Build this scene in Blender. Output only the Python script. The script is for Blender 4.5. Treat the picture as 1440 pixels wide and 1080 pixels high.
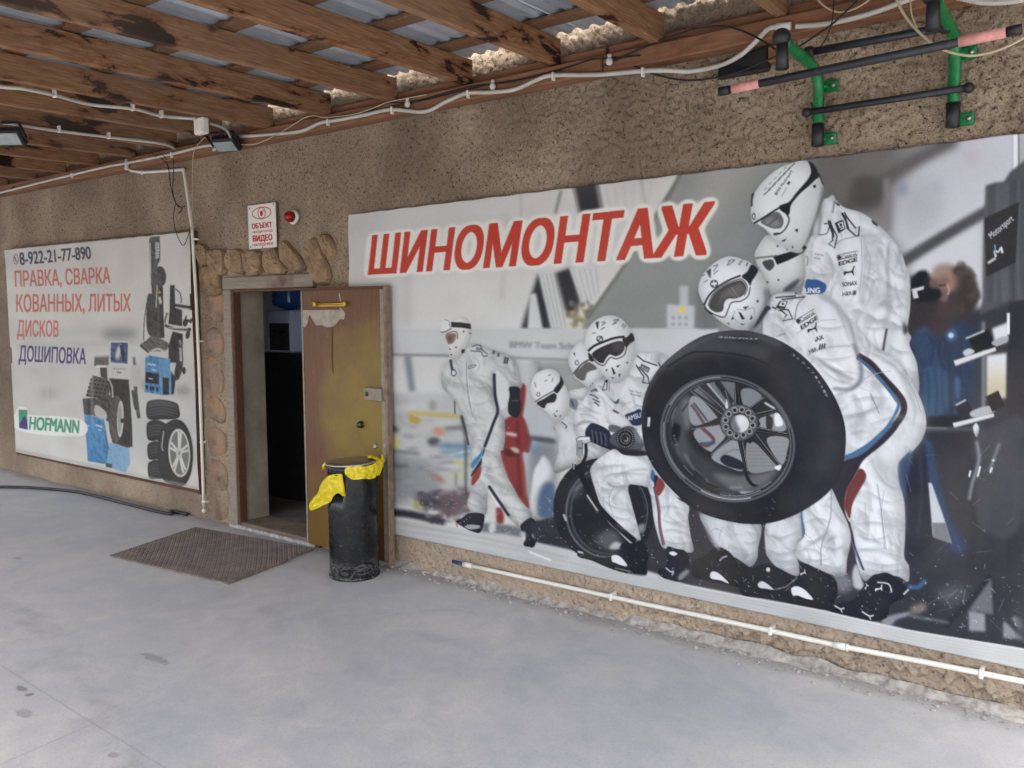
import bpy, bmesh, math, random
import numpy as np
from mathutils import Vector, Matrix

# ------------------------------------------------------------------ camera
F_PX, W_PX, H_PX = 1170.0, 1440.0, 1080.0
YAW, PITCH, ROLL = math.radians(36.7), math.radians(-4.9), -0.005
CAM = np.array([0.0, -3.92, 1.69])
_fw = np.array([-math.sin(YAW) * math.cos(PITCH), math.cos(YAW) * math.cos(PITCH), math.sin(PITCH)])
_r = np.cross(_fw, [0, 0, 1.0]); _r /= np.linalg.norm(_r)
_u = np.cross(_r, _fw)
_rt = _r * math.cos(ROLL) + _u * math.sin(ROLL)
_up = -_r * math.sin(ROLL) + _u * math.cos(ROLL)

scene = bpy.context.scene
for o in list(bpy.data.objects):
    bpy.data.objects.remove(o)
COL = scene.collection
cam_data = bpy.data.cameras.new('camera')
cam_data.sensor_fit = 'HORIZONTAL'
cam_data.sensor_width = 36.0
cam_data.lens = 36.0 * F_PX / W_PX
cam_data.clip_start = 0.05
cam_data.clip_end = 2000
cam = bpy.data.objects.new('camera', cam_data)
COL.objects.link(cam)
_m = Matrix.Identity(4)
for i in range(3):
    _m[i][0], _m[i][1], _m[i][2], _m[i][3] = _rt[i], _up[i], -_fw[i], CAM[i]
cam.matrix_world = _m
scene.camera = cam

# ------------------------------------------------------------------ sky, sun, exposure
SUN_ELEV, SUN_AZ = math.radians(60), math.radians(160)   # soft sun from the yard side, in front of the wall
world = bpy.data.worlds.new('World')
scene.world = world
world.use_nodes = True
wn = world.node_tree
wn.nodes.clear()
_o = wn.nodes.new('ShaderNodeOutputWorld')
_b = wn.nodes.new('ShaderNodeBackground')
_s = wn.nodes.new('ShaderNodeTexSky')
_s.sky_type = 'NISHITA'
_s.sun_disc = False
_s.sun_elevation = SUN_ELEV
_s.sun_rotation = SUN_AZ
_s.dust_density = 4.0
_s.air_density = 1.0
_s.ozone_density = 1.0
_b.inputs['Strength'].default_value = 0.15
_h = wn.nodes.new('ShaderNodeHueSaturation')              # thin overcast: the blue is mostly veiled
_h.inputs['Saturation'].default_value = 0.4
wn.links.new(_s.outputs[0], _h.inputs['Color'])
wn.links.new(_h.outputs[0], _b.inputs[0])
wn.links.new(_b.outputs[0], _o.inputs[0])
sd = bpy.data.lights.new('sun', 'SUN')
sd.energy = 0.8
sd.angle = math.radians(20)
sd.color = (1.0, 0.95, 0.88)
sun = bpy.data.objects.new('sun', sd)
COL.objects.link(sun)
_d = Vector((math.sin(SUN_AZ) * math.cos(SUN_ELEV), math.cos(SUN_AZ) * math.cos(SUN_ELEV), math.sin(SUN_ELEV)))
sun.rotation_euler = _d.to_track_quat('Z', 'Y').to_euler()
sun.location = (3, -10, 12)
scene.view_settings.view_transform = 'Standard'
scene.view_settings.look = 'None'
scene.view_settings.gamma = 1.0
scene.view_settings.use_curve_mapping = False
scene.view_settings.exposure = 2.0


def ray(x, y):
    return _fw * F_PX + _rt * (x - W_PX / 2) + _up * (H_PX / 2 - y)


def wall_at(x, y, Y=0.0):
    """the point of the plane y = Y that is seen at photo position (x, y)"""
    d = ray(x, y)
    return CAM + d * ((Y - CAM[1]) / d[1])


def level_at(x, y, Z=0.0):
    d = ray(x, y)
    return CAM + d * ((Z - CAM[2]) / d[2])


def to_px(P):
    v = np.asarray(P, float) - CAM
    dz = v @ _fw
    return W_PX / 2 + F_PX * (v @ _rt) / dz, H_PX / 2 - F_PX * (v @ _up) / dz

# ------------------------------------------------------------------ printing on the vinyl sheets
# A print is laid down on a grid in the sheet's own plane; every grid point becomes a mesh point with its ink colour.
_font_cache = {}


def glyph_edges(txt):
    """directed outline edges (n, 4) of a text in em units, and its extent"""
    if txt in _font_cache:
        return _font_cache[txt]
    c = bpy.data.curves.new('tmp_text', 'FONT')
    c.body = txt
    c.fill_mode = 'NONE'
    c.resolution_u = 5
    o = bpy.data.objects.new('tmp_text', c)
    COL.objects.link(o)
    dg = bpy.context.evaluated_depsgraph_get()
    me = o.evaluated_get(dg).to_mesh()
    v = np.array([(q.co.x, q.co.y) for q in me.vertices])
    nx = {}
    for q in me.edges:
        a, b = q.vertices
        if abs(a - b) == 1:
            nx[min(a, b)] = max(a, b)
        else:
            nx[max(a, b)] = min(a, b)
    e = np.array(list(nx.items()))
    res = (np.hstack([v[e[:, 0]], v[e[:, 1]]]), (v[:, 0].min(), v[:, 0].max(), v[:, 1].min(), v[:, 1].max()))
    o.evaluated_get(dg).to_mesh_clear()
    bpy.data.objects.remove(o)
    bpy.data.curves.remove(c)
    _font_cache[txt] = res
    return res


def spline(pts, closed=True, n=6):
    p = np.asarray(pts, float)
    k = len(p)
    t = np.linspace(0, 1, n, endpoint=False)[:, None]
    out = []
    for i in range(k if closed else k - 1):
        if closed:
            a, b, c, d = p[i - 1], p[i], p[(i + 1) % k], p[(i + 2) % k]
        else:
            a, b, c, d = p[max(i - 1, 0)], p[i], p[i + 1], p[min(i + 2, k - 1)]
        out.append(0.5 * ((2 * b) + (c - a) * t + (2 * a - 5 * b + 4 * c - d) * t * t + (3 * b - a - 3 * c + d) * t ** 3))
    if not closed:
        out.append(p[-1:])
    return np.vstack(out)


def box1(a, r, ax):
    if r < 1:
        return a
    a = np.moveaxis(a, ax, -1)
    n = a.shape[-1]
    pad = np.concatenate([np.repeat(a[..., :1], r + 1, -1), a, np.repeat(a[..., -1:], r, -1)], -1)
    cs = np.cumsum(pad, -1, dtype=np.float64)
    out = ((cs[..., 2 * r + 1:] - cs[..., :n]) / (2 * r + 1)).astype(np.float32)
    return np.moveaxis(out, -1, ax)


def blur(a, s):
    if s <= 0.35:
        return a
    r = max(1, int(round(s * 0.9)))
    if s < 0.9:
        k = s * s / 2
        b = a.copy()
        b[1:-1] = a[1:-1] * (1 - k) + (a[:-2] + a[2:]) * k / 2
        c = b.copy()
        c[:, 1:-1] = b[:, 1:-1] * (1 - k) + (b[:, :-2] + b[:, 2:]) * k / 2
        return c
    for _ in range(3):
        a = box1(box1(a, r, 0), r, 1)
    return a


class Print:
    def __init__(self, cols_x, nrows, top, bottom, Y):
        self.xs, self.Y = cols_x, Y                       # sheet coordinates of the grid columns
        self.top, self.bottom = top, bottom               # z of the sheet's upper and lower edge at x
        self.W, self.H = len(cols_x), nrows
        self.img = np.zeros((self.H, self.W, 3), np.float32)
        self.sc = 1.0

    def cv(self, pts):
        p = np.asarray(pts, float)
        d = _fw * F_PX + np.outer(p[:, 0] - W_PX / 2, _rt) + np.outer(H_PX / 2 - p[:, 1], _up)
        t = (self.Y - CAM[1]) / d[:, 1]
        X = CAM[0] + d[:, 0] * t
        Zz = CAM[2] + d[:, 2] * t
        c = np.interp(X, self.xs, np.arange(self.W), left=-40, right=self.W + 40)
        return np.stack([c, self.row(X, Zz)], 1)

    def row(self, X, Zz):
        return (self.top(X) - Zz) / (self.top(X) - self.bottom(X)) * (self.H - 1)

    def z_of(self, X, r):
        return self.top(X) + (self.bottom(X) - self.top(X)) * r / (self.H - 1)

    def scan(self, E, pad=3, wind=False):
        """coverage of the region bounded by edges E (canvas coordinates)"""
        x0 = int(max(0, math.floor(min(E[:, 0].min(), E[:, 2].min())) - pad)); x1 = int(min(self.W, math.ceil(max(E[:, 0].max(), E[:, 2].max())) + pad + 1))
        y0 = int(max(0, math.floor(min(E[:, 1].min(), E[:, 3].min())) - pad)); y1 = int(min(self.H, math.ceil(max(E[:, 1].max(), E[:, 3].max())) + pad + 1))
        if x1 <= x0 or y1 <= y0:
            return None
        SUB = 4
        n = (y1 - y0) * SUB
        ys = y0 - 0.5 + (np.arange(n) + 0.5) / SUB
        ya, yb = E[:, 1], E[:, 3]
        lo, hi = np.minimum(ya, yb), np.maximum(ya, yb)
        hit = (ys[:, None] >= lo) & (ys[:, None] < hi)
        dy = np.where(yb == ya, 1, yb - ya)
        xc = E[:, 0] + (ys[:, None] - ya) / dy * (E[:, 2] - E[:, 0])
        xc = np.where(hit, xc, np.inf)
        if wind:
            od = np.argsort(xc, axis=1)
            xc = np.take_along_axis(xc, od, 1)
            sg = np.sign(yb - ya)[od]
            wn_ = np.zeros(n)
        else:
            xc.sort(axis=1)
        m = hit.sum(1).max()
        w = x1 - x0
        D = np.zeros((n, w + 2), np.float64)
        rows = np.arange(n)
        for k in range(m):
            c = xc[:, k]
            ok = np.isfinite(c)
            if not ok.any():
                break
            c = np.clip(c[ok] + 0.5 - x0, 0, w)
            i = np.floor(c).astype(int)
            f = c - i
            s = 1.0 if k % 2 == 0 else -1.0
            if wind:
                w0 = wn_[ok]
                w1 = w0 + sg[ok, k]
                wn_[ok] = w1
                s = (w1 != 0).astype(float) - (w0 != 0)
            np.add.at(D, (rows[ok], i), s * (1 - f))
            np.add.at(D, (rows[ok], i + 1), s * f)
        cov = np.cumsum(D, 1)[:, :w]
        cov = cov.reshape(y1 - y0, SUB, w).mean(1).astype(np.float32)
        return (y0, y1, x0, x1), np.clip(cov, 0, 1)

    def mask(self, pts, smooth=True, f=0.5):
        p = spline(pts) if smooth else np.asarray(pts, float)
        if not smooth and len(p) < 12:                       # subdivide so straight sides stay on the plane map
            q = []
            for i in range(len(p)):
                for t in (0, 0.25, 0.5, 0.75):
                    q.append(p[i] * (1 - t) + p[(i + 1) % len(p)] * t)
            p = np.array(q)
        c = self.cv(p)
        E = np.hstack([c, np.roll(c, -1, 0)])
        r = self.scan(E, pad=int(3 + 3 * f))
        if r is None:
            return None
        return r[0], blur(r[1], f)

    def put(self, mk, col, a=1.0, clip=None, grad=None, mul=False):
        if mk is None:
            return
        (y0, y1, x0, x1), m = mk
        m = m * a
        if clip is not None:
            m = m * self.full(clip)[y0:y1, x0:x1]
        reg = self.img[y0:y1, x0:x1]
        c = np.asarray(col, np.float32)[:3] / (1.0 if mul else 255.0)
        if grad is not None:                                  # (p0, p1, other colour): ink runs from col to other
            g = self.cv([grad[0], grad[1]])
            d = g[1] - g[0]
            yy, xx = np.mgrid[y0:y1, x0:x1]
            t = np.clip(((xx - g[0][0]) * d[0] + (yy - g[0][1]) * d[1]) / (d @ d), 0, 1)[..., None].astype(np.float32)
            c = c * (1 - t) + np.asarray(grad[2], np.float32) / 255.0 * t
        if mul:
            reg *= 1 - m[..., None] * (1 - c)
        else:
            reg += m[..., None] * (c - reg)

    def full(self, mk):
        if isinstance(mk, np.ndarray):
            return mk
        out = np.zeros((self.H, self.W), np.float32)
        if mk is not None:
            (y0, y1, x0, x1), m = mk
            out[y0:y1, x0:x1] = m
        return out

    def fill(self, pts, col, a=1.0, f=0.5, smooth=True, clip=None, grad=None):
        mk = self.mask(pts, smooth, f)
        self.put(mk, col, a, clip, grad)
        return mk

    def line(self, pts, w, col, a=1.0, f=0.5, clip=None, smooth=True, taper=False):
        p = spline(pts, closed=False) if smooth and len(pts) > 2 else np.asarray(pts, float)
        if len(p) == 2:
            p = np.linspace(p[0], p[1], 6)
        t = np.gradient(p, axis=0)
        t /= np.linalg.norm(t, axis=1)[:, None] + 1e-9
        nrm = np.stack([-t[:, 1], t[:, 0]], 1)
        ww = np.full(len(p), w / 2.0)
        if taper:
            ww = ww * np.sin(np.linspace(0.12, math.pi - 0.12, len(p)))
        poly = np.vstack([p + nrm * ww[:, None], (p - nrm * ww[:, None])[::-1]])
        c = self.cv(poly)
        r = self.scan(np.hstack([c, np.roll(c, -1, 0)]), pad=int(3 + 3 * f))
        if r is None:
            return
        self.put((r[0], blur(r[1], f)), col, a, clip)

    def oval(self, cx, cy, rx, ry, col, rot=0.0, a=1.0, f=0.5, clip=None, grad=None):
        t = np.linspace(0, 2 * math.pi, 40, endpoint=False)
        x, y = rx * np.cos(t), ry * np.sin(t)
        c, s = math.cos(rot), math.sin(rot)
        return self.fill(np.stack([cx + x * c - y * s, cy + x * s + y * c], 1), col, a, f, False, clip, grad)

    def text(self, txt, p0, p1, h, col, weight=0.0, a=1.0, f=0.3, lean=0.0, clip=None):
        """txt along the base line p0 -> p1, capitals h photo pixels tall"""
        p0, p1 = np.asarray(p0, float), np.asarray(p1, float)
        d = p1 - p0
        dn = d / np.linalg.norm(d)
        up = np.array([d[1], -d[0]]) / np.linalg.norm(d) * h
        E, (xa, xb, ya, yb) = glyph_edges(txt)
        def mp(x, y):
            return self.cv(p0 + np.outer((x - xa + weight) / (xb - xa + 2 * weight), d) + np.outer(y / 0.73, up) + np.outer(y / 0.73 * lean, dn * h))
        r = self.bold(E, mp, weight)
        if r is not None:
            self.put((r[0], blur(r[1], f)), col, a, clip)
        return r

    def bold(self, E, mp, weight):
        """coverage of a text whose strokes are widened by weight (em) on each side"""
        r = None
        for dx, dy in (((0, 0),) if weight <= 0 else ((0, 0), (-1, 0), (1, 0), (-0.5, 0), (0.5, 0), (-1, 0.4), (1, 0.4), (-1, -0.4), (1, -0.4))):
            q = self.scan(np.hstack([mp(E[:, 0] + dx * weight, E[:, 1] + dy * weight), mp(E[:, 2] + dx * weight, E[:, 3] + dy * weight)]), wind=True)
            if q is None:
                continue
            if r is None:
                r = q
                continue
            (y0, y1, x0, x1), m = r
            (a0, a1, b0, b1), mm = q
            Y0, Y1, X0, X1 = min(y0, a0), max(y1, a1), min(x0, b0), max(x1, b1)
            u = np.zeros((Y1 - Y0, X1 - X0), np.float32)
            u[y0 - Y0:y1 - Y0, x0 - X0:x1 - X0] = m
            v = u[a0 - Y0:a1 - Y0, b0 - X0:b1 - X0]
            np.maximum(v, mm, out=v)
            r = (Y0, Y1, X0, X1), u
        return r

    def grow(self, mk, p):
        """the same coverage on a margin p wider"""
        (y0, y1, x0, x1), m = mk
        Y0, Y1, X0, X1 = max(0, y0 - p), min(self.H, y1 + p), max(0, x0 - p), min(self.W, x1 + p)
        u = np.zeros((Y1 - Y0, X1 - X0), np.float32)
        u[y0 - Y0:y1 - Y0, x0 - X0:x1 - X0] = m
        return (Y0, Y1, X0, X1), u

    def form(self, pts, col, dark=0.55, r=7, off=(3, 4), k=0.8, smooth=True, f=0.5):
        """a rounded body as the print shows it: ink darkens towards the outline away from the printed picture's light"""
        mk = self.mask(pts, smooth, f)
        if mk is None:
            return None
        if r >= 7:                                            # the figures behind are printed darker next to the outline
            bx, mm = self.grow(mk, 8)
            self.put((bx, np.clip(blur(mm, 3.0) * 1.1, 0, 1)), (60, 62, 66), 0.22)
        self.put(mk, col)
        (y0, y1, x0, x1), m = mk
        p = r * 2
        M = np.pad(m, p)
        B = blur(M, r)
        B = np.roll(np.roll(B, -off[1], 0), -off[0], 1)[p:-p, p:-p]
        sh = np.clip(1.25 * B - 0.12, 0, 1) ** 0.9
        s = 1 - k * (1 - dark) * (1 - sh) * m
        self.img[y0:y1, x0:x1] *= s[..., None]
        return mk

    def creases(self, mk, n, seed, ang=0.0, spread=0.6, ln=(12, 34), w=(1.5, 5), amp=0.16):
        """cloth folds of the printed suits: broad soft ones first, then fine lines"""
        if mk is None:
            return
        rnd = random.Random(seed)
        (y0, y1, x0, x1), m = mk
        clip = self.full(mk)
        ii = np.argwhere(m > 0.8)
        if len(ii) == 0:
            return
        self.cloth(mk, seed + 100)
        n = n // 2
        for k in range(n + n // 3):
            broad = k < n // 3
            r, c = ii[rnd.randrange(len(ii))]
            X = self.xs[min(self.W - 1, x0 + c)]; Zz = self.z_of(X, y0 + r)
            px, py = to_px((X, self.Y, Zz))
            th = ang + rnd.gauss(0, spread)
            L = rnd.uniform(*ln) * (1.4 if broad else 1.0)
            cx, cy = math.cos(th) * L / 2, math.sin(th) * L / 2
            b = rnd.uniform(-0.3, 0.3) * L
            mid = (px - math.sin(th) * b, py + math.cos(th) * b)
            pts = [(px - cx, py - cy), mid, (px + cx, py + cy)]
            ww = rnd.uniform(*w) * (2.6 if broad else 0.75)
            am = amp * rnd.uniform(0.5, 1.3) * (1.7 if broad else 1.5)
            g = 110 if broad else 88
            self.line(pts, ww, (g, g + 5, g + 9), min(0.8, am), ww * (0.40 if broad else 0.42), clip, taper=True)
            o = ww * 0.85
            self.line([(x - math.sin(th) * o, y - abs(math.cos(th)) * o) for x, y in pts], ww * 0.8, (252, 253, 252), min(0.8, am * 0.9), ww * 0.35, clip, taper=True)

    def cloth(self, mk, seed, amp=0.10, scales=((15, 1.0), (7, 0.7), (3, 0.25)), stretch=1.8):
        """crumpled fabric: the slope of ridged relief, printed as light and dark"""
        if mk is None:
            return
        (y0, y1, x0, x1), m = mk
        h, w = m.shape
        rs = np.random.RandomState(seed)
        tot = np.zeros((h, w), np.float32)
        for sc, k in scales:
            n = blur(rs.randn(h + 60, w + 60).astype(np.float32), sc)
            n = box1(n, max(1, int(sc * (stretch - 1))), 0)
            wy = blur(rs.randn(h + 60, w + 60).astype(np.float32), sc * 1.5); wy = wy / (wy.std() + 1e-9) * sc * 0.9
            wx = blur(rs.randn(h + 60, w + 60).astype(np.float32), sc * 1.5); wx = wx / (wx.std() + 1e-9) * sc * 0.9
            yy, xx = np.mgrid[0:h + 60, 0:w + 60]
            n = n[np.clip(yy + wy, 0, h + 59).astype(int), np.clip(xx + wx, 0, w + 59).astype(int)]
            n = n / (n.std() + 1e-9)
            rid = blur((-np.abs(n)).astype(np.float32), max(0.5, sc * 0.12))
            gy, gx = np.gradient(rid)
            g = (gx * -0.75 + gy * 0.65)[30:30 + h, 30:30 + w] * sc
            tot += k * np.tanh(g / (g.std() + 1e-9) * 0.8)
        reg = self.img[y0:y1, x0:x1]
        t = (tot * amp * m)[..., None]
        reg *= np.where(t > 0, 1 + t * 0.28, 1 + t)
        np.clip(reg, 0, 1, out=reg)

    def fold(self, pts, w=2.4, a=0.55, clip=None):
        """one traced crease: soft shade on one side, a crisp line, light on the other"""
        p = [(x, y + w * 0.55) for x, y in pts]
        q = [(x, y - w * 0.6) for x, y in pts]
        self.line(p, w * 1.7, (132, 138, 144), a * 0.6, w * 0.5, clip, taper=True)
        self.line(pts, max(0.8, w * 0.4), (112, 116, 122), a * 0.6, 0.5, clip, taper=True)
        self.line(q, w * 0.9, (250, 251, 251), a * 0.35, w * 0.4, clip, taper=True)

    def mottle(self, seed, amp, s, box=None):
        rs = np.random.RandomState(seed)
        n = blur(rs.randn(self.H, self.W).astype(np.float32), s)
        n = n / (n.std() + 1e-9) * amp
        self.img += n[..., None] / 255.0


def zoom(ox, oy, s):
    return lambda *p: [(ox + a / s, oy + b / s) for a, b in p]


def lin(c):
    c = np.clip(c, 0, 1)
    return np.where(c <= 0.04045, c / 12.92, ((c + 0.055) / 1.055) ** 2.4)

# ------------------------------------------------------------------ mesh helpers
def tag(o, label=None, category=None, group=None, kind=None):
    if label: o['label'] = label
    if category: o['category'] = category
    if group: o['group'] = group
    if kind: o['kind'] = kind
    return o


def empty(name, loc, label, category, group=None):
    o = bpy.data.objects.new(name, None)
    o.empty_display_size = 0.1
    o.location = loc
    COL.objects.link(o)
    return tag(o, label, category, group)


def mesh_obj(name, verts, faces, mat, parent=None, smooth=False, me=None):
    if me is None:
        me = bpy.data.meshes.new(name)
        me.from_pydata([tuple(map(float, v)) for v in verts], [], faces)
        me.update()
        if smooth:
            me.polygons.foreach_set('use_smooth', [True] * len(me.polygons))
        if mat is not None:
            me.materials.append(mat)
    o = bpy.data.objects.new(name, me)
    COL.objects.link(o)
    if parent is not None:
        o.parent = parent
        if parent.type == 'EMPTY':
            o.matrix_parent_inverse = Matrix.Translation(-parent.location)
    return o


def bm_obj(name, bm, mat, parent=None, smooth=False):
    me = bpy.data.meshes.new(name)
    bm.normal_update()
    bm.to_mesh(me)
    bm.free()
    if smooth:
        me.polygons.foreach_set('use_smooth', [True] * len(me.polygons))
    if mat is not None:
        me.materials.append(mat)
    return mesh_obj(name, None, None, None, parent, me=me)


def add_box(bm, x0, x1, y0, y1, z0, z1, bevel=0.0, rot=None, seg=1):
    c = Vector(((x0 + x1) / 2, (y0 + y1) / 2, (z0 + z1) / 2))
    r = bmesh.ops.create_cube(bm, size=1.0)
    vs = r['verts']
    for v in vs:
        v.co = Vector((v.co.x * (x1 - x0), v.co.y * (y1 - y0), v.co.z * (z1 - z0)))
    if bevel > 0:
        es = list({e for v in vs for e in v.link_edges})
        g = bmesh.ops.bevel(bm, geom=es, offset=bevel, segments=seg, affect='EDGES', profile=0.5)
        vs = list({v for f in g['faces'] for v in f.verts} | {v for v in vs if v.is_valid})
    for v in vs:
        v.co = (rot @ v.co if rot is not None else v.co) + c
    return vs


def box(name, x0, x1, y0, y1, z0, z1, mat, parent=None, bevel=0.004, rot=None, seg=1):
    bm = bmesh.new()
    add_box(bm, x0, x1, y0, y1, z0, z1, bevel, rot, seg)
    return bm_obj(name, bm, mat, parent)


def tube_data(pts, r, seg=8, cap=True, rfun=None):
    p = [Vector(map(float, q)) for q in pts]
    n = len(p)
    V, Fc = [], []
    up = Vector((0, 0, 1))
    t0 = (p[1] - p[0]).normalized()
    if abs(t0.dot(up)) > 0.9:
        up = Vector((1, 0, 0))
    nrm = t0.cross(up).normalized()
    for i in range(n):
        t = (p[min(i + 1, n - 1)] - p[max(i - 1, 0)]).normalized()
        nrm = (nrm - t * nrm.dot(t)).normalized()
        b = t.cross(nrm)
        rr = r if rfun is None else rfun(i / (n - 1), i)
        for k in range(seg):
            a = 2 * math.pi * k / seg
            V.append(p[i] + (nrm * math.cos(a) + b * math.sin(a)) * rr)
    for i in range(n - 1):
        for k in range(seg):
            a, b_ = i * seg + k, i * seg + (k + 1) % seg
            Fc.append((a, b_, b_ + seg, a + seg))
    if cap:
        Fc.append(tuple(range(seg))[::-1])
        Fc.append(tuple((n - 1) * seg + k for k in range(seg)))
    return V, Fc


def tube(name, pts, r, mat, parent=None, seg=8, rfun=None, sm=0):
    if sm:
        pts = spline(pts, False, sm)
    V, Fc = tube_data(pts, r, seg, True, rfun)
    return mesh_obj(name, V, Fc, mat, parent, True)


def resample(pts, step):
    p = np.asarray(pts, float)
    d = np.r_[0, np.cumsum(np.linalg.norm(np.diff(p, axis=0), axis=1))]
    n = max(2, int(d[-1] / step))
    t = np.linspace(0, d[-1], n)
    return np.stack([np.interp(t, d, p[:, i]) for i in range(3)], 1)


def lathe(name, prof, center, mat, parent=None, seg=32, axis='Z', smooth=True):
    V, Fc = [], []
    c = Vector(center)
    for r, h in prof:
        for k in range(seg):
            a = 2 * math.pi * k / seg
            q = Vector((r * math.cos(a), r * math.sin(a), h))
            if axis == 'Y':
                q = Vector((q.x, -q.z, q.y))
            elif axis == 'X':
                q = Vector((q.z, q.x, q.y))
            V.append(c + q)
    for i in range(len(prof) - 1):
        for k in range(seg):
            a, b = i * seg + k, i * seg + (k + 1) % seg
            Fc.append((a, b, b + seg, a + seg))
    Fc.append(tuple(range(seg))[::-1])
    Fc.append(tuple((len(prof) - 1) * seg + k for k in range(seg)))
    return mesh_obj(name, V, Fc, mat, parent, smooth)


def noise_grid(h, w, s, seed):
    rs = np.random.RandomState(seed)
    a = rs.randn(h, w).astype(np.float32)
    a = blur(a, s) if s > 0.35 else a
    return a / (a.std() + 1e-9)


def grid_mesh(name, V, H, W, mat, parent=None, smooth=True, keep=None, cols=None):
    """a sheet of H x W points (row-major)"""
    idx = np.arange(H * W).reshape(H, W)
    q = np.stack([idx[:-1, :-1], idx[1:, :-1], idx[1:, 1:], idx[:-1, 1:]], -1).reshape(-1, 4)
    if keep is not None:
        q = q[keep.reshape(-1)]
        used = np.unique(q)
        re = np.full(H * W, -1)
        re[used] = np.arange(len(used))
        q = re[q]
        V = V[used]
        if cols is not None:
            cols = cols[used]
    me = bpy.data.meshes.new(name)
    n, m = len(V), len(q)
    me.vertices.add(n)
    me.vertices.foreach_set('co', V.astype(np.float32).ravel())
    me.loops.add(m * 4)
    me.loops.foreach_set('vertex_index', q.astype(np.int32).ravel())
    me.polygons.add(m)
    me.polygons.foreach_set('loop_start', np.arange(0, m * 4, 4, dtype=np.int32))
    me.polygons.foreach_set('use_smooth', np.full(m, smooth))
    if cols is not None:
        at = me.color_attributes.new('ink', 'FLOAT_COLOR', 'POINT')
        c4 = np.ones((n, 4), np.float32)
        c4[:, :3] = cols
        at.data.foreach_set('color', c4.ravel())
    me.update(calc_edges=True)
    if mat is not None:
        me.materials.append(mat)
    return mesh_obj(name, None, None, None, parent, me=me)


# ------------------------------------------------------------------ materials
def srgb(r, g, b):
    return tuple(float(x) for x in lin(np.array([r, g, b]) / 255.0)) + (1.0,)


class Mat:
    def __init__(self, name):
        self.m = bpy.data.materials.new(name)
        self.m.use_nodes = True
        self.t = self.m.node_tree
        self.b = self.t.nodes['Principled BSDF']
        self.out = self.t.nodes['Material Output']
        tc = self.t.nodes.new('ShaderNodeTexCoord')
        self.co = tc.outputs['Object']
        self.info = None

    def n(self, typ, **kw):
        nd = self.t.nodes.new(typ)
        for k, v in kw.items():
            if k.startswith('i_'):
                nd.inputs[k[2:].replace('_', ' ')].default_value = v
            else:
                setattr(nd, k, v)
        return nd

    def l(self, a, b):
        self.t.links.new(a, b)

    def map(self, scale=(1, 1, 1), loc=(0, 0, 0), rot=(0, 0, 0), rand=False):
        mp = self.n('ShaderNodeMapping')
        mp.inputs['Scale'].default_value = scale
        mp.inputs['Location'].default_value = loc
        mp.inputs['Rotation'].default_value = rot
        src = self.co
        if rand:
            if self.info is None:
                self.info = self.n('ShaderNodeObjectInfo')
            mul = self.n('ShaderNodeMath', operation='MULTIPLY')
            self.l(self.info.outputs['Random'], mul.inputs[0]); mul.inputs[1].default_value = 37.0
            add = self.n('ShaderNodeVectorMath', operation='ADD')
            self.l(src, add.inputs[0]); self.l(mul.outputs[0], add.inputs[1])
            src = add.outputs[0]
        self.l(src, mp.inputs['Vector'])
        return mp.outputs[0]

    def noise(self, scale, detail=5, rough=0.55, vec=None, dist=0.0):
        nd = self.n('ShaderNodeTexNoise')
        nd.inputs['Scale'].default_value = scale
        nd.inputs['Detail'].default_value = detail
        nd.inputs['Roughness'].default_value = rough
        nd.inputs['Distortion'].default_value = dist
        self.l(vec if vec is not None else self.co, nd.inputs['Vector'])
        return nd.outputs['Fac']

    def voro(self, scale, vec=None, feature='F1'):
        nd = self.n('ShaderNodeTexVoronoi', feature=feature)
        nd.inputs['Scale'].default_value = scale
        self.l(vec if vec is not None else self.co, nd.inputs['Vector'])
        return nd.outputs['Distance']

    def ramp(self, fac, stops):
        r = self.n('ShaderNodeValToRGB')
        e = r.color_ramp.elements
        while len(e) < len(stops):
            e.new(0.5)
        for el, (p, c) in zip(e, stops):
            el.position = p
            el.color = c if not isinstance(c, (int, float)) else (c, c, c, 1)
        self.l(fac, r.inputs[0])
        return r.outputs[0]

    def mix(self, fac, a, b, blend='MIX'):
        nd = self.n('ShaderNodeMix', data_type='RGBA', blend_type=blend)
        for i, v in ((0, fac), (6, a), (7, b)):
            if hasattr(v, 'is_linked') or isinstance(v, bpy.types.NodeSocket):
                self.l(v, nd.inputs[i])
            else:
                nd.inputs[i].default_value = v
        return nd.outputs[2]

    def math(self, op, a, b=0.0, clamp=False):
        nd = self.n('ShaderNodeMath', operation=op, use_clamp=clamp)
        for i, v in enumerate((a, b)):
            if isinstance(v, bpy.types.NodeSocket):
                self.l(v, nd.inputs[i])
            else:
                nd.inputs[i].default_value = v
        return nd.outputs[0]

    def bump(self, h, strength=0.5, dist=0.01, prev=None):
        nd = self.n('ShaderNodeBump')
        nd.inputs['Strength'].default_value = strength
        nd.inputs['Distance'].default_value = dist
        self.l(h, nd.inputs['Height'])
        if prev is not None:
            self.l(prev, nd.inputs['Normal'])
        self.l(nd.outputs[0], self.b.inputs['Normal'])
        return nd.outputs[0]

    def set(self, **kw):
        for k, v in kw.items():
            s = self.b.inputs[k.replace('_', ' ')]
            if isinstance(v, bpy.types.NodeSocket):
                self.l(v, s)
            else:
                s.default_value = v
        return self


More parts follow.
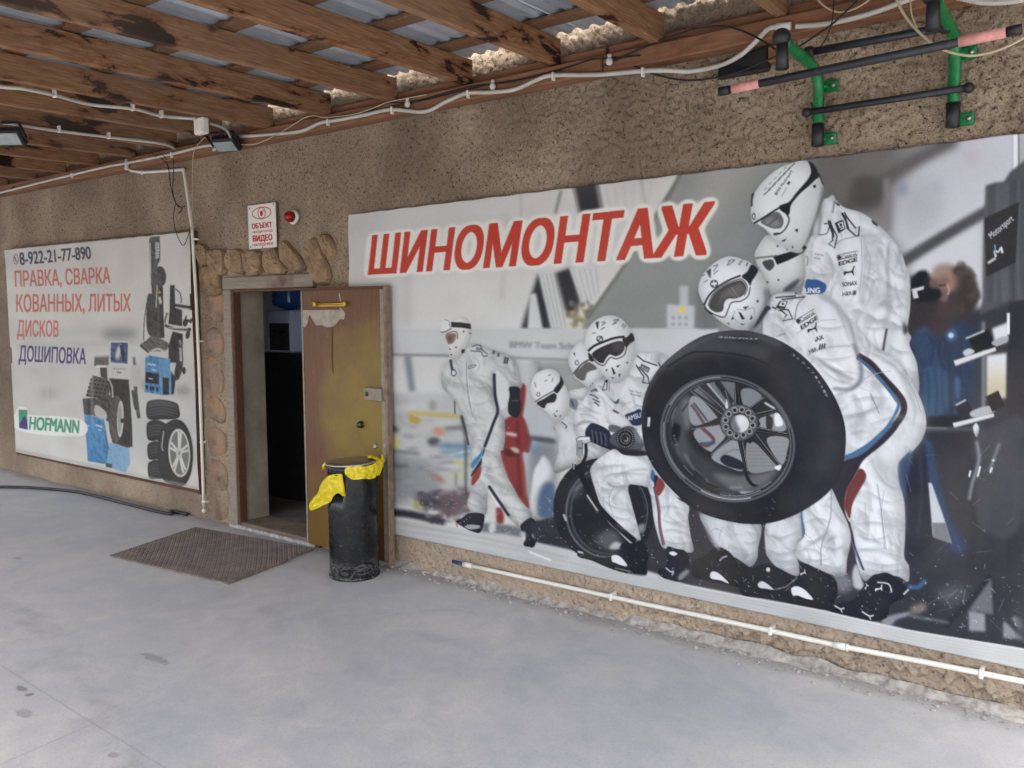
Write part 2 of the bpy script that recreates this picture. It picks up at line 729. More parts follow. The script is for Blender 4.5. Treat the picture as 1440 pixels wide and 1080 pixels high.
def simple(name, col, rough=0.6, metal=0.0, var=0.25, scale=14, bump=0.0, bscale=90, spec=0.5, rand=False):
    M = Mat(name)
    v = M.map(rand=rand)
    f = M.noise(scale, 5, 0.6, v)
    d = tuple(c * (1 - var) for c in col[:3]) + (1,)
    b = tuple(min(1, c * (1 + var * 0.6)) for c in col[:3]) + (1,)
    M.set(Base_Color=M.ramp(f, [(0.3, d), (0.7, b)]), Roughness=M.ramp(f, [(0.3, min(1, rough * 1.15)), (0.7, rough * 0.85)]), Metallic=metal)
    M.b.inputs['Specular IOR Level'].default_value = spec
    if bump:
        M.bump(M.noise(bscale, 4, 0.6, v), bump, 0.004)
    return M.m


def make_materials():
    R = {}
    # rough thrown plaster
    M = Mat('rough_plaster')
    a = M.noise(1.3, 4, 0.6); b = M.noise(24, 6, 0.7); c = M.noise(110, 4, 0.7)
    base = M.ramp(a, [(0.25, srgb(130, 113, 95)), (0.5, srgb(160, 142, 121)), (0.75, srgb(186, 167, 144))])
    base = M.mix(M.math('MULTIPLY', M.ramp(b, [(0.30, 1.0), (0.46, 0.0)]), 0.5), base, srgb(132, 113, 95))
    base = M.mix(M.math('MULTIPLY', M.ramp(c, [(0.36, 1.0), (0.50, 0.0)]), 0.75), base, srgb(92, 80, 68))  # shade in the fine pores put into the colour
    base = M.mix(M.math('MULTIPLY', M.ramp(M.noise(2.2, 5, 0.65, M.map((1, 1, 0.4))), [(0.56, 0.0), (0.70, 1.0)]), 0.35), base, srgb(198, 184, 165))
    base = M.mix(M.math('MULTIPLY', M.ramp(M.noise(0.8, 5, 0.6, M.map((1, 1, 0.6), loc=(3, 0, 1))), [(0.48, 0.0), (0.64, 1.0)]), 0.6), base, srgb(104, 92, 79))
    base = M.mix(M.math('MULTIPLY', M.ramp(M.noise(62, 3, 0.6), [(0.30, 1.0), (0.38, 0.0)]), 0.85), base, srgb(62, 53, 45))  # pits painted dark where the bump sinks, standing in for shade
    # wall foot tinted paler beige: brighter light at the yard end put into the colour
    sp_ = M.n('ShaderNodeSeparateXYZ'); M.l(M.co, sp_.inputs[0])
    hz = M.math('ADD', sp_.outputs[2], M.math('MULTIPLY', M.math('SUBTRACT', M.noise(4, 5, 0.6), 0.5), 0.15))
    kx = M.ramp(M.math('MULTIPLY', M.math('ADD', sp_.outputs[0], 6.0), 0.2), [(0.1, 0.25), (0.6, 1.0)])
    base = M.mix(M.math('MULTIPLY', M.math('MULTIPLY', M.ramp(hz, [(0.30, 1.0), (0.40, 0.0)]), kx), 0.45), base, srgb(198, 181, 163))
    M.set(Base_Color=base, Roughness=0.95)
    M.b.inputs['Specular IOR Level'].default_value = 0.2
    gr = M.ramp(M.math('ABSOLUTE', M.math('SUBTRACT', M.noise(40, 5, 0.65), 0.5)), [(0.0, 0.0), (0.06, 1.0)])
    n1 = M.bump(b, 0.7, 0.012); n2 = M.bump(c, 0.6, 0.004, n1); n3 = M.bump(gr, 0.3, 0.006, n2); M.bump(M.ramp(M.noise(62, 3, 0.6), [(0.30, 0.0), (0.40, 1.0)]), 0.9, 0.008, n3)
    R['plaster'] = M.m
    # field stone
    M = Mat('tan_field_stone')
    v = M.map(rand=True)
    a = M.noise(9, 5, 0.6, v); b = M.noise(120, 4, 0.7, v)
    base = M.ramp(a, [(0.3, srgb(118, 96, 72)), (0.55, srgb(156, 130, 100)), (0.8, srgb(178, 154, 124))])
    base = M.mix(M.ramp(b, [(0.3, 0.8), (0.45, 0.0)]), base, srgb(84, 62, 44))
    M.set(Base_Color=base, Roughness=0.9)
    n1 = M.bump(a, 0.5, 0.02); M.bump(b, 0.7, 0.006, n1)
    R['stone'] = M.m
    M = Mat('pink_grey_field_stone')
    v = M.map(rand=True)
    a = M.noise(7, 5, 0.6, v); b = M.noise(90, 4, 0.7, v)
    base = M.ramp(a, [(0.3, srgb(112, 92, 78)), (0.5, srgb(150, 128, 112)), (0.62, srgb(168, 130, 96)), (0.8, srgb(140, 104, 76))])
    base = M.mix(M.ramp(b, [(0.3, 0.8), (0.45, 0.0)]), base, srgb(80, 66, 56))
    M.set(Base_Color=base, Roughness=0.9)
    n1 = M.bump(a, 0.6, 0.02); M.bump(b, 0.6, 0.006, n1)
    R['stone2'] = M.m
    # trowelled concrete floor
    M = Mat('trowelled_concrete')
    a = M.noise(0.9, 7, 0.62, M.map((1, 1, 1)), 1.2); b = M.noise(4.2, 8, 0.68, None, 1.4); c = M.noise(160, 3, 0.6)
    s = M.noise(3.0, 5, 0.6, M.map((0.8, 2.0, 1), rot=(0, 0, 0.5)))
    base = M.ramp(a, [(0.3, srgb(188, 189, 193)), (0.5, srgb(203, 202, 202)), (0.72, srgb(218, 214, 208))])
    base = M.mix(M.math('MULTIPLY', M.ramp(b, [(0.36, 1.0), (0.6, 0.0)]), 0.38), base, srgb(168, 171, 180))
    base = M.mix(M.math('MULTIPLY', M.ramp(s, [(0.5, 0.0), (0.7, 1.0)]), 0.18), base, srgb(210, 208, 206))
    base = M.mix(M.math('MULTIPLY', M.ramp(c, [(0.3, 1.0), (0.42, 0.0)]), 0.25), base, srgb(110, 110, 112))
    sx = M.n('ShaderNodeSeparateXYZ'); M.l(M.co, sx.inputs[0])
    base = M.mix(M.math('MULTIPLY', M.ramp(M.noise(75, 7, 0.8), [(0.36, 1.0), (0.48, 0.0)]), 0.35), base, srgb(140, 139, 142))
    base = M.mix(M.math('MULTIPLY', M.ramp(M.noise(22, 8, 0.8, M.map((1, 3.0, 1), rot=(0, 0, 0.9)), 0.8), [(0.56, 0.0), (0.66, 1.0)]), 0.3), base, srgb(218, 215, 210))
    base = M.mix(M.math('MULTIPLY', M.ramp(M.noise(9, 7, 0.75, M.map((1, 1.6, 1), rot=(0, 0, -0.6)), 2.0), [(0.60, 0.0), (0.70, 1.0)]), 0.35), base, srgb(212, 210, 208))
    base = M.mix(M.math('MULTIPLY', M.ramp(M.noise(1.7, 6, 0.7, M.map(loc=(5, 2, 0))), [(0.56, 0.0), (0.70, 1.0)]), 0.28), base, srgb(150, 152, 162))
    dirt_shade = M.math('ADD', sx.outputs[1], M.math('MULTIPLY', M.math('SUBTRACT', M.noise(5, 7, 0.75), 0.5), 0.30))
    base = M.mix(M.math('MULTIPLY', M.ramp(M.math('ADD', dirt_shade, 1.0), [(0.84, 0.0), (0.99, 1.0)]), 0.55), base, srgb(118, 112, 106))  # dirt at the wall foot, darkened to stand in for contact shade
    for (cx_, cy_, R_, hw, am) in ((-5.2, -7.2, 5.3, 0.09, 0.22), (-5.2, -7.2, 3.9, 0.09, 0.16), (1.0, -6.5, 5.6, 0.10, 0.14), (-2.95, -0.62, 0.23, 0.006, 0.25)):
        vx = M.math('SUBTRACT', sx.outputs[0], cx_); vy = M.math('SUBTRACT', sx.outputs[1], cy_)
        rr_ = M.math('SQRT', M.math('ADD', M.math('MULTIPLY', vx, vx), M.math('MULTIPLY', vy, vy)))
        d = M.math('DIVIDE', M.math('ABSOLUTE', M.math('SUBTRACT', rr_, R_)), hw)
        k = M.math('MULTIPLY', M.ramp(d, [(0.55, 1.0), (1.0, 0.0)]), M.ramp(M.noise(2.5, 7, 0.75, M.map(loc=(cx_, R_, 0))), [(0.45, 0.0), (0.62, 1.0)]))
        base = M.mix(M.math('MULTIPLY', k, am), base, srgb(92, 92, 98))
    # scuffs and spots with shapes of their own
    nz = M.noise(30, 5, 0.7)
    for (x, y, rx, ry, am) in SPOTS:
        dx = M.math('DIVIDE', M.math('SUBTRACT', sx.outputs[0], x), rx); dy = M.math('DIVIDE', M.math('SUBTRACT', sx.outputs[1], y), ry)
        d = M.math('ADD', M.math('MULTIPLY', dx, dx), M.math('MULTIPLY', dy, dy))
        d = M.math('ADD', d, M.math('MULTIPLY', M.math('SUBTRACT', nz, 0.5), 3.0))
        base = M.mix(M.math('MULTIPLY', M.ramp(d, [(0.35, 1.0), (1.0, 0.0)]), am * 0.7), base, srgb(84, 80, 80))
    # saw-cut joints
    for (x0, y0, x1, y1) in JOINTS:
        L_ = math.hypot(x1 - x0, y1 - y0); nx, ny = -(y1 - y0) / L_, (x1 - x0) / L_
        d = M.math('ADD', M.math('MULTIPLY', M.math('SUBTRACT', sx.outputs[0], x0), nx), M.math('MULTIPLY', M.math('SUBTRACT', sx.outputs[1], y0), ny))
        d = M.math('ABSOLUTE', M.math('ADD', d, M.math('MULTIPLY', M.math('SUBTRACT', M.noise(14, 4, 0.6), 0.5), 0.012)))
        tt = M.math('ADD', M.math('MULTIPLY', M.math('SUBTRACT', sx.outputs[0], x0), ny / L_), M.math('MULTIPLY', M.math('SUBTRACT', sx.outputs[1], y0), -nx / L_))
        k = M.math('MULTIPLY', M.math('GREATER_THAN', tt, -0.3), M.math('LESS_THAN', tt, 1.2))
        base = M.mix(M.math('MULTIPLY', M.math('MULTIPLY', M.ramp(d, [(0.0, 1.0), (0.006, 0.0)]), k), 0.35), base, srgb(130, 124, 116))
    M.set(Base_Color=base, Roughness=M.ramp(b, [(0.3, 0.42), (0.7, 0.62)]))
    M.b.inputs['Specular IOR Level'].default_value = 0.4
    n1 = M.bump(b, 0.12, 0.01); M.bump(c, 0.15, 0.002, n1)
    R['concrete'] = M.m
    # sawn timber with bark and scorched patches
    def wood(name, ca, cb, dark, amount):
        M = Mat(name)
        v = M.map((1, 1, 1), rand=True)
        sep = M.n('ShaderNodeMapping'); sep.inputs['Scale'].default_value = (14, 1.1, 14); M.l(v, sep.inputs[0])
        g = M.noise(3.4, 7, 0.6, sep.outputs[0], 1.4)
        sep2 = M.n('ShaderNodeMapping'); sep2.inputs['Scale'].default_value = (60, 2.0, 60); M.l(v, sep2.inputs[0])
        fine = M.noise(4, 4, 0.6, sep2.outputs[0])
        base = M.ramp(g, [(0.3, ca), (0.7, cb)])
        base = M.mix(M.math('MULTIPLY', M.ramp(fine, [(0.42, 1.0), (0.58, 0.0)]), 0.5), base, srgb(84, 56, 38))
        sep3 = M.n('ShaderNodeMapping'); sep3.inputs['Scale'].default_value = (3.0, 2.1, 6.0); M.l(v, sep3.inputs[0])
        p = M.noise(1.0, 9, 0.66, sep3.outputs[0], 0.35)
        base = M.mix(M.math('MULTIPLY', M.ramp(p, [(amount - 0.035, 0.0), (amount, 1.0)]), 0.6), base, srgb(122, 72, 40))
        base = M.mix(M.ramp(p, [(amount + 0.01, 0.0), (amount + 0.035, 1.0)]), base, dark)
        grey = M.noise(0.7, 3, 0.5, v)
        base = M.mix(M.math('MULTIPLY', M.ramp(grey, [(0.4, 0.0), (0.65, 1.0)]), 0.35), base, srgb(128, 110, 94))
        M.set(Base_Color=base, Roughness=0.8)
        M.b.inputs['Specular IOR Level'].default_value = 0.25
        M.bump(g, 0.25, 0.004)
        return M.m
    R['rafter'] = wood('scorched_pine', srgb(132, 94, 64), srgb(176, 136, 100), srgb(30, 17, 12), 0.55)
    R['batten'] = wood('raw_pine_batten', srgb(104, 72, 50), srgb(138, 102, 74), srgb(56, 32, 20), 0.66)
    def plank(name, ca, cb):
        M = Mat(name)
        v = M.map((1, 1, 1), rand=True)
        sep = M.n('ShaderNodeMapping'); sep.inputs['Scale'].default_value = (1.0, 12, 12); M.l(v, sep.inputs[0])
        g = M.noise(3.4, 7, 0.6, sep.outputs[0], 1.2)
        base = M.ramp(g, [(0.3, ca), (0.7, cb)])
        k = M.noise(2.2, 5, 0.6, v)
        base = M.mix(M.ramp(k, [(0.58, 0.0), (0.68, 0.7)]), base, srgb(88, 48, 28))
        M.set(Base_Color=base, Roughness=0.8)
        M.bump(g, 0.25, 0.004)
        return M.m
    R['plate'] = plank('orange_pine_plank', srgb(112, 76, 52), srgb(150, 106, 76))
    R['brown_wood'] = plank('stained_brown_wood', srgb(74, 46, 32), srgb(104, 68, 46))
    R['grey_wood'] = plank('grey_painted_wood', srgb(126, 116, 102), srgb(152, 142, 126))
    # roof sheet
    M = Mat('galvanised_sheet')
    a = M.noise(3, 4, 0.6)
    M.set(Base_Color=M.ramp(a, [(0.3, srgb(150, 158, 168)), (0.7, srgb(184, 190, 198))]), Roughness=0.5, Metallic=0.25)
    R['sheet'] = M.m
    # vinyl prints
    def vinyl(name, rough):
        M = Mat(name)
        at = M.n('ShaderNodeVertexColor'); at.layer_name = 'ink'
        w = M.noise(420, 2, 0.5)
        dirt_shade = M.noise(1.6, 5, 0.6)
        c = M.mix(M.math('MULTIPLY', M.ramp(dirt_shade, [(0.45, 0.0), (0.75, 1.0)]), 0.10), at.outputs['Color'], srgb(150, 138, 120))
        M.set(Base_Color=c, Roughness=M.ramp(dirt_shade, [(0.3, rough), (0.7, rough + 0.15)]))
        M.b.inputs['Specular IOR Level'].default_value = 0.12
        M.bump(w, 0.06, 0.001)
        return M.m
    R['vinyl'] = vinyl('printed_vinyl', 0.36)
    R['vinyl2'] = vinyl('printed_vinyl_matt', 0.6)
    # door leaf: brown laminate oversprayed with yellow paint
    M = Mat('brown_laminate_with_yellow_overspray')
    sep = M.n('ShaderNodeSeparateXYZ'); M.l(M.co, sep.inputs[0])
    g = M.noise(9, 6, 0.6, M.map((10, 10, 0.6)))
    base = M.ramp(g, [(0.3, srgb(84, 48, 19)), (0.7, srgb(106, 65, 29))])
    dx = M.math('DIVIDE', M.math('SUBTRACT', sep.outputs[0], -4.05), 0.52); dz = M.math('DIVIDE', M.math('SUBTRACT', sep.outputs[2], 1.0), 0.74)
    d = M.math('ADD', M.math('MULTIPLY', dx, dx), M.math('MULTIPLY', dz, dz))
    d = M.math('ADD', d, M.math('MULTIPLY', M.math('SUBTRACT', M.noise(3.5, 5, 0.6), 0.5), 1.5))
    yl = M.ramp(M.noise(5, 4, 0.5), [(0.3, srgb(118, 96, 24)), (0.7, srgb(134, 110, 30))])
    base = M.mix(M.ramp(d, [(0.0, 1.0), (1.15, 0.0)]), base, yl)
    dx = M.math('DIVIDE', M.math('SUBTRACT', sep.outputs[0], -4.45), 0.45); dz = M.math('DIVIDE', M.math('SUBTRACT', sep.outputs[2], 0.15), 0.55)
    d2 = M.math('ADD', M.math('MULTIPLY', dx, dx), M.math('MULTIPLY', dz, dz))
    sc = M.noise(7, 8, 0.8, M.map((1, 1, 0.35)), 1.0)
    base = M.mix(M.math('MULTIPLY', M.ramp(sc, [(0.58, 0.0), (0.66, 1.0)]), 0.5), base, srgb(88, 56, 28))
    base = M.mix(M.math('MULTIPLY', M.ramp(M.noise(38, 6, 0.8), [(0.63, 0.0), (0.68, 1.0)]), 0.5), base, srgb(170, 150, 110))
    base = M.mix(M.math('MULTIPLY', M.ramp(d2, [(0.2, 1.0), (1.2, 0.0)]), 0.35), base, yl)
    M.set(Base_Color=base, Roughness=0.42)
    M.bump(M.noise(60, 3, 0.6), 0.05, 0.003)
    R['door'] = M.m
    # black enamel of the bin, chipped near the foot
    M = Mat('chipped_black_enamel')
    sep = M.n('ShaderNodeSeparateXYZ'); M.l(M.co, sep.inputs[0])
    ch = M.noise(26, 6, 0.75); fl = M.noise(70, 4, 0.7)
    zz = M.math('ADD', sep.outputs[2], M.math('MULTIPLY', M.math('SUBTRACT', M.noise(7, 4, 0.6), 0.5), 0.14))
    low = M.ramp(zz, [(0.10, 1.0), (0.15, 0.0)])
    base = M.mix(M.math('MULTIPLY', low, M.ramp(M.math('ABSOLUTE', M.math('SUBTRACT', M.noise(11, 6, 0.7, M.map((1, 1, 2.5)), 0.6), 0.5)), [(0.012, 1.0), (0.03, 0.0)])), srgb(15, 16, 21), srgb(96, 94, 92))
    base = M.mix(M.ramp(M.noise(45, 3, 0.7), [(0.70, 0.0), (0.73, 1.0)]), base, srgb(150, 150, 150))
    M.set(Base_Color=base, Roughness=M.ramp(ch, [(0.3, 0.16), (0.7, 0.34)]))
    M.bump(M.noise(5, 3, 0.5), 0.25, 0.02)
    R['bin'] = M.m
    M = Mat('thin_yellow_bag')
    a = M.noise(22, 4, 0.6)
    M.set(Base_Color=M.ramp(a, [(0.3, srgb(206, 184, 12)), (0.7, srgb(230, 208, 30))]), Roughness=0.3)
    M.b.inputs['Transmission Weight'].default_value = 0.0
    M.b.inputs['Subsurface Weight'].default_value = 0.15
    M.b.inputs['Subsurface Radius'].default_value = (0.02, 0.02, 0.005)
    M.bump(M.noise(40, 3, 0.6, None, 1.5), 0.5, 0.006)
    R['bag'] = M.m
    R['steel'] = simple('brushed_steel', srgb(168, 164, 158), 0.32, 0.9, 0.2, 20)
    R['white_plastic'] = simple('white_plastic_pipe', srgb(224, 221, 212), 0.4, 0, 0.08, 6)
    R['conduit'] = simple('grey_white_conduit', srgb(196, 193, 184), 0.5, 0, 0.12, 8)
    R['black_plastic'] = simple('black_plastic', srgb(30, 30, 32), 0.5, 0, 0.2, 20)
    R['black_cable'] = simple('black_cable', srgb(24, 23, 24), 0.55, 0, 0.2, 20)
    R['beige_cable'] = simple('beige_cable', srgb(190, 176, 146), 0.5, 0, 0.15, 10)
    R['hose'] = simple('black_rubber_hose', srgb(44, 44, 48), 0.5, 0, 0.2, 10)
    R['blue_plastic'] = simple('blue_plastic', srgb(44, 58, 110), 0.45, 0, 0.15)
    R['green'] = simple('green_enamel', srgb(14, 118, 62), 0.34, 0, 0.4, 45, 0.2, 120)
    R['bar'] = simple('black_powder_coat', srgb(36, 38, 45), 0.45, 0, 0.35, 60, 0.25, 160)
    R['pink'] = simple('pink_grip_tape', srgb(214, 150, 144), 0.7, 0, 0.15, 40, 0.3)
    R['red_lens'] = simple('red_lens', srgb(150, 14, 18), 0.12, 0, 0.15)
    R['sign_white'] = simple('white_sign_plate', srgb(228, 224, 216), 0.4, 0, 0.06, 5)
    R['brass'] = simple('brass', srgb(196, 156, 62), 0.3, 0.8, 0.15)
    R['dark_metal'] = simple('dark_metal', srgb(74, 70, 66), 0.4, 0.7, 0.25)
    R['lock_grey'] = simple('worn_grey_paint', srgb(140, 130, 116), 0.6, 0.1, 0.25, 30, 0.2)
    R['trim'] = simple('rusty_worn_trim', srgb(132, 110, 92), 0.6, 0.1, 0.4, 16, 0.2)
    R['torn'] = simple('bare_fibreboard', srgb(164, 156, 142), 0.85, 0, 0.25, 20, 0.4)
    R['drip'] = simple('brown_run', srgb(92, 48, 24), 0.5)
    R['chips'] = simple('concrete_crumbs', srgb(172, 168, 162), 0.9, 0, 0.45, 30, 0.5, 120, rand=False)
    R['mat'] = simple('dusty_brown_rubber', srgb(124, 112, 104), 0.8, 0, 0.3, 9, 0.3, 140)
    R['reveal'] = simple('dirty_smooth_plaster', srgb(150, 138, 122), 0.9, 0, 0.35, 4, 0.35, 30)
    R['room'] = simple('dim_room_paint', srgb(120, 122, 126), 0.8, 0, 0.2, 3)
    R['room_floor'] = simple('dusty_room_floor', srgb(110, 104, 96), 0.8, 0, 0.3, 6)
    R['cooler'] = simple('lavender_white_plastic', srgb(196, 202, 240), 0.35, 0, 0.05, 4)
    R['cooler_dark'] = simple('dark_tap_recess', srgb(52, 52, 60), 0.4)
    R['bottle'] = simple('blue_bottle', srgb(60, 104, 176), 0.12, 0, 0.2, 6)
    R['cabinet'] = simple('black_cabinet', srgb(28, 28, 30), 0.5)
    R['lamp_glass'] = simple('floodlight_glass', srgb(150, 160, 160), 0.12)
    R['bulb'] = simple('clear_bulb', srgb(206, 206, 200), 0.1)
    R['asphalt'] = simple('yard_asphalt', srgb(96, 94, 92), 0.9, 0, 0.3, 2, 0.3, 60)
    R['sill'] = simple('worn_brown_threshold', srgb(122, 104, 90), 0.75, 0, 0.3, 8, 0.3)
    return R

def print_pit_crew():
    """the long sheet: a pit crew with a wheel, seen in a blurred pit lane"""
    Yb = -0.035
    px = np.concatenate([np.linspace(495.2, 1445, 880), np.linspace(1450, 1870, 110)])
    xs = np.array([wall_at(p, 540, Yb)[0] for p in px])
    P = Print(xs, 610, lambda X: 2.356 + (X + 4.27) * 0.0085, lambda X: 0.219 + 0 * X, Yb)
    A = zoom(490, 240, 4.5); B = zoom(790, 220, 4.5); C = zoom(1040, 180, 3.6); D = zoom(540, 420, 5.143)
    E = zoom(540, 580, 5.143); Fz = zoom(740, 420, 4.909); G = zoom(740, 620, 5.143); H = zoom(960, 340, 6.0)
    I = zoom(880, 440, 3.484); J = zoom(1040, 210, 4.908); K = zoom(1070, 380, 4.154); L = zoom(1040, 600, 3.724)
    M = zoom(1240, 340, 3.6); N = zoom(1240, 620, 3.375)
    Wt = (226, 229, 228); INK = (38, 38, 42)
    rnd = random.Random(5)
    # ---- backdrop
    P.img[:] = np.array((214, 213, 207)) / 255.0
    big = lambda pts, col, a=1, f=0.6, **k: P.fill(pts, col, a, f, False, **k)
    big([(480, 180), (620, 180), (700, 480), (480, 480)], (206, 204, 197), 0.8, 40)
    big([(545, 380), (900, 380), (900, 470), (545, 470)], (218, 218, 213), 0.8, 14)
    P.line([(573, 330), (573, 460)], 10, (186, 186, 182), 0.6, 4)
    P.line([(712, 300), (706, 420)], 5, (196, 195, 190), 0.7, 2)
    P.line([(732, 270), (732, 310)], 3, (188, 186, 180), 0.7, 1.5)
    P.line([(789, 268), (781, 300)], 4, (128, 126, 122), 0.8, 1.4)
    # far stand: pillars
    big([(806, 255), (838, 252), (847, 300), (815, 300)], (62, 61, 60), 1, 2.2)
    P.line([(805, 262), (815, 297)], 3, (150, 148, 142), 0.8, 0.8)
    P.line([(840, 258), (849, 300)], 3.5, (120, 119, 115), 0.9, 1.0)
    big([(757, 384), (768, 384), (790, 463), (733, 463)], (62, 61, 60), 1, 2.2)
    big([(745, 414), (754, 412), (764, 463), (742, 463)], (214, 215, 211), 1, 1.2)
    big([(755, 378), (783, 378), (800, 463), (775, 463)], (210, 211, 207), 1, 1.0)
    for k in range(4):
        P.line([(762 + 6 * k, 384), (780 + 5.4 * k, 463)], 1.4, (170, 171, 168), 0.6, 0.6)
    big([(781, 384), (803, 376), (816, 424), (806, 445), (795, 436)], (62, 61, 60), 1, 2.2)
    big([(800, 376), (842, 374), (846, 405), (824, 440)], (212, 213, 209), 1, 1.2)
    for k in range(5):
        P.line([(806 + 8 * k, 378), (822 + 5 * k, 430 - 4 * k)], 1.6, (178, 179, 175), 0.55, 0.7)
    for k in range(42):
        c = rnd.choice([(176, 158, 84), (200, 176, 88), (120, 116, 92), (150, 148, 136), (86, 84, 70)])
        P.oval(rnd.uniform(799, 832), rnd.uniform(425, 462), rnd.uniform(2, 5), rnd.uniform(2, 6), c, rnd.random() * 3, 0.6, 1.4)
    # sloping grey roof of the stand
    roof = [(957, 240), (1140, 215), (1150, 480), (815, 480), (823, 449), (879, 372)]
    big(roof, (152, 155, 149), 1, 1.6, grad=((900, 300), (1080, 430), (140, 143, 140)))
    P.line([(957, 244), (940, 276), (879, 372), (826, 448)], 5, (112, 118, 100), 0.75, 1.6)
    big([(1000, 232), (1060, 225), (1000, 330), (960, 300)], (176, 175, 168), 0.7, 14)
    P.line([(901, 250), (911, 300), (916, 330)], 4, (150, 148, 142), 0.7, 1.6)
    big([(850, 262), (950, 247), (918, 290), (852, 300)], (216, 214, 207), 0.6, 4)
    for k in range(6):
        P.line([(852 + 13 * k, 262 - 1.6 * k), (860 + 10 * k, 296)], 2, (190, 188, 182), 0.5, 1.2)
    P.line([(1100, 310), (960, 470)], 36, (128, 131, 128), 0.45, 12)
    # pit wall fascia with soft lettering
    big([(540, 462), (1010, 462), (1010, 520), (540, 498)], (204, 206, 204), 1, 1.4)
    big([(540, 498), (1000, 508), (1000, 700), (540, 700)], (212, 211, 206), 1, 1.6)
    P.line([(545, 499), (620, 500), (830, 507), (1000, 512)], 4, (146, 148, 147), 0.9, 1.6)
    P.text('BMW Team Schnitzer', (717, 489), (838, 492), 9.5, (120, 123, 128), 0.02, 0.85, 1.0)
    big([(820, 508), (960, 512), (960, 640), (820, 640)], (120, 122, 122), 0.9, 4)
    big([(745, 507), (830, 509), (826, 556), (745, 552)], (158, 159, 156), 0.9, 3)
    P.line([(752, 508), (760, 526)], 9, (70, 71, 74), 0.9, 2)
    # start-light box
    big([(938, 428), (978, 430), (976, 463), (938, 463)], (196, 200, 201), 1, 1.4)
    big([(956, 402), (968, 402), (968, 432), (956, 432)], (196, 199, 199), 0.9, 1.4)
    P.oval(959, 436, 5, 5, (238, 210, 90), 0, 1, 1.0)
    for k in range(3):
        for q in range(2):
            P.oval(947 + 9 * k, 447 + 9 * q, 3, 3, (164, 169, 172), 0, 0.8, 0.8)
    big([(978, 405), (1010, 420), (1010, 520), (985, 500)], (116, 118, 117), 0.9, 5)
    big([(880, 463), (1010, 463), (1010, 530), (880, 520)], (201, 204, 204), 1, 1.2)
    # ---- blurred pit lane, left
    big([(541, 503), (565, 503), (567, 555), (541, 552)], (222, 220, 214), 0.9, 3)
    P.line([(573, 500), (580, 551)], 9, (118, 136, 142), 0.9, 2.0)
    big([(545, 553), (760, 553), (760, 700), (545, 700)], (190, 192, 190), 1, 5)
    big([(700, 506), (760, 506), (760, 575), (700, 575)], (196, 196, 192), 0.8, 3)
    big([(740, 560), (800, 562), (790, 640), (740, 640)], (178, 186, 190), 0.8, 5)
    big([(545, 560), (575, 560), (575, 600), (545, 600)], (170, 170, 170), 0.6, 5)
    P.line([(545, 575), (605, 572)], 12, (200, 202, 202), 0.7, 3)
    P.oval(608, 570, 5, 8, (140, 142, 144), 0, 0.7, 2.4)
    P.fill(D((175, 815), (300, 815), (560, 838), (555, 868), (300, 850), (190, 850)), (200, 178, 104), 0.95, 1.6)
    P.fill(D((180, 840), (260, 865), (250, 905), (190, 895)), (196, 156, 58), 1, 1.6)
    P.oval(617, 607, 9, 6, (222, 140, 112), 0.1, 1, 2.0)
    P.oval(610, 621, 9, 6, (72, 74, 82), 0, 0.9, 2.6)
    P.line([(625, 604), (655, 601)], 7, (104, 106, 110), 0.8, 2.6)
    big([(547, 613), (561, 614), (561, 632), (547, 631)], (222, 208, 112), 1, 2)
    P.line([(545, 601), (560, 605)], 8, (92, 92, 98), 0.9, 2.6)
    P.line([(545, 634), (590, 638)], 5, (120, 120, 124), 0.8, 2.2)
    P.fill(E((400, 215), (620, 225), (625, 300), (540, 330), (420, 290)), (134, 170, 194), 0.95, 2.2)
    P.line([(630, 640), (662, 634)], 3, (206, 220, 228), 0.8, 1.2)
    P.line(E((480, 355), (550, 370), (625, 375)), 5, (192, 188, 106), 0.95, 1.4)
    P.line(E((470, 450), (610, 470)), 5, (200, 198, 140), 0.9, 1.6)
    P.fill(E((310, 430), (350, 430), (430, 480), (420, 510), (340, 480)), (206, 118, 76), 0.95, 2)
    P.fill(E((210, 520), (400, 530), (420, 560), (240, 570)), (160, 168, 184), 0.9, 2)
    P.fill(E((225, 560), (390, 560), (430, 620), (420, 700), (300, 690), (230, 640)), (72, 72, 80), 0.95, 3)
    P.fill(E((420, 560), (600, 550), (610, 640), (560, 740), (420, 740), (390, 660)), (112, 88, 92), 0.95, 3.4)
    P.oval(586, 710, 6, 7, (176, 170, 92), 0, 0.9, 2)
    P.line(E((560, 30), (590, 250), (590, 640)), 3.4, (70, 70, 66), 0.8, 1.0)
    P.line(E((520, 430), (520, 560)), 3, (120, 122, 110), 0.7, 1)
    big(E((20, 280), (360, 350), (420, 560), (20, 690)), (150, 152, 152), 0.85, 7)
    for k in range(70):
        x_, y_ = rnd.uniform(545, 680), rnd.uniform(590, 735)
        P.line([(x_, y_), (x_ + rnd.uniform(6, 30), y_ + rnd.uniform(-2, 3))], rnd.uniform(1.5, 6), rnd.choice([(196, 198, 198), (120, 122, 126), (90, 92, 98), (170, 168, 150), (146, 156, 164), (214, 214, 210)]), 0.45, 2.0)
    P.line([(545, 720), (580, 724), (625, 735)], 10, (52, 53, 60), 0.95, 2.6)
    for k in range(60):
        c = rnd.choice([(70, 68, 74), (120, 100, 102), (160, 150, 150), (96, 88, 92)])
        P.oval(rnd.uniform(590, 665), rnd.uniform(690, 735), rnd.uniform(2, 7), rnd.uniform(2, 5), c, 0, 0.5, 1.4)
    # ground
    big([(538, 728), (640, 742), (760, 762), (920, 800), (1060, 860), (1060, 960), (538, 960)], (196, 196, 193), 1, 1.6)
    P.line([(540, 733), (680, 757), (800, 785)], 4, (178, 177, 172), 0.7, 1.6)
    P.line([(560, 746), (700, 768), (900, 815)], 3, (180, 179, 176), 0.7, 1.2)
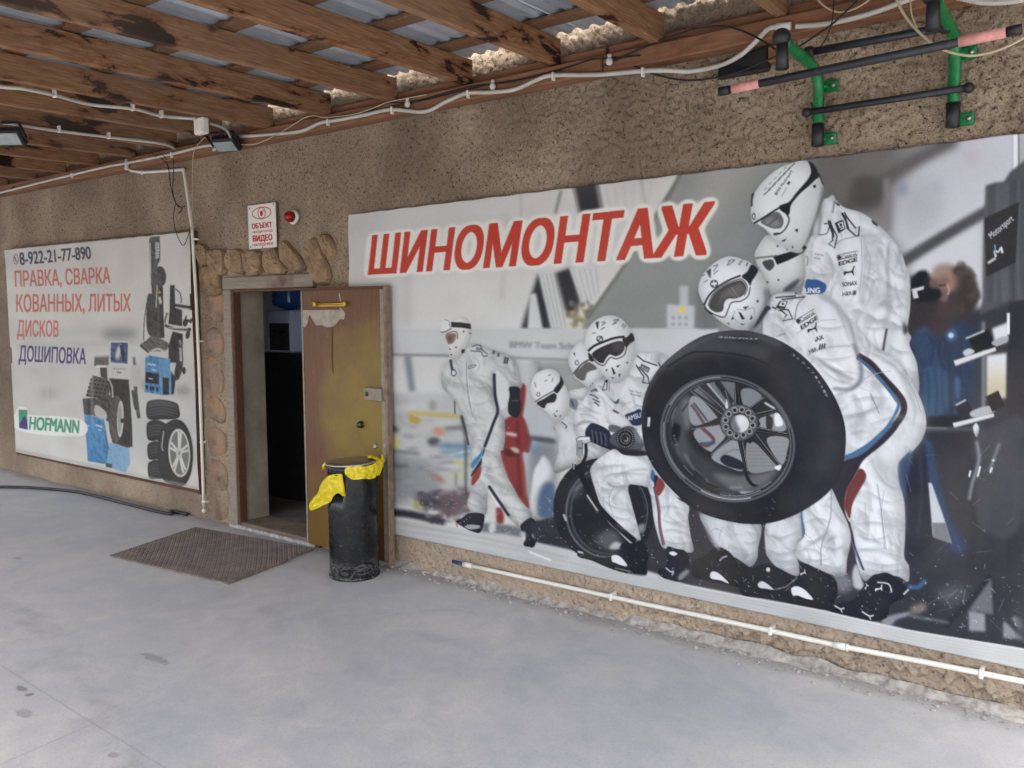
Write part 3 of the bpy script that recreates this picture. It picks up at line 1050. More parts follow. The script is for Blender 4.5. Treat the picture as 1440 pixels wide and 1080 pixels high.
    P.line([(744, 776), (775, 788)], 3, (232, 232, 230), 0.9, 0.8)
    # man in red and blurred man in white
    red = (150, 56, 52)
    P.fill(E((875, 50), (1000, 30), (1050, 150), (1072, 240), (1045, 292), (1005, 290), (1025, 400), (1052, 640), (1048, 700), (1000, 650), (940, 560), (885, 440), (838, 280), (868, 190)), red, 1, 1.3)
    P.fill(E((805, 700), (840, 690), (865, 740), (860, 800), (815, 795)), red, 1, 1.6)
    P.line(E((965, 60), (970, 300), (985, 600)), 5, (110, 36, 36), 0.6, 1.4)
    P.line(E((880, 150), (960, 165)), 5, (226, 190, 190), 0.9, 1.0)
    P.fill(D((990, 625), (1025, 630), (1020, 740), (995, 870), (970, 860), (980, 720)), (150, 44, 40), 1, 1.2)
    P.oval(724, 633, 7, 4, (206, 172, 156), 0.3, 1, 1.0)
    P.fill(E((870, 270), (920, 270), (960, 320), (880, 310)), (90, 40, 40), 0.8, 1.6)
    P.fill(E((745, 620), (800, 640), (800, 780), (740, 800)), (208, 208, 206), 0.9, 2)
    P.fill(E((1010, 300), (1060, 380), (1080, 560), (1040, 620), (1020, 400)), (182, 186, 190), 0.9, 2.2)
    P.fill(E((1060, 170), (1230, 190), (1225, 230), (1060, 200)), (74, 78, 84), 0.9, 2.2)
    P.fill(E((1070, 220), (1130, 230), (1130, 300), (1060, 290)), (120, 168, 196), 0.9, 2.6)
    P.fill(E((1060, 300), (1240, 240), (1250, 560), (1230, 740), (1080, 760)), (120, 124, 128), 0.8, 4)
    P.form(E((1085, 420), (1120, 360), (1155, 310), (1195, 350), (1220, 400), (1230, 470), (1160, 560), (1120, 640), (1115, 790), (1070, 730), (1055, 640), (1065, 540)), (214, 216, 217), 0.6, 5, f=1.4)
    P.fill(E((1140, 540), (1225, 520), (1235, 740), (1120, 740)), (82, 104, 138), 0.95, 2)
    P.fill(E((1080, 760), (1120, 800), (1235, 810), (1240, 900), (1100, 880)), (70, 72, 80), 0.9, 2.6)
    P.fill(E((700, 800), (980, 830), (1000, 900), (860, 880), (700, 860)), (92, 94, 100), 0.8, 2.4)
    P.oval(692, 742, 5, 8, (214, 214, 214), 0.2, 0.9, 1.4)
    # ---- running mechanic
    suit = P.form(D((428, 505), (445, 470), (485, 448), (540, 432), (612, 335), (690, 330), (780, 368), (880, 395), (940, 430), (970, 480), (985, 560), (997, 640), (908, 645), (880, 575), (806, 520), (795, 580), (803, 700), (822, 800), (866, 868), (874, 1000), (862, 1090)) +
                  E((842, 290), (870, 430), (930, 530), (995, 650), (1062, 715), (1066, 775), (985, 832), (900, 755), (830, 655), (762, 530), (748, 600), (735, 738), (640, 722), (602, 672), (612, 615), (640, 520), (642, 400), (628, 300), (640, 200), (602, 120), (585, 40)) +
                  D((570, 860), (520, 740), (432, 655), (410, 570)), (204, 205, 201), 0.6, 7, (3, 2), 0.9)
    P.creases(suit, 85, 3, 1.2, 0.7, (8, 26), (1.2, 4), 0.15)
    P.fill(D((806, 520), (880, 575), (905, 645), (900, 760), (840, 800), (815, 700)), (214, 214, 210), 1, 1)
    P.line(D((797, 540), (803, 700), (822, 810), (795, 890), (725, 1075)), 4.2, (46, 50, 66), 1, 0.6)
    P.fill(E((790, 90), (735, 210), (720, 300), (640, 430), (636, 460), (702, 380), (712, 290), (772, 130)), (48, 48, 60), 1, 0.7)
    P.fill(E((722, 245), (690, 300), (636, 358), (640, 405), (702, 325)), (66, 138, 186), 1, 0.8)
    P.fill(E((700, 385), (640, 460), (638, 530), (694, 462)), (158, 64, 56), 1, 0.8)
    P.line(E((757, 530), (830, 640), (905, 750)), 4, (52, 52, 58), 0.95, 0.7)
    P.line(E((752, 560), (830, 680)), 2, (226, 226, 224), 0.9, 0.6)
    P.fill(D((908, 640), (980, 645), (987, 720), (992, 800), (962, 862), (905, 835), (895, 775), (908, 700)), (44, 46, 52), 1, 0.7)
    P.line(D((920, 740), (978, 738)), 1.6, (96, 98, 106), 0.8, 0.6)
    hm = P.form(D((470, 190), (500, 146), (545, 130), (592, 137), (620, 170), (633, 230), (630, 290), (600, 350), (545, 418), (510, 440), (482, 430), (462, 390), (455, 330), (442, 262)), (222, 221, 216), 0.7, 6, (3, 3), 0.7)
    P.fill(D((445, 262), (500, 250), (522, 262), (505, 312), (468, 330), (452, 300)), (150, 116, 102), 1, 0.7)
    P.fill(D((460, 280), (485, 270), (490, 300), (470, 312)), (94, 70, 66), 0.8, 0.9)
    P.line(D((450, 255), (510, 236), (532, 258), (528, 290)), 1.6, (90, 88, 88), 0.8, 0.5)
    P.fill(D((412, 240), (420, 178), (436, 150), (482, 160), (490, 215), (445, 240)), (226, 227, 224), 1, 0.7)
    P.line(D((410, 243), (445, 238), (488, 214)), 1.6, (80, 80, 82), 0.9, 0.5)
    P.line(D((436, 152), (470, 165), (476, 205)), 1.2, (130, 130, 130), 0.9, 0.5)
    P.fill(D((484, 168), (560, 172), (626, 182), (630, 220), (560, 210), (486, 206)), (50, 45, 45), 1, 0.6, False)
    for q in ((575, 238), (520, 352), (475, 365), (485, 405), (622, 250)):
        P.oval(*D(q)[0], 1.2, 1.2, (60, 60, 62))
    P.fill(D((560, 372), (582, 365), (580, 390), (562, 395)), (52, 50, 52), 1, 0.5)
    P.line(D((480, 440), (490, 500), (505, 540)), 3.6, (58, 60, 70), 1, 0.6)
    P.oval(*D((503, 537))[0], 4.2, 5, (86, 96, 118)); P.oval(*D((503, 537))[0], 2.6, 3.2, (222, 224, 224))
    P.line(D((625, 378), (700, 385), (715, 415), (750, 412)), 1.4, (70, 74, 86), 0.9, 0.5)
    P.line(D((635, 345), (690, 335), (712, 372), (748, 400)), 1.4, (70, 74, 86), 0.9, 0.5)
    P.line(D((665, 362), (712, 368)), 4, (96, 104, 122), 0.7, 0.8)
    for a_ in ((790, 400, 800, 375), (825, 420, 832, 392), (872, 470, 880, 420), (890, 470, 898, 425)):
        P.line(D(a_[:2], a_[2:]), 3, (70, 72, 80), 0.9, 0.7)
    P.line(D((610, 490), (660, 478), (655, 492), (612, 506), (610, 490)), 1.2, (84, 86, 94), 0.8, 0.4)
    P.line(D((597, 470), (605, 700), (650, 860)), 1.4, (150, 150, 148), 0.8, 0.7)
    P.line(D((510, 740), (512, 835)), 1.6, (60, 60, 62), 0.9, 0.6)
    P.line(D((560, 845), (590, 960), (610, 1060)), 3, (56, 58, 62), 0.9, 0.8)
    P.form(E((518, 792), (560, 765), (615, 728), (715, 735), (722, 790), (695, 868), (640, 862), (590, 840)), (52, 52, 60), 0.7, 4)
    P.fill(E((585, 828), (620, 812), (690, 818), (685, 838), (620, 846)), (178, 180, 182), 0.9, 0.7)
    P.line(E((520, 800), (530, 830)), 2, (196, 70, 66), 0.8, 0.8)
    P.form(E((988, 815), (1060, 762), (1108, 808), (1116, 872), (1088, 968), (1040, 972), (1008, 955), (1025, 905), (1002, 868)), (50, 50, 58), 0.7, 4)
    P.fill(E((985, 870), (1015, 860), (1028, 890), (1005, 900)), (196, 198, 200), 0.9, 1)
    P.fill(E((1070, 880), (1100, 870), (1098, 915), (1076, 905)), (170, 172, 176), 0.9, 0.8)
    # ---- dark tarmac and shade under the crew
    dk = (58, 59, 66)
    P.fill([(745, 735), (800, 720), (860, 700), (1000, 700), (1130, 710), (1300, 690), (1450, 680), (1900, 680), (1900, 1010), (1440, 913), (1273, 884.6), (1158, 859), (1040, 837.6), (963, 822), (925, 808), (900, 800), (815, 776), (753, 762)], dk, 1, 1.6, False)
    # ---- spare wheel on the ground
    tw = lambda rx, ry, cx=565, cy=492: [(740 + (cx + rx * math.cos(t)) / 5.143, 620 + (cy + ry * math.sin(t)) / 5.143) for t in np.linspace(0, 6.283, 36, endpoint=False)]
    P.fill(tw(372, 385, 566, 490), (42, 44, 50), 1, 0.7, False)
    P.fill(tw(300, 330, 582, 516), (104, 108, 114), 1, 0.6, False)
    P.fill(tw(290, 320, 586, 516), (46, 48, 54), 1, 0.6, False)
    P.fill(tw(276, 306, 590, 516), (74, 77, 83), 1, 0.6, False)
    P.fill(tw(266, 298, 596, 514), (40, 42, 48), 1, 0.8, False)
    P.fill(G((330, 330), (390, 260), (420, 330), (360, 420), (330, 400)), (92, 94, 100), 0.7, 3)
    P.fill(G((500, 700), (620, 640), (700, 740), (650, 790), (560, 780)), (104, 106, 110), 0.8, 3)
    P.fill(G((600, 780), (640, 730), (690, 750), (680, 780)), (196, 198, 198), 0.9, 1)
    for q in ((350, 360, 420, 300), (440, 400, 500, 470), (490, 470, 520, 520)):
        P.line(G(q[:2], q[2:]), 2.2, (170, 172, 174), 0.6, 1.0)
    P.line(G((270, 530), (290, 580)), 3, (196, 198, 200), 0.9, 0.6)
    P.fill(G((800, 620), (855, 598), (850, 650), (815, 665)), (150, 152, 154), 0.9, 1)
    # ---- second and third mechanic, behind
    body = P.form(Fz((190, 880), (300, 740), (330, 640), (430, 610), (520, 640), (640, 760), (640, 980), (600, 1100)) + G((480, 130), (330, 190), (215, 235), (205, 190), (235, 60), (225, -60)), (208, 210, 209), 0.5, 9, (3, 3), 0.9)
    P.creases(body, 30, 7, 1.4, 0.6, (10, 34), (1.5, 5), 0.15)
    P.fill(Fz((300, 690), (355, 700), (350, 770), (300, 740)), (118, 128, 140), 0.9, 0.8)
    P.line(Fz((312, 700), (330, 745)), 2, (60, 66, 78), 0.9, 0.5)
    P.line(Fz((245, 850), (280, 880), (270, 895)), 1.6, (70, 74, 80), 0.9, 0.5)
    hb = P.form(Fz((30, 610), (58, 532), (110, 495), (170, 485), (222, 512), (256, 572), (290, 645), (300, 720), (280, 800), (232, 850), (190, 838), (140, 780), (92, 745), (58, 700), (36, 655)), (226, 227, 224), 0.66, 9, (4, 4), 0.8)
    P.fill(Fz((192, 628), (232, 572), (236, 530), (260, 578), (248, 612), (214, 655)), INK, 1, 0.5)
    P.fill(Fz((66, 716), (120, 680), (192, 640), (228, 664), (206, 722), (155, 738), (136, 768), (92, 748)), (212, 214, 212), 1, 0.5, False)
    P.fill(Fz((74, 718), (125, 690), (190, 652), (212, 672), (196, 712), (146, 724), (126, 756), (94, 742)), (50, 48, 50), 1, 0.5)
    P.line(Fz((62, 712), (120, 675), (195, 634)), 1.4, INK, 0.9, 0.4)
    for q in (((185, 790), (212, 812), (205, 818)), ((205, 775), (222, 768), (214, 782)), ((232, 810), (240, 800), (238, 822))):
        P.fill(Fz(*q), INK, 1, 0.4, False)
    P.oval(*Fz((85, 660))[0], 2.6, 3.2, (84, 86, 96)); P.oval(*Fz((85, 660))[0], 1.6, 2.1, (224, 225, 224))
    for q in ((60, 575, 68, 612), (130, 570, 150, 560), (150, 530, 175, 525), (185, 545, 180, 575)):
        P.line(Fz(q[:2], q[2:]), 1.4, (120, 122, 126), 0.9, 0.4)
    hc = P.form(Fz((293, 430), (312, 362), (352, 312), (410, 295), (500, 380), (540, 520), (470, 640), (440, 632), (400, 592), (360, 560), (312, 492)), (222, 224, 222), 0.66, 8, (3, 4), 0.8)
    P.fill(Fz((326, 524), (380, 460), (430, 428), (500, 480), (430, 512), (412, 570), (380, 574)), (206, 208, 206), 1, 0.5)
    P.fill(Fz((334, 522), (384, 468), (430, 438), (488, 482), (424, 508), (404, 560), (376, 562)), (104, 100, 96), 1, 0.6)
    P.line(Fz((326, 520), (380, 455), (436, 420)), 2, INK, 0.9, 0.5)
    P.oval(*Fz((350, 442))[0], 3, 3.6, (84, 86, 96)); P.oval(*Fz((350, 442))[0], 1.9, 2.4, (224, 225, 224))
    P.fill(Fz((326, 375), (336, 370), (340, 402)), INK, 0.9, 0.4, False)
    for q in (((440, 598), (446, 596), (444, 612)), ((455, 580), (468, 590), (460, 598))):
        P.fill(Fz(*q), INK, 1, 0.4, False)
    sl = P.form(Fz((300, 640), (380, 620), (430, 610), (470, 650), (440, 720), (380, 700), (330, 690)), (222, 223, 221), 0.66, 6, (2, 4), 0.8)
    P.creases(sl, 10, 17, 0.4, 0.5, (6, 16), (1, 3), 0.2)
    # ---- kneeling mechanic: body, arms
    kd = P.form(Fz((328, 860), (340, 790), (362, 738), (402, 690), (450, 605), (520, 540), (600, 570), (690, 540), (752, 388), (830, 380), (985, 425), (1000, 900), (800, 1000), (560, 1050), (420, 1000), (340, 930)), (220, 222, 221), 0.6, 8, (3, 3), 0.9)
    P.creases(kd, 60, 9, 1.1, 0.7, (8, 34), (1.5, 5), 0.16)
    P.line(Fz((335, 880), (420, 850), (500, 872)), 3, (140, 142, 146), 0.7, 1.2)
    P.line(Fz((500, 600), (560, 660), (620, 740), (590, 800)), 3, (150, 152, 156), 0.6, 1.4)
    P.fill(Fz((565, 572), (640, 590), (690, 560), (660, 640), (650, 690), (600, 690), (572, 640)), (206, 208, 208), 1, 1)
    P.line(Fz((572, 640), (575, 570)), 1.4, (110, 112, 116), 0.8, 0.5)
    P.fill(Fz((578, 684), (612, 712), (640, 690), (640, 720), (612, 722)), (58, 68, 92), 0.95, 0.5)
    col_ = [(765, 392), (812, 430), (905, 462), (912, 440), (935, 480)]
    P.line(Fz(*col_), 1.8, INK, 0.95, 0.4, smooth=False)
    P.line(Fz((758, 455), (800, 520), (815, 540), (805, 580), (850, 586), (842, 540), (780, 470)), 1.8, INK, 0.95, 0.4, smooth=False)
    P.fill(Fz((796, 448), (858, 478), (842, 512), (786, 480)), (70, 72, 80), 0.9, 0.4, False)
    P.text('EDGE', *Fz((794, 482), (838, 504)), 4.4, (220, 222, 222), 0.03, 0.9)
    P.text('Nils Team', *Fz((716, 640), (792, 655)), 2.6, (66, 68, 78), 0.02, 0.9)
    P.text('Elserkopf', *Fz((720, 662), (792, 678)), 2.6, (66, 68, 78), 0.02, 0.9)
    P.line(Fz((525, 632), (545, 575), (560, 580), (556, 628), (525, 632)), 1.4, INK, 0.9, 0.4, smooth=False)
    P.fill(Fz((540, 566), (566, 560), (560, 578)), INK, 1, 0.4)
    for i, q in enumerate(((445, 640, 490, 625), (440, 660, 500, 690), (460, 690, 510, 715), (470, 715, 505, 742), (470, 620, 495, 640))):
        P.line(Fz(q[:2], ((q[0] + q[2]) / 2, (q[1] + q[3]) / 2 + (-4) ** (i % 2)), q[2:]), 2.2, (74, 76, 84), 0.85, 0.6)
    P.fill(Fz((683, 806), (740, 780), (792, 764), (800, 862), (742, 876), (715, 850)), (40, 52, 92), 1, 0.6)
    P.text('SAMSUNG', *Fz((690, 850), (850, 800)), 7, (232, 234, 236), 0.03, 1, 0.3, clip=P.mask(Fz((690, 700), (796, 700), (796, 900), (690, 900)), False))
    P.form(Fz((556, 812), (580, 785), (606, 766), (660, 792), (740, 880), (772, 905), (700, 920), (640, 905), (590, 885), (560, 850)), (218, 220, 219), 0.66, 6, (3, 4), 0.9)
    P.line(Fz((600, 770), (660, 800), (640, 790)), 2.4, (50, 52, 56), 0.9, 0.6)
    # head of the kneeling mechanic
    hd = P.form(Fz((406, 290), (420, 222), (460, 166), (520, 126), (590, 115), (660, 140), (712, 202), (745, 272), (752, 360), (740, 440), (712, 512), (672, 565), (622, 586), (570, 566), (512, 502), (470, 440), (436, 402), (410, 345)), (232, 234, 231), 0.6, 12, (5, 5), 0.8)
    P.fill(Fz((440, 372), (540, 312), (655, 280), (692, 332), (672, 388), (622, 412), (584, 402), (560, 425), (536, 458), (488, 440)), (228, 230, 229), 1, 0.5)
    P.line(Fz((440, 380), (488, 442), (536, 460), (562, 426), (586, 405), (624, 415), (676, 390), (694, 335)), 1.8, (70, 70, 74), 0.9, 0.5)
    P.fill(Fz((455, 378), (545, 322), (650, 292), (680, 332), (662, 376), (620, 398), (578, 386), (552, 412), (530, 446), (490, 430)), (52, 50, 52), 1, 0.5)
    P.fill(Fz((600, 312), (650, 300), (672, 334), (650, 370), (610, 360)), (90, 88, 88), 0.6, 2)
    P.line(Fz((428, 362), (470, 326), (540, 296), (610, 272), (680, 262)), 3.4, INK, 1, 0.5)
    P.fill(Fz((664, 280), (700, 262), (730, 236), (749, 284), (716, 312), (690, 336)), INK, 1, 0.5)
    P.fill(Fz((428, 374), (446, 390), (468, 430), (440, 428)), INK, 1, 0.5)
    for q in (((588, 474), (600, 478), (618, 516), (604, 526)), ((620, 464), (652, 456), (634, 476)), ((548, 492), (566, 484), (554, 504)), ((638, 524), (656, 514), (644, 542)), ((582, 542), (608, 546), (600, 552)), ((690, 440), (704, 434), (700, 450))):
        P.fill(Fz(*q), INK, 1, 0.4, False)
    P.oval(*Fz((508, 278))[0], 4.8, 4.6, (60, 62, 72)); P.oval(*Fz((508, 278))[0], 3.5, 3.3, (226, 228, 226))
    P.fill(Fz((508, 262), (524, 262), (524, 278), (508, 278)), (70, 74, 86), 0.8, 0.4, False); P.fill(Fz((492, 278), (508, 278), (508, 294), (492, 294)), (70, 74, 86), 0.8, 0.4, False)
    P.fill(Fz((478, 165), (503, 155), (498, 206), (490, 208)), (60, 60, 64), 0.95, 0.4, False)
    for q in ((520, 165, 545, 158), (520, 185, 550, 165), (515, 215, 545, 195), (595, 180, 625, 165), (600, 150, 640, 140), (605, 165, 640, 148), (455, 240, 480, 235), (660, 195, 676, 170), (672, 205, 690, 180)):
        P.line(Fz(q[:2], q[2:]), 1.3, (84, 86, 90), 0.9, 0.4)
    # glove and wheel gun
    gl = P.form(Fz((412, 905), (440, 866), (470, 860), (540, 888), (582, 930), (595, 1035), (545, 1030), (500, 1012), (440, 982), (410, 945)), (46, 52, 74), 0.6, 5, (2, 3), 0.9)
    for k in range(4):
        P.line(Fz((452 + 30 * k, 905 + 8 * k), (462 + 30 * k, 960 + 9 * k), (458 + 30 * k, 1000 + 6 * k)), 2, (112, 120, 140), 0.7, 0.8)
        P.line(Fz((440 + 30 * k, 915 + 8 * k), (448 + 30 * k, 990 + 8 * k)), 1.6, (20, 22, 34), 0.9, 0.6)
    P.fill(Fz((580, 960), (640, 900), (730, 880), (790, 960), (812, 1010), (780, 1052), (720, 1048), (650, 1060), (590, 1030)), (88, 90, 94), 1, 0.7)
    P.fill(Fz((560, 980), (640, 1030), (820, 1050), (830, 1085), (640, 1085), (580, 1040)), (40, 42, 48), 1, 0.9)
    P.fill(Fz((740, 900), (800, 970), (790, 1000), (745, 960)), (134, 136, 140), 0.8, 1.6)
    cx, cy = Fz((685, 965))[0]
    P.oval(cx, cy, 13, 14, (34, 35, 40))
    for k in range(26):
        t = k * 6.283 / 26
        P.oval(cx + 11 * math.cos(t), cy + 12 * math.sin(t), 0.8, 0.8, (178, 180, 182), 0, 0.9, 0.3)
    P.oval(cx, cy, 7.5, 8, (110, 112, 116)); P.oval(cx, cy, 6, 6.6, (48, 50, 55)); P.oval(cx + 1, cy + 1, 3.4, 3.6, (150, 152, 156)); P.oval(cx, cy, 2.6, 2.8, (40, 42, 46))
    P.fill(Fz((570, 880), (600, 870), (650, 885), (650, 905), (610, 920), (575, 915)), (90, 92, 96), 0.9, 0.6)
    P.fill(Fz((345, 965), (380, 950), (440, 952), (446, 985), (410, 1000), (390, 990), (388, 1085), (350, 1085), (352, 1000)), (196, 199, 200), 1, 0.6, False)
    P.line(Fz((352, 1050), (386, 1050)), 2, (96, 98, 100), 0.9, 0.5); P.line(Fz((352, 1015), (386, 1015)), 1.6, (120, 122, 124), 0.9, 0.5)
    P.fill(G((372, 0), (412, 0), (402, 100), (392, 150), (374, 145)), (150, 152, 152), 1, 0.6)
    P.line(G((374, 50), (406, 55)), 2, (84, 86, 88), 0.9, 0.5); P.line(G((376, 130), (394, 132)), 3, (206, 196, 90), 0.9, 0.6)
    # legs of the kneeling mechanic
    l1 = P.form(G((468, 195), (500, 150), (570, 95), (640, 60), (705, 100), (800, 112), (892, 116), (925, 210), (905, 332), (820, 320), (740, 325), (762, 450), (802, 600), (826, 715), (790, 748), (752, 742), (660, 650), (592, 585), (545, 485), (500, 350), (470, 250)), (222, 225, 226), 0.64, 8, (2, 4), 0.8)
    P.creases(l1, 46, 21, 0.9, 0.7, (10, 34), (1.5, 5), 0.17)
    P.line(G((590, 300), (650, 330), (735, 325)), 3, (128, 132, 138), 0.8, 1.2); P.line(G((640, 260), (760, 215), (880, 205)), 3, (168, 172, 176), 0.8, 1.2)
    l2 = P.form(G((884, 330), (915, 215), (960, 260), (1010, 325), (1100, 420), (1176, 470), (1172, 560), (1190, 690), (1208, 792), (1160, 806), (1060, 775), (985, 770), (940, 640), (920, 540), (905, 410)), (222, 225, 226), 0.64, 9, (3, 4), 0.8)
    P.creases(l2, 26, 23, 1.2, 0.8, (8, 28), (1.5, 4), 0.17)
    P.fill(G((912, 205), (932, 240), (926, 300), (900, 265)), (62, 110, 160), 1, 0.6)
    P.fill(G((930, 250), (958, 265), (935, 340), (925, 320)), (46, 48, 70), 1, 0.6)
    P.fill(G((960, 266), (1004, 322), (958, 398), (934, 340)), (150, 66, 64), 1, 0.6)
    P.line(G((930, 330), (962, 470), (972, 620), (1000, 752)), 2.4, (160, 70, 72), 0.95, 0.5)
    P.line(G((922, 330), (952, 480), (962, 620), (988, 757)), 1.8, (54, 60, 92), 0.95, 0.5)
    # air hose
    P.line(G((432, 20), (430, 110), (392, 180), (352, 204), (346, 165)), 4.5, (34, 36, 42), 1, 0.6)
    P.line(G((345, 206), (346, 165), (360, 160)), 1.6, (206, 208, 208), 0.9, 0.5)
    P.line(G((388, 225), (440, 330), (520, 470), (640, 600), (790, 730)), 8, (34, 36, 44), 1, 0.7)
    P.line(G((440, 390), (500, 480), (520, 505)), 2, (206, 208, 210), 0.9, 0.5)
    for pts in (G((735, 322), (650, 335), (585, 300)), G((730, 330), (660, 370), (620, 440)), G((700, 345), (600, 350), (540, 330)), G((560, 420), (620, 470), (720, 500)), G((600, 520), (680, 560), (770, 560)), G((640, 600), (710, 640), (800, 640)), G((500, 200), (600, 180), (740, 170)), G((560, 250), (700, 230), (860, 240))):
        P.fold(pts, 2.6, 0.5, l1)
    for pts in (G((960, 480), (1050, 470), (1160, 500)), G((975, 560), (1060, 590), (1170, 570)), G((985, 650), (1080, 640), (1185, 680)), G((1000, 720), (1080, 740), (1195, 730))):
        P.fold(pts, 2.2, 0.5, l2)
    for pts in (Fz((380, 720), (430, 760), (520, 790)), Fz((360, 790), (440, 800), (520, 850)), Fz((480, 650), (540, 700), (560, 790)), Fz((560, 590), (600, 640), (590, 700)), Fz((700, 600), (740, 680), (760, 760)), Fz((620, 700), (680, 720), (740, 700)), Fz((345, 870), (400, 840), (470, 850))):
        P.fold(pts, 2.2, 0.5, kd)
    for pts in (D((500, 520), (560, 600), (580, 700)), D((620, 560), (680, 640), (780, 620)), D((600, 740), (680, 760), (800, 720)), D((560, 700), (600, 800), (700, 860)), D((780, 420), (830, 480), (900, 500)), D((890, 470), (930, 560), (980, 580)), E((650, 200), (720, 260), (840, 300)), E((700, 380), (780, 400), (860, 380)), E((660, 560), (700, 600), (740, 620)), E((620, 650), (680, 690), (735, 690)), E((820, 560), (900, 590), (960, 580)), E((900, 680), (980, 700), (1050, 700)), E((930, 740), (1000, 760), (1060, 740))):
        P.fold(pts, 2.0, 0.4, suit)
    # outline of the air lever
    P.line(Fz((345, 965), (380, 950), (440, 952), (446, 985), (412, 1000), (390, 992), (388, 1085)), 1.0, (70, 72, 76), 0.9, 0.3, smooth=False)
    P.line(Fz((345, 965), (352, 1000), (350, 1085)), 1.0, (70, 72, 76), 0.9, 0.3, smooth=False)
    P.line(Fz((360, 972), (435, 964)), 1.6, (250, 250, 250), 0.9, 0.3)
    # shoes
    sh = (40, 42, 50)
    P.form(G((368, 800), (388, 786), (452, 852), (500, 850), (640, 830), (690, 745), (770, 740), (830, 720), (885, 810), (868, 890), (862, 975), (740, 962), (640, 935), (560, 905), (470, 865), (380, 840)), sh, 0.7, 5)
    P.fill(G((618, 832), (660, 828), (700, 860), (728, 905), (690, 902), (640, 882), (620, 872)), (226, 228, 228), 1, 0.5)
    P.line(G((372, 800), (412, 812)), 2.4, (214, 216, 216), 0.9, 0.6); P.line(G((642, 920), (740, 945), (745, 962), (860, 975)), 1.6, (150, 152, 156), 0.8, 0.5)
    P.form(G((1015, 772), (1080, 780), (1155, 805), (1180, 930), (1135, 1012), (1070, 1020), (1000, 1002), (950, 962), (955, 928), (1008, 912)), (36, 40, 54), 0.7, 6)
    P.fill(G((1030, 812), (1060, 800), (1092, 818), (1062, 832)), (222, 224, 226), 1, 0.5); P.line(G((1005, 920), (1040, 950), (1060, 946), (1048, 975)), 1.8, (214, 216, 218), 0.9, 0.4)
    P.fill(G((1090, 990), (1130, 945), (1172, 932), (1165, 968), (1110, 1012)), (150, 152, 156), 0.9, 0.9)
    # ---- legs behind the wheel
    for pts, sd_ in (([(986, 722), (1040, 736), (1070, 737), (1066, 770), (1064, 786), (1054, 797), (1035, 785), (1012, 777), (1000, 756)], 31), (L((140, 505), (230, 470), (325, 430), (335, 560), (300, 650), (312, 782), (230, 770), (152, 690), (135, 630)), 33)):
        q = P.form(pts, (204, 208, 210), 0.55, 9, (3, 4), 0.9)
        P.creases(q, 18, sd_, 0.6, 0.8, (8, 26), (1.5, 4), 0.18)
    for pts in (L((145, 560), (220, 580), (320, 540)), L((140, 640), (220, 665), (305, 640)), L((155, 690), (230, 705), (308, 690)), L((170, 730), (240, 748), (312, 735)), L((20, 600), (60, 610), (100, 590)), L((0, 660), (50, 670), (92, 650))):
        P.fold(pts, 2.4, 0.55)
    P.line(L((322, 430), (335, 570)), 3, (58, 118, 160), 0.95, 0.6)
    # ---- back row: helmet between the two standing men
    hg = P.form(J((104, 745), (132, 662), (200, 590), (330, 640), (450, 640), (470, 800), (440, 905), (340, 985), (230, 1012), (185, 945), (158, 870)), (214, 216, 214), 0.62, 11, (4, 5), 0.85)
    P.fill(J((235, 745), (330, 712), (450, 680), (455, 700), (380, 745), (270, 792), (250, 780)), INK, 1, 0.6)
    P.fill(J((148, 775), (190, 755), (236, 752), (252, 800), (238, 832), (205, 852), (170, 830)), (216, 217, 215), 1, 0.5)
    P.fill(J((156, 778), (195, 762), (228, 764), (240, 800), (226, 824), (204, 838), (176, 818)), (84, 82, 82), 1, 0.6)
    P.line(J((106, 752), (190, 742), (260, 735)), 2.4, (70, 70, 74), 0.7, 0.6)
    P.fill(J((300, 975), (345, 930), (420, 890), (380, 955), (330, 985)), (70, 72, 78), 0.9, 1.4)
    for q in ((268, 902), (192, 918), (262, 668), (330, 690)):
        P.oval(*J(q)[0], 1.6, 1.6, (90, 92, 96))
    return P, dict(A=A, B=B, C=C, D=D, E=E, Fz=Fz, G=G, H=H, I=I, J=J, K=K, L=L, M=M, N=N, INK=INK, rnd=rnd)


def puma(P, x, y, s, rot, col, a=1.0):
    """small leaping cat badge"""
    p = [(-5, 0.5), (-3.6, -0.9), (-1.5, -0.6), (1, -0.9), (2.6, -2.4), (3.6, -4.6), (4.6, -5), (4.2, -3.6), (3.2, -0.8), (3.6, 1.2), (3.0, 3.2), (2.4, 1.2), (1.0, 0.4), (-1.0, 0.9), (-2.6, 1.0), (-3.8, 2.2), (-5.2, 2.4), (-4.4, 1.4)]
    c, n = math.cos(rot), math.sin(rot)
    P.fill([(x + s * (u * c - v * n), y + s * (u * n + v * c)) for u, v in p], col, a, 0.3)

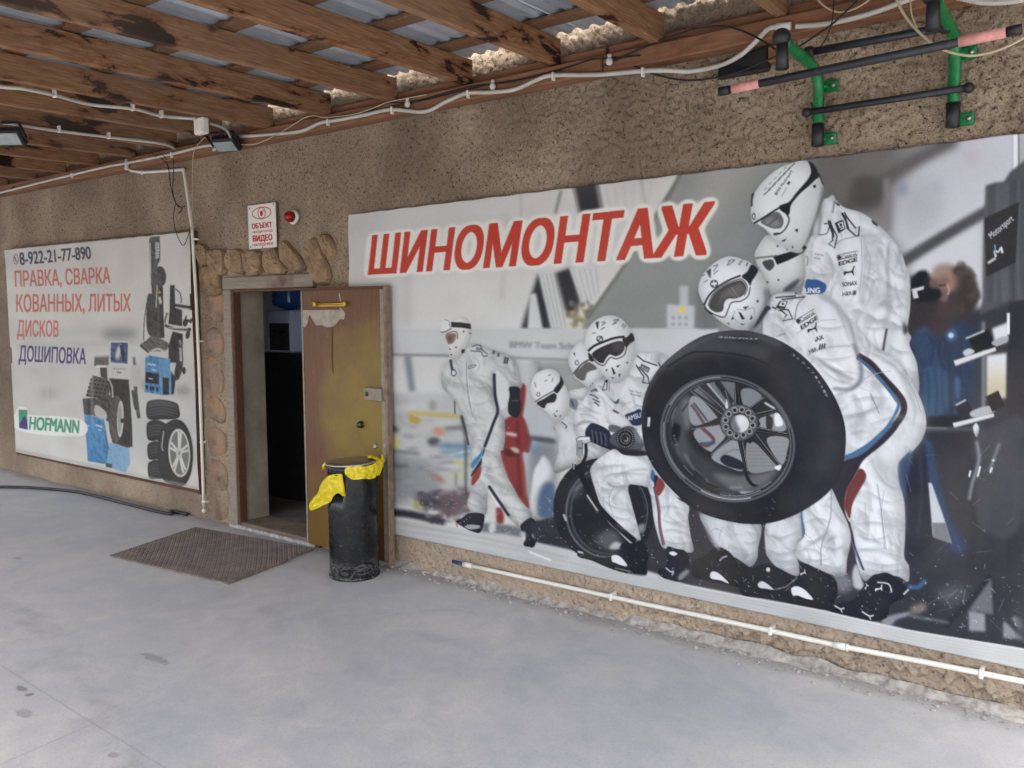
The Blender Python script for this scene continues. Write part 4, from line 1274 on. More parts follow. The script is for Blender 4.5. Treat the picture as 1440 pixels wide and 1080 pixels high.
def print_pit_crew_front(P, z):
    A, B, C, D, E, Fz, G, H, I, J, K, L, M, N, INK, rnd = (z[k] for k in ('A', 'B', 'C', 'D', 'E', 'Fz', 'G', 'H', 'I', 'J', 'K', 'L', 'M', 'N', 'INK', 'rnd'))
    big = lambda pts, col, a=1, f=0.6, **k: P.fill(pts, col, a, f, False, **k)
    # ---- right background, out of focus
    big([(1150, 200), (1900, 120), (1900, 480), (1268, 480), (1280, 380), (1200, 300), (1110, 300), (1125, 190)], (140, 138, 136), 1, 10)
    big([(1140, 205), (1265, 195), (1250, 300), (1200, 310), (1130, 290)], (108, 104, 101), 0.85, 12)
    big([(1330, 190), (1440, 178), (1440, 300), (1384, 300), (1275, 362), (1252, 330), (1262, 262)], (198, 200, 206), 1, 7)
    P.line([(1345, 196), (1290, 224), (1230, 262), (1180, 300)], 18, (92, 89, 88), 0.9, 5)
    P.oval(1219, 270, 25, 24, (82, 78, 77), 0, 0.95, 5)
    P.line([(1246, 250), (1250, 325)], 9, (136, 134, 132), 0.9, 2.4)
    big([(1262, 262), (1300, 240), (1330, 300), (1275, 350)], (176, 178, 184), 0.7, 10)
    P.oval(1269, 266, 7, 10, (108, 134, 168), 0, 0.7, 4); P.oval(1366, 222, 12, 10, (204, 182, 186), 0, 0.6, 5); P.oval(1318, 262, 9, 7, (160, 172, 196), 0, 0.5, 5)
    big([(1300, 350), (1384, 305), (1384, 440), (1290, 420), (1278, 372)], (204, 205, 209), 1, 5)
    P.line([(1392, 294), (1330, 330), (1266, 370)], 15, (78, 78, 82), 0.98, 2.0)
    P.line([(1384, 286), (1280, 345)], 3, (222, 224, 228), 0.6, 2.0)
    big([(1424, 170), (1900, 120), (1900, 300), (1424, 300)], (176, 178, 182), 1, 1.0)
    P.line([(1428, 180), (1428, 246)], 6, (232, 234, 236), 1, 0.7); P.line([(1432.5, 180), (1433, 246)], 2, (120, 121, 124), 0.9, 0.6)
    # dark lower right: pit gantry
    big([(1270, 440), (1900, 400), (1900, 1010), (1440, 913), (1273, 884)], (56, 57, 63), 1, 3)
    # camera man
    P.oval(1349, 411, 27, 37, (66, 56, 54), -0.1, 1, 2.6)
    P.oval(1328, 396, 19, 22, (142, 108, 94), 0.2, 1, 3); P.oval(1332, 402, 7, 10, (184, 140, 122), 0.2, 0.7, 2.4); P.oval(1322, 386, 10, 6, (186, 158, 130), -0.4, 0.7, 2.4)
    P.oval(1329, 395, 10, 4, (66, 48, 46), 0.1, 0.7, 2)
    for k in range(40):
        t_ = rnd.uniform(-1.9, 1.7)
        P.oval(1350 + 24 * math.cos(t_) * rnd.uniform(0.6, 1.08), 408 + 36 * math.sin(t_) * rnd.uniform(0.6, 1.08), rnd.uniform(3, 7), rnd.uniform(3, 7), rnd.choice([(50, 42, 42), (80, 68, 64), (66, 56, 54), (92, 80, 74)]), 0, 0.55, 1.6)
    P.line([(1312, 380), (1324, 374), (1340, 376)], 6, (150, 122, 100), 0.6, 2)
    P.line([(1334, 384), (1337, 398), (1333, 408)], 3, (196, 150, 130), 0.7, 1.4)
    big([(1275, 405), (1320, 400), (1348, 420), (1345, 470), (1285, 478), (1270, 440)], (58, 50, 52), 1, 4)
    P.oval(1333, 436, 20, 20, (78, 62, 58), 0, 0.8, 4)
    big([(1278, 390), (1300, 382), (1320, 398), (1318, 424), (1282, 422)], (36, 35, 40), 1, 2.2)
    P.oval(1296, 388, 9, 6, (36, 36, 40), -0.3, 1, 1.8)
    P.fill([(1281, 404), (1299, 402), (1299, 408), (1287, 410), (1290, 420), (1283, 420)], (210, 213, 216), 1, 1.2, False); P.oval(1299, 412, 3.4, 4, (168, 172, 178), 0, 1, 1.2)
    big([(1285, 470), (1320, 455), (1350, 455), (1372, 462), (1376, 600), (1290, 600), (1296, 540)], (48, 66, 98), 1, 4)
    for q in ((1300, 500, 12, 26, (58, 84, 130)), (1315, 545, 18, 36, (62, 106, 146)), (1350, 480, 18, 14, (52, 84, 128)), (1330, 500, 8, 30, (40, 58, 96)), (1352, 540, 12, 40, (40, 62, 92)), (1302, 470, 14, 6, (70, 110, 168)), (1346, 560, 6, 24, (62, 104, 146))):
        P.oval(q[0], q[1], q[2], q[3], q[4], 0.1, 0.75, 5)
    P.oval(1339, 472, 9, 9, (74, 110, 150), 0, 1, 1.6); P.oval(1338, 472, 4, 4, (178, 212, 228), 0, 1, 1.2)
    big([(1290, 590), (1390, 588), (1400, 640), (1292, 640)], (46, 47, 54), 0.9, 4)
    big([(1300, 600), (1380, 600), (1384, 606), (1300, 606)], (112, 114, 120), 0.5, 1.6)
    big([(1264, 650), (1290, 632), (1300, 620), (1305, 700), (1296, 780), (1266, 700)], (52, 76, 116), 0.95, 3)
    P.line([(1300, 622), (1312, 690), (1330, 740), (1352, 775)], 18, (50, 74, 112), 0.9, 4)
    big([(1282, 640), (1304, 640), (1310, 760), (1300, 850), (1272, 800), (1272, 700)], (44, 48, 60), 0.85, 5)
    big([(1306, 678), (1312, 680), (1330, 733), (1336, 760), (1312, 752), (1310, 733)], (188, 192, 198), 1, 1.4)
    big([(1311, 734), (1330, 734), (1337, 762), (1313, 754)], (118, 119, 124), 1, 1.6)
    # the camera man again, in sharper strokes: jacket, sleeve, folds, belt, trousers
    jk = P.fill(M((150, 486), (190, 462), (235, 452), (300, 478), (340, 452), (380, 440), (432, 424), (470, 460), (450, 560), (455, 700), (440, 880), (222, 885), (196, 770), (204, 640), (166, 560)), (46, 60, 84), 0.85, 1.4)
    P.fill(M((152, 488), (232, 462), (262, 520), (300, 600), (290, 628), (210, 606), (168, 552)), (52, 72, 104), 0.8, 1.4)
    P.fill(M((214, 640), (262, 628), (330, 660), (342, 760), (318, 872), (226, 878), (206, 760)), (58, 92, 122), 0.75, 2.0)
    P.fill(M((370, 690), (396, 700), (392, 780), (376, 790)), (70, 112, 150), 0.7, 1.4)
    for q in (((240, 470), (262, 540), (250, 620)), ((300, 500), (292, 580), (330, 650)), ((232, 650), (240, 760), (236, 870)), ((268, 640), (282, 760), (276, 870)), ((310, 650), (306, 760), (322, 860)), ((350, 560), (344, 700), (360, 860)), ((410, 480), (400, 600), (410, 720))):
        P.line(M(*q), 2.6, (30, 38, 56), 0.45, 1.2, clip=jk); P.line([(x_ + 2.2, y_) for x_, y_ in M(*q)], 1.6, (78, 104, 136), 0.35, 1.1, clip=jk)
    P.fill(M((255, 380), (330, 400), (352, 440), (300, 478), (240, 452)), (70, 54, 52), 0.8, 1.6)
    P.oval(*M((352, 474))[0], 8, 8.4, (64, 98, 138), 0, 0.9, 0.9); P.oval(*M((350, 474))[0], 4, 4, (176, 208, 224), 0, 0.95, 0.8)
    big(M((224, 884), (440, 878), (446, 930), (222, 938)), (36, 38, 46), 0.95, 1.0); P.line(M((222, 940), (330, 944)), 2.4, (116, 118, 124), 0.7, 0.6)
    P.fill(M((238, 210), (262, 160), (310, 140), (352, 150), (356, 210), (340, 262), (330, 300), (300, 300), (262, 262)), (150, 116, 102), 0.65, 1.3)
    P.line(M((330, 215), (342, 245), (332, 268)), 2.4, (196, 152, 134), 0.9, 0.8); P.line(M((288, 222), (325, 218)), 2.6, (70, 52, 50), 0.85, 0.8); P.line(M((250, 175), (300, 148), (345, 150)), 3.2, (176, 148, 122), 0.7, 1.0)
    P.fill(M((160, 185), (185, 155), (220, 152), (226, 178), (200, 196), (222, 230), (290, 240), (296, 285), (225, 300), (150, 290), (146, 235)), (30, 30, 34), 0.95, 0.9); P.fill(M((150, 240), (212, 224), (212, 240), (178, 250), (186, 284), (160, 288)), (212, 214, 217), 0.95, 0.6, False)
    P.fill(N((78, 108), (120, 60), (158, 40), (130, 150), (100, 235), (78, 230)), (52, 72, 104), 0.9, 1.2)
    P.fill(N((200, 10), (240, 20), (255, 120), (300, 300), (340, 430), (385, 550), (330, 480), (290, 350), (235, 200)), (50, 70, 102), 0.85, 1.3)
    P.fill(N((158, 40), (205, 12), (222, 200), (238, 380), (240, 470), (150, 560), (112, 480), (110, 320), (130, 150)), (40, 44, 56), 0.9, 1.1)
    P.line(N((180, 60), (190, 260), (170, 440)), 2.4, (62, 70, 88), 0.7, 0.9)
    big(N((222, 200), (236, 200), (300, 384), (332, 486), (242, 452), (238, 384)), (190, 194, 199), 0.95, 0.8); big(N((240, 388), (302, 388), (332, 486), (244, 456)), (116, 118, 123), 0.95, 0.8)
    # hanging dark flag with a square of lettering
    P.fill([(1386, 261), (1398, 257), (1412, 255), (1420, 242), (1445, 222), (1900, 110), (1900, 400), (1445, 417), (1410, 430), (1378, 443), (1382, 420), (1383, 340)], (84, 85, 91), 1, 0.9, False)
    for k in range(12):
        x = 1388 + 5 * k
        P.line([(x, 262 - k), (x - 2, 340), (x + rnd.uniform(-4, 4), 425)], rnd.uniform(2, 5), rnd.choice([(66, 67, 73), (104, 105, 111)]), 0.5, 1.6)
    P.fill([(1384, 307), (1433, 284), (1428, 369), (1387, 389)], (48, 49, 54), 1, 0.8, False)
    P.text('Motorsport', (1394, 336), (1426, 309), 9, (226, 227, 229), 0.02, 1, 0.5, 0.1)
    P.text('M', (1399, 362), (1411, 355), 9, (226, 227, 229), 0.03, 1, 0.5, 0.3); P.line([(1399, 344), (1400, 358)], 2.4, (96, 160, 196), 1, 0.5)
    P.line([(1389, 370), (1400, 363)], 3.5, (216, 217, 220), 0.9, 0.8)
    # gantry: uprights, shelf brackets, bottles
    big([(1386, 440), (1420, 424), (1420, 500), (1386, 520)], (58, 58, 62), 1, 2)
    big([(1395, 462), (1420, 452), (1420, 480), (1400, 486)], (206, 208, 212), 1, 1.2)
    big([(1386, 500), (1416, 496), (1415, 560), (1386, 562)], (196, 184, 150), 1, 1.4, grad=((1400, 545), (1400, 505), (206, 208, 210)))
    big([(1375, 455), (1387, 450), (1384, 640), (1366, 640)], (60, 62, 68), 1, 2)
    P.line([(1383, 452), (1383, 585)], 5, (128, 132, 138), 0.9, 1.2)
    big([(1418, 424), (1900, 380), (1900, 1010), (1440, 913), (1414, 900)], (50, 50, 55), 1, 1.6)
    P.line([(1418, 440), (1418, 470)], 4, (226, 228, 230), 1, 0.8)
    big(M((440, 492), (540, 442), (575, 528), (470, 562)), (34, 34, 38), 1, 0.7)
    P.line(M((425, 490), (520, 450)), 2.6, (196, 198, 202), 0.9, 0.7)
    P.fill(M((410, 560), (440, 540), (470, 556), (430, 580)), (186, 189, 194), 1, 0.7)
    P.fill(M((556, 510), (600, 484), (640, 480), (630, 505), (580, 528)), (162, 165, 170), 1, 0.7)
    big(M((364, 602), (575, 534), (580, 552), (374, 630)), (206, 207, 205), 1, 0.5); P.line(M((374, 628), (580, 552)), 1.4, (120, 121, 122), 0.9, 0.4)
    big(M((372, 830), (430, 798), (470, 870), (400, 900)), (40, 42, 50), 1, 0.8)
    P.line(M((374, 828), (426, 800)), 2.6, (190, 193, 198), 0.9, 0.7)
    P.fill(M((450, 860), (540, 830), (570, 862), (470, 890)), (172, 175, 180), 1, 0.8)
    big(M((526, 784), (590, 752), (622, 830), (560, 862)), (36, 36, 40), 1, 0.7)
    big(M((358, 918), (566, 868), (570, 886), (368, 942)), (204, 205, 203), 1, 0.5); P.line(M((368, 940), (570, 886)), 1.4, (120, 121, 122), 0.9, 0.4)
    P.fill(M((462, 940), (480, 918), (494, 950), (480, 990)), (206, 209, 212), 1, 0.8)
    # dark sheeting below
    P.fill(M((476, 1000), (560, 940), (720, 900), (760, 1300), (640, 1500), (480, 1400)), (70, 71, 77), 0.9, 2)
    for k in range(26):
        x = rnd.uniform(1362, 1850); w_ = rnd.uniform(2, 9)
        P.line([(x, rnd.uniform(600, 640)), (x + rnd.uniform(-8, 8), 720), (x + rnd.uniform(-16, 16), rnd.uniform(780, 850))], w_, rnd.choice([(38, 38, 43), (86, 87, 94), (66, 67, 73)]), 0.5, w_ * 0.5)
    P.line(N((450, 0), (462, 90), (430, 200), (415, 280)), 4, (150, 152, 158), 0.85, 1.0); P.line(N((560, 10), (530, 90), (515, 150)), 3.6, (140, 142, 148), 0.8, 1.0)
    for q in ((415, 170, 422, 140), (455, 170, 468, 120), (515, 150, 524, 125), (525, 95, 534, 88)):
        P.line(N(q[:2], q[2:]), 2.4, (222, 224, 226), 1, 0.5)
    big([(1262, 800), (1900, 780), (1900, 1010), (1440, 913), (1262, 884)], (54, 56, 62), 0.8, 8)
    P.line(N((520, 640), (440, 740), (300, 880)), 9, (42, 43, 48), 0.9, 1.4)
    big(N((415, 800), (520, 650), (528, 825)), (112, 114, 118), 0.85, 1.4)
    big(N((412, 805), (490, 820), (492, 905), (414, 900)), (146, 148, 152), 0.9, 1.2); big(N((576, 860), (640, 830), (690, 945), (576, 935)), (140, 142, 146), 0.9, 1.2)
    P.line(N((560, 810), (620, 870), (690, 940)), 9, (58, 59, 63), 1, 1)
    P.fill(N((270, 700), (380, 690), (400, 740), (330, 770), (270, 750)), (84, 86, 92), 0.8, 4)
    P.fill(N((135, 790), (200, 770), (210, 800), (150, 825)), (132, 122, 104), 0.9, 1.8)
    P.fill(N((0, 850), (30, 832), (130, 812), (125, 830), (70, 850), (40, 880), (5, 875)), (142, 144, 150), 0.95, 1.2); P.line(N((130, 830), (320, 862)), 2.6, (150, 150, 150), 0.7, 1.2)
    P.line(N((125, 690), (170, 695), (210, 660)), 5, (66, 110, 160), 0.95, 1.0)
    # ---- standing mechanic (rear): suit
    INKs = (44, 46, 52)
    sf = P.form([(1156, 285), (1164, 278), (1171, 274), (1176, 282), (1188, 292), (1209, 298), (1228, 310), (1250, 331), (1266, 352), (1273, 372), (1279, 390), (1280, 430), (1276, 462), (1281, 474), (1279, 486), (1290, 515), (1288, 560), (1240, 560), (1180, 500), (1128, 440), (1132, 390), (1132, 345), (1150, 322)], (216, 220, 222), 0.62, 9, (3, 4), 0.9)
    P.creases(sf, 70, 41, 1.3, 0.7, (10, 40), (2, 6), 0.15)
    P.line(K((600, 20), (590, 180), (660, 300), (730, 280)), 4, (170, 176, 180), 0.7, 1.8); P.line(K((740, 60), (745, 240), (720, 330)), 6, (150, 155, 160), 0.75, 2.2)
    P.line(K((735, 340), (712, 475)), 3.4, (84, 72, 70), 0.95, 0.8)
    P.fill(K((830, 300), (858, 340), (845, 375), (832, 360)), (60, 52, 54), 0.9, 1)
    P.line(J((560, 380), (555, 500), (545, 600)), 4, (150, 152, 154), 0.9, 1.6); P.line(J((655, 350), (640, 440)), 3, (120, 122, 126), 0.7, 0.8)
    P.line(J((545, 590), (600, 580), (622, 520)), 1.2, INKs, 0.9, 0.4)
    P.line(J((840, 600), (1020, 590), (1045, 640)), 2, (170, 174, 178), 0.8, 1); P.line(J((660, 660), (720, 620), (850, 595)), 1.6, (150, 154, 158), 0.8, 0.7)
    P.line(J((582, 515), (612, 508), (640, 580), (642, 630), (615, 652), (655, 682), (672, 600), (640, 540), (622, 492)), 2, INKs, 1, 0.4, smooth=False)
    P.line(J((702, 436), (730, 470), (742, 545), (800, 596), (820, 598), (826, 530), (800, 545), (745, 475), (720, 432)), 2, INKs, 1, 0.4, smooth=False)
    P.line(J((612, 490), (640, 560), (648, 610)), 2.6, INKs, 1, 0.4); P.line(J((705, 440), (735, 500), (750, 550)), 2.6, INKs, 1, 0.4)
    P.fill(J((655, 508), (712, 484), (730, 550), (682, 580)), INKs, 1, 0.4, False); P.fill(J((675, 512), (710, 498), (722, 545), (695, 556)), (226, 228, 228), 1, 0.4, False)
    P.oval(*J((698, 522))[0], 2, 2.4, INKs); P.line(J((690, 545), (712, 538)), 1.6, INKs, 0.9, 0.4)
    P.fill(J((912, 485), (955, 520), (945, 528), (918, 510)), INKs, 0.9, 0.5); P.fill(J((655, 362), (692, 380), (680, 390)), INKs, 0.9, 0.5)
    P.text('Rolf Hop', *J((520, 728), (580, 736)), 2.6, (80, 82, 90), 0.02, 0.9); P.text('Even', *J((514, 755), (556, 760)), 2.6, (80, 82, 90), 0.02, 0.9)
    P.line(J((672, 732), (815, 700), (812, 735), (672, 765), (672, 732)), 1.0, INKs, 0.8, 0.3, smooth=False)
    P.oval(*J((688, 747))[0], 2.8, 2.8, INKs); P.text('Castrol', *J((704, 756), (806, 732)), 4.6, INKs, 0.01, 1)
    P.text('EDGE', *J((682, 804), (812, 772)), 5.6, INKs, 0.05, 1, 0.3, 0.25)
    puma(P, *J((758, 848))[0], 1.75, -0.05, INKs)
    P.text('SONAX', *J((710, 948), (814, 935)), 6.2, INKs, 0.03, 1); P.text('H&R', *J((712, 1012), (776, 1006)), 6, INKs, 0.015, 1)
    for k in range(3):
        P.line(J((782 + 8 * k, 1006 - k), (786 + 8 * k, 976 - k)), 1.3, INKs, 1, 0.3)
    mk = P.fill(J((458, 905), (500, 898), (545, 902), (588, 925), (600, 950), (585, 985), (545, 1000), (455, 995)), (44, 92, 156), 1, 0.5)
    P.text('SAMSUNG', *J((330, 994), (556, 990)), 7.5, (238, 240, 240), 0.05, 1, 0.3, clip=mk)
    P.line(J((456, 740), (472, 740), (468, 800), (454, 800)), 1.2, (96, 98, 102), 0.8, 0.4, smooth=False)
    for pts in (J((860, 640), (900, 760), (880, 900)), J((940, 660), (1000, 760), (1010, 880)), J((1040, 660), (1100, 760), (1130, 850)), J((1020, 800), (1080, 860), (1160, 880)), J((1000, 900), (1060, 960), (1160, 980)), J((850, 860), (920, 900), (1000, 880)), J((600, 700), (640, 800), (640, 900)), J((480, 820), (540, 860), (640, 860)), K((620, 250), (680, 290), (740, 280)), K((600, 330), (670, 340), (735, 330)), K((760, 300), (810, 330), (860, 310)), K((740, 430), (800, 470), (880, 480)), K((600, 60), (640, 130), (620, 200)), K((780, 60), (800, 160), (850, 220))):
        P.fold(pts, 3.0, 0.5, sf)
    P.line(J((850, 600), (862, 760), (850, 900)) + K((600, 150), (585, 200)), 5, (150, 156, 162), 0.5, 2.2)
    P.line(J((1030, 640), (1020, 800), (1030, 960)), 4, (140, 146, 152), 0.6, 1.6)
    # helmet of the standing mechanic
    hf = P.form(J((80, 382), (104, 300), (170, 212), (270, 132), (370, 90), (440, 72), (500, 98), (546, 168), (576, 250), (570, 312), (532, 430), (490, 560), (442, 690), (402, 716), (332, 692), (242, 622), (205, 582), (150, 525), (98, 512), (78, 460)), (230, 233, 232), 0.62, 15, (6, 5), 0.85)
    P.fill(J((340, 380), (420, 330), (500, 250), (560, 300), (520, 430), (470, 560), (420, 690), (360, 660), (330, 520)), (212, 216, 218), 0.55, 5)
    P.line(J((575, 255), (540, 430), (495, 560), (445, 690)), 2.6, (110, 112, 116), 0.9, 1.0)
    P.fill(J((272, 392), (340, 362), (380, 312), (425, 258), (470, 205), (492, 150), (470, 82), (440, 70), (506, 98), (548, 180), (520, 210), (480, 250), (412, 310), (356, 382), (345, 440), (320, 470), (292, 432)), (40, 40, 44), 1, 0.5)
    P.line(J((545, 165), (575, 245)), 2, INKs, 0.9, 0.5)
    P.fill(J((128, 512), (180, 460), (262, 422), (320, 446), (344, 480), (320, 545), (282, 582), (232, 586), (206, 560)), (222, 225, 225), 1, 0.5)
    P.line(J((320, 440), (342, 486), (318, 545), (280, 580), (240, 584)), 2, INKs, 0.9, 0.4)
    P.fill(J((146, 502), (190, 456), (262, 432), (302, 482), (292, 535), (255, 548), (210, 540)), (112, 110, 108), 1, 0.5)
    P.fill(J((170, 500), (220, 470), (275, 500), (270, 530), (220, 530)), (156, 156, 154), 0.6, 1.6); P.line(J((200, 520), (260, 470)), 2, (70, 68, 68), 0.6, 0.8)
    P.line(J((98, 512), (180, 462), (262, 410), (330, 382)), 2.6, INKs, 1, 0.4)
    P.fill(J((232, 580), (280, 575), (262, 590), (240, 592)), INKs, 0.9, 0.5)
    for q in (((378, 558), (402, 545), (402, 572)), ((286, 632), (326, 614), (308, 637)), ((358, 662), (372, 674), (366, 688))):
        P.fill(J(*q), INKs, 1, 0.4, False)
    P.oval(*J((516, 255))[0], 2.2, 2.2, INKs); P.fill(J((78, 390), (82, 310), (98, 306), (90, 350), (90, 388)), INKs, 0.9, 0.5)
    P.oval(*J((97, 462))[0], 2.4, 4.6, INKs); P.oval(*J((97, 462))[0], 1.4, 3.2, (222, 224, 224))
    for k in range(6):
        x, y = 165 + 34 * k, 300 - 36 * k
        P.line(J((x, y + 15), (x + 48, y - 28)), 1.6, (84, 86, 90), 0.9, 0.4); P.line(J((x + 4, y - 20), (x + 22, y - 40)), 1.2, (120, 122, 126), 0.8, 0.4)
    P.text('BMW Motorsport', *J((256, 318), (366, 150)), 4.2, (60, 62, 68), 0.015, 1); P.line(J((330, 242), (345, 222)), 3, INKs, 0.9, 0.4); P.line(J((290, 325), (325, 262)), 0.9, (110, 112, 116), 0.8, 0.3)
    P.line(J((440, 690), (455, 668)), 5, (40, 40, 44), 1, 0.7)
    # ---- front mechanic holding the wheel
    sx = P.form(K((10, 380), (30, 230), (60, 155), (130, 132), (205, 130), (262, 150), (335, 140), (420, 180), (502, 270), (562, 322), (642, 420), (742, 490), (832, 562), (900, 680), (950, 800), (966, 905), (935, 1000), (870, 1070)) +
                L((900, 120), (832, 190), (832, 275), (862, 400), (867, 560), (862, 680), (887, 732), (882, 812), (830, 785), (712, 772), (655, 806), (612, 705), (602, 600), (575, 500), (520, 420), (470, 290), (300, 300), (150, 100)), (216, 220, 223), 0.62, 11, (4, 4), 0.9)
    P.creases(sx, 110, 51, 1.0, 0.8, (10, 44), (2, 6), 0.13)
    arm = P.mask(K((205, 200), (262, 150), (335, 140), (420, 180), (500, 280), (545, 420), (580, 560), (575, 640), (520, 685), (420, 660), (330, 520), (240, 420), (200, 300)))
    P.put(arm, (230, 233, 234), 0.5)
    P.line(K((340, 145), (430, 200), (505, 300), (550, 430), (580, 560), (575, 650), (520, 690)), 5, (140, 146, 152), 0.8, 2)
    P.line(K((262, 152), (215, 200), (198, 290)), 1.6, (120, 124, 128), 0.9, 0.6)
    for k in range(7):
        P.line(K((320 + 8 * k, 510 + 5 * k), (400 + 14 * k, 560 + 8 * k), (480 + 12 * k, 660 - 4 * k)), 3.5, (150 + 6 * (k % 3), 156, 162), 0.55, 1.4)
        P.line(K((330 + 8 * k, 505 + 5 * k), (410 + 14 * k, 550 + 8 * k), (488 + 12 * k, 650 - 4 * k)), 2.5, (246, 248, 248), 0.5, 1.0)
    P.line(K((210, 370), (330, 300), (440, 290)), 1.2, (170, 174, 178), 0.8, 0.5); P.line(K((270, 480), (400, 450), (540, 440)), 2.6, (158, 164, 170), 0.7, 1.1)
    P.line(K((440, 730), (520, 700), (600, 640)), 3, (150, 155, 160), 0.7, 1.6); P.line(K((490, 860), (600, 840), (720, 770)), 4, (140, 146, 152), 0.75, 2)
    P.line(K((560, 330), (600, 450), (720, 480)), 3, (170, 175, 180), 0.7, 1.5)
    P.fill(K((640, 720), (690, 835), (640, 820)), (184, 188, 192), 0.7, 1.4, False); P.line(K((640, 720), (692, 838)), 1.4, (110, 114, 118), 0.9, 0.5)
    P.fill(K((700, 800), (900, 740), (960, 900), (860, 1070), (640, 1070)), (196, 200, 200), 0.45, 8)
    # flank stripes
    P.line(K((565, 500), (640, 545), (715, 630), (790, 710), (832, 775), (828, 840), (770, 920), (680, 1010), (590, 1080)), 9.5, (66, 52, 58), 1, 0.7)
    P.line(K((575, 515), (640, 575), (700, 640), (765, 715), (802, 770), (795, 820), (735, 920), (640, 1010), (540, 1075)), 4.4, (66, 108, 150), 1, 0.7)
    P.line(K((560, 497), (650, 555), (725, 640), (790, 720)), 2.6, (40, 42, 56), 1, 0.6)
    P.line(K((590, 530), (655, 600), (745, 705), (790, 770)), 1.2, (60, 56, 62), 0.8, 0.5)
    P.fill(L((545, 155), (600, 130), (680, 80), (770, 0), (800, 0), (720, 80), (640, 150), (560, 180)), (70, 112, 154), 1, 0.7)
    P.fill(L((560, 175), (640, 145), (725, 75), (800, 0), (832, 0), (762, 82), (655, 170), (622, 222), (600, 262), (560, 340), (550, 430), (576, 520), (580, 560), (520, 420), (462, 292), (500, 240), (530, 190)), (50, 46, 56), 1, 0.7)
    P.fill(L((625, 222), (650, 228), (663, 268), (630, 330), (592, 405), (578, 480), (560, 450), (548, 410), (566, 320), (600, 262)), (118, 52, 52), 1, 0.8)
    P.line(L((575, 500), (588, 580), (615, 660), (650, 752)), 2.4, (54, 52, 62), 1, 0.6); P.line(L((566, 520), (580, 580), (606, 660), (640, 742)), 1.6, (96, 116, 156), 0.9, 0.5)
    # left leg of the front mechanic
    l5 = P.form(L((332, 440), (400, 360), (462, 300), (522, 410), (582, 560), (562, 700), (548, 782), (470, 772), (400, 742), (302, 690), (300, 625), (342, 560)), (216, 220, 222), 0.62, 8, (3, 3), 0.9)
    P.creases(l5, 34, 61, 0.7, 0.9, (8, 34), (1.5, 5), 0.18)
    P.line(L((480, 330), (475, 480), (430, 620), (425, 730)), 1.6, (140, 144, 150), 0.9, 0.6); P.line(L((330, 640), (400, 600), (470, 540)), 3, (150, 155, 160), 0.7, 1.4)
    P.fill(L((455, 300), (492, 245), (498, 262), (470, 312)), (226, 228, 230), 1, 0.5)
    P.line(L((720, 300), (742, 440), (760, 640)), 1.8, (150, 154, 158), 0.85, 0.7); P.line(L((655, 400), (665, 500)), 1.2, (170, 174, 178), 0.8, 0.5)
    P.line(L((610, 650), (760, 640), (860, 690)), 2.6, (160, 165, 170), 0.8, 1.2); P.fill(L((700, 170), (760, 330), (830, 480), (864, 560), (860, 400), (830, 270), (830, 190)), (176, 180, 178), 0.55, 4)
    P.fill(L((590, 770), (612, 720), (640, 800), (650, 850), (600, 842)), (190, 194, 198), 0.9, 1.6); P.fill(L((480, 780), (560, 770), (590, 840), (520, 870)), (120, 124, 130), 0.9, 3)
    for pts in (L((600, 510), (700, 500), (830, 520)), L((610, 560), (700, 592), (790, 565)), L((620, 640), (740, 650), (855, 690)), L((640, 700), (760, 725), (880, 712)), L((660, 745), (760, 760), (870, 745)), L((660, 330), (740, 380), (800, 400)), L((700, 200), (760, 290), (830, 330)), L((690, 560), (720, 600), (760, 610)), K((520, 760), (640, 740), (760, 750)), K((500, 850), (600, 830), (700, 790)), K((640, 900), (760, 860), (880, 860)), K((560, 560), (640, 600), (720, 680)), K((700, 520), (780, 560), (850, 640)), K((640, 430), (700, 470), (760, 500)), K((860, 700), (900, 800), (890, 900)), K((520, 300), (545, 380), (560, 470)), K((600, 470), (690, 500), (800, 560))):
        P.fold(pts, 3.0, 0.5, sx)
    for pts in (L((345, 500), (410, 480), (480, 500)), L((340, 600), (400, 595), (470, 545)), L((305, 650), (380, 640), (450, 680)), L((320, 690), (400, 700), (470, 690)), L((430, 620), (500, 640), (560, 610)), L((430, 720), (500, 740), (550, 720)), L((480, 420), (520, 470), (560, 520))):
        P.fold(pts, 2.8, 0.55, l5)
    for pts in (K((330, 510), (420, 520), (540, 500)), K((340, 540), (430, 580), (560, 600)), K((360, 580), (440, 640), (540, 660)), K((300, 320), (400, 340), (500, 320)), K((440, 200), (480, 300), (520, 420)), K((60, 300), (120, 340), (180, 430))):
        P.fold(pts, 2.8, 0.5, sx)
    P.line(K((540, 430), (585, 560), (578, 650), (520, 695), (420, 690)), 4, (112, 118, 124), 0.8, 1.4)
    # shoulder marks
    P.line(K((65, 215), (125, 240), (150, 262), (125, 296), (185, 284), (160, 232), (90, 226)), 2.0, INKs, 1, 0.4, smooth=False); P.line(K((85, 160), (205, 150), (200, 132), (258, 155), (120, 172)), 1.8, INKs, 1, 0.4, smooth=False)
    P.fill(K((108, 180), (158, 180), (140, 225), (86, 220)), INKs, 1, 0.4, False); P.fill(K((116, 184), (152, 184), (138, 212), (104, 208)), (228, 230, 230), 1, 0.4, False); P.oval(*K((128, 197))[0], 2, 1.6, INKs)
    P.line(K((205, 290), (312, 225), (320, 252), (218, 315), (205, 290)), 1.0, INKs, 0.8, 0.3, smooth=False)
    P.oval(*K((218, 297))[0], 3, 3, INKs); P.text('Castrol', *K((234, 300), (312, 256)), 5, INKs, 0.01, 1)
    P.text('EDGE', *K((236, 348), (336, 284)), 5.8, INKs, 0.05, 1, 0.3, 0.25)
    puma(P, *K((302, 344))[0], 1.65, -0.2, INKs)
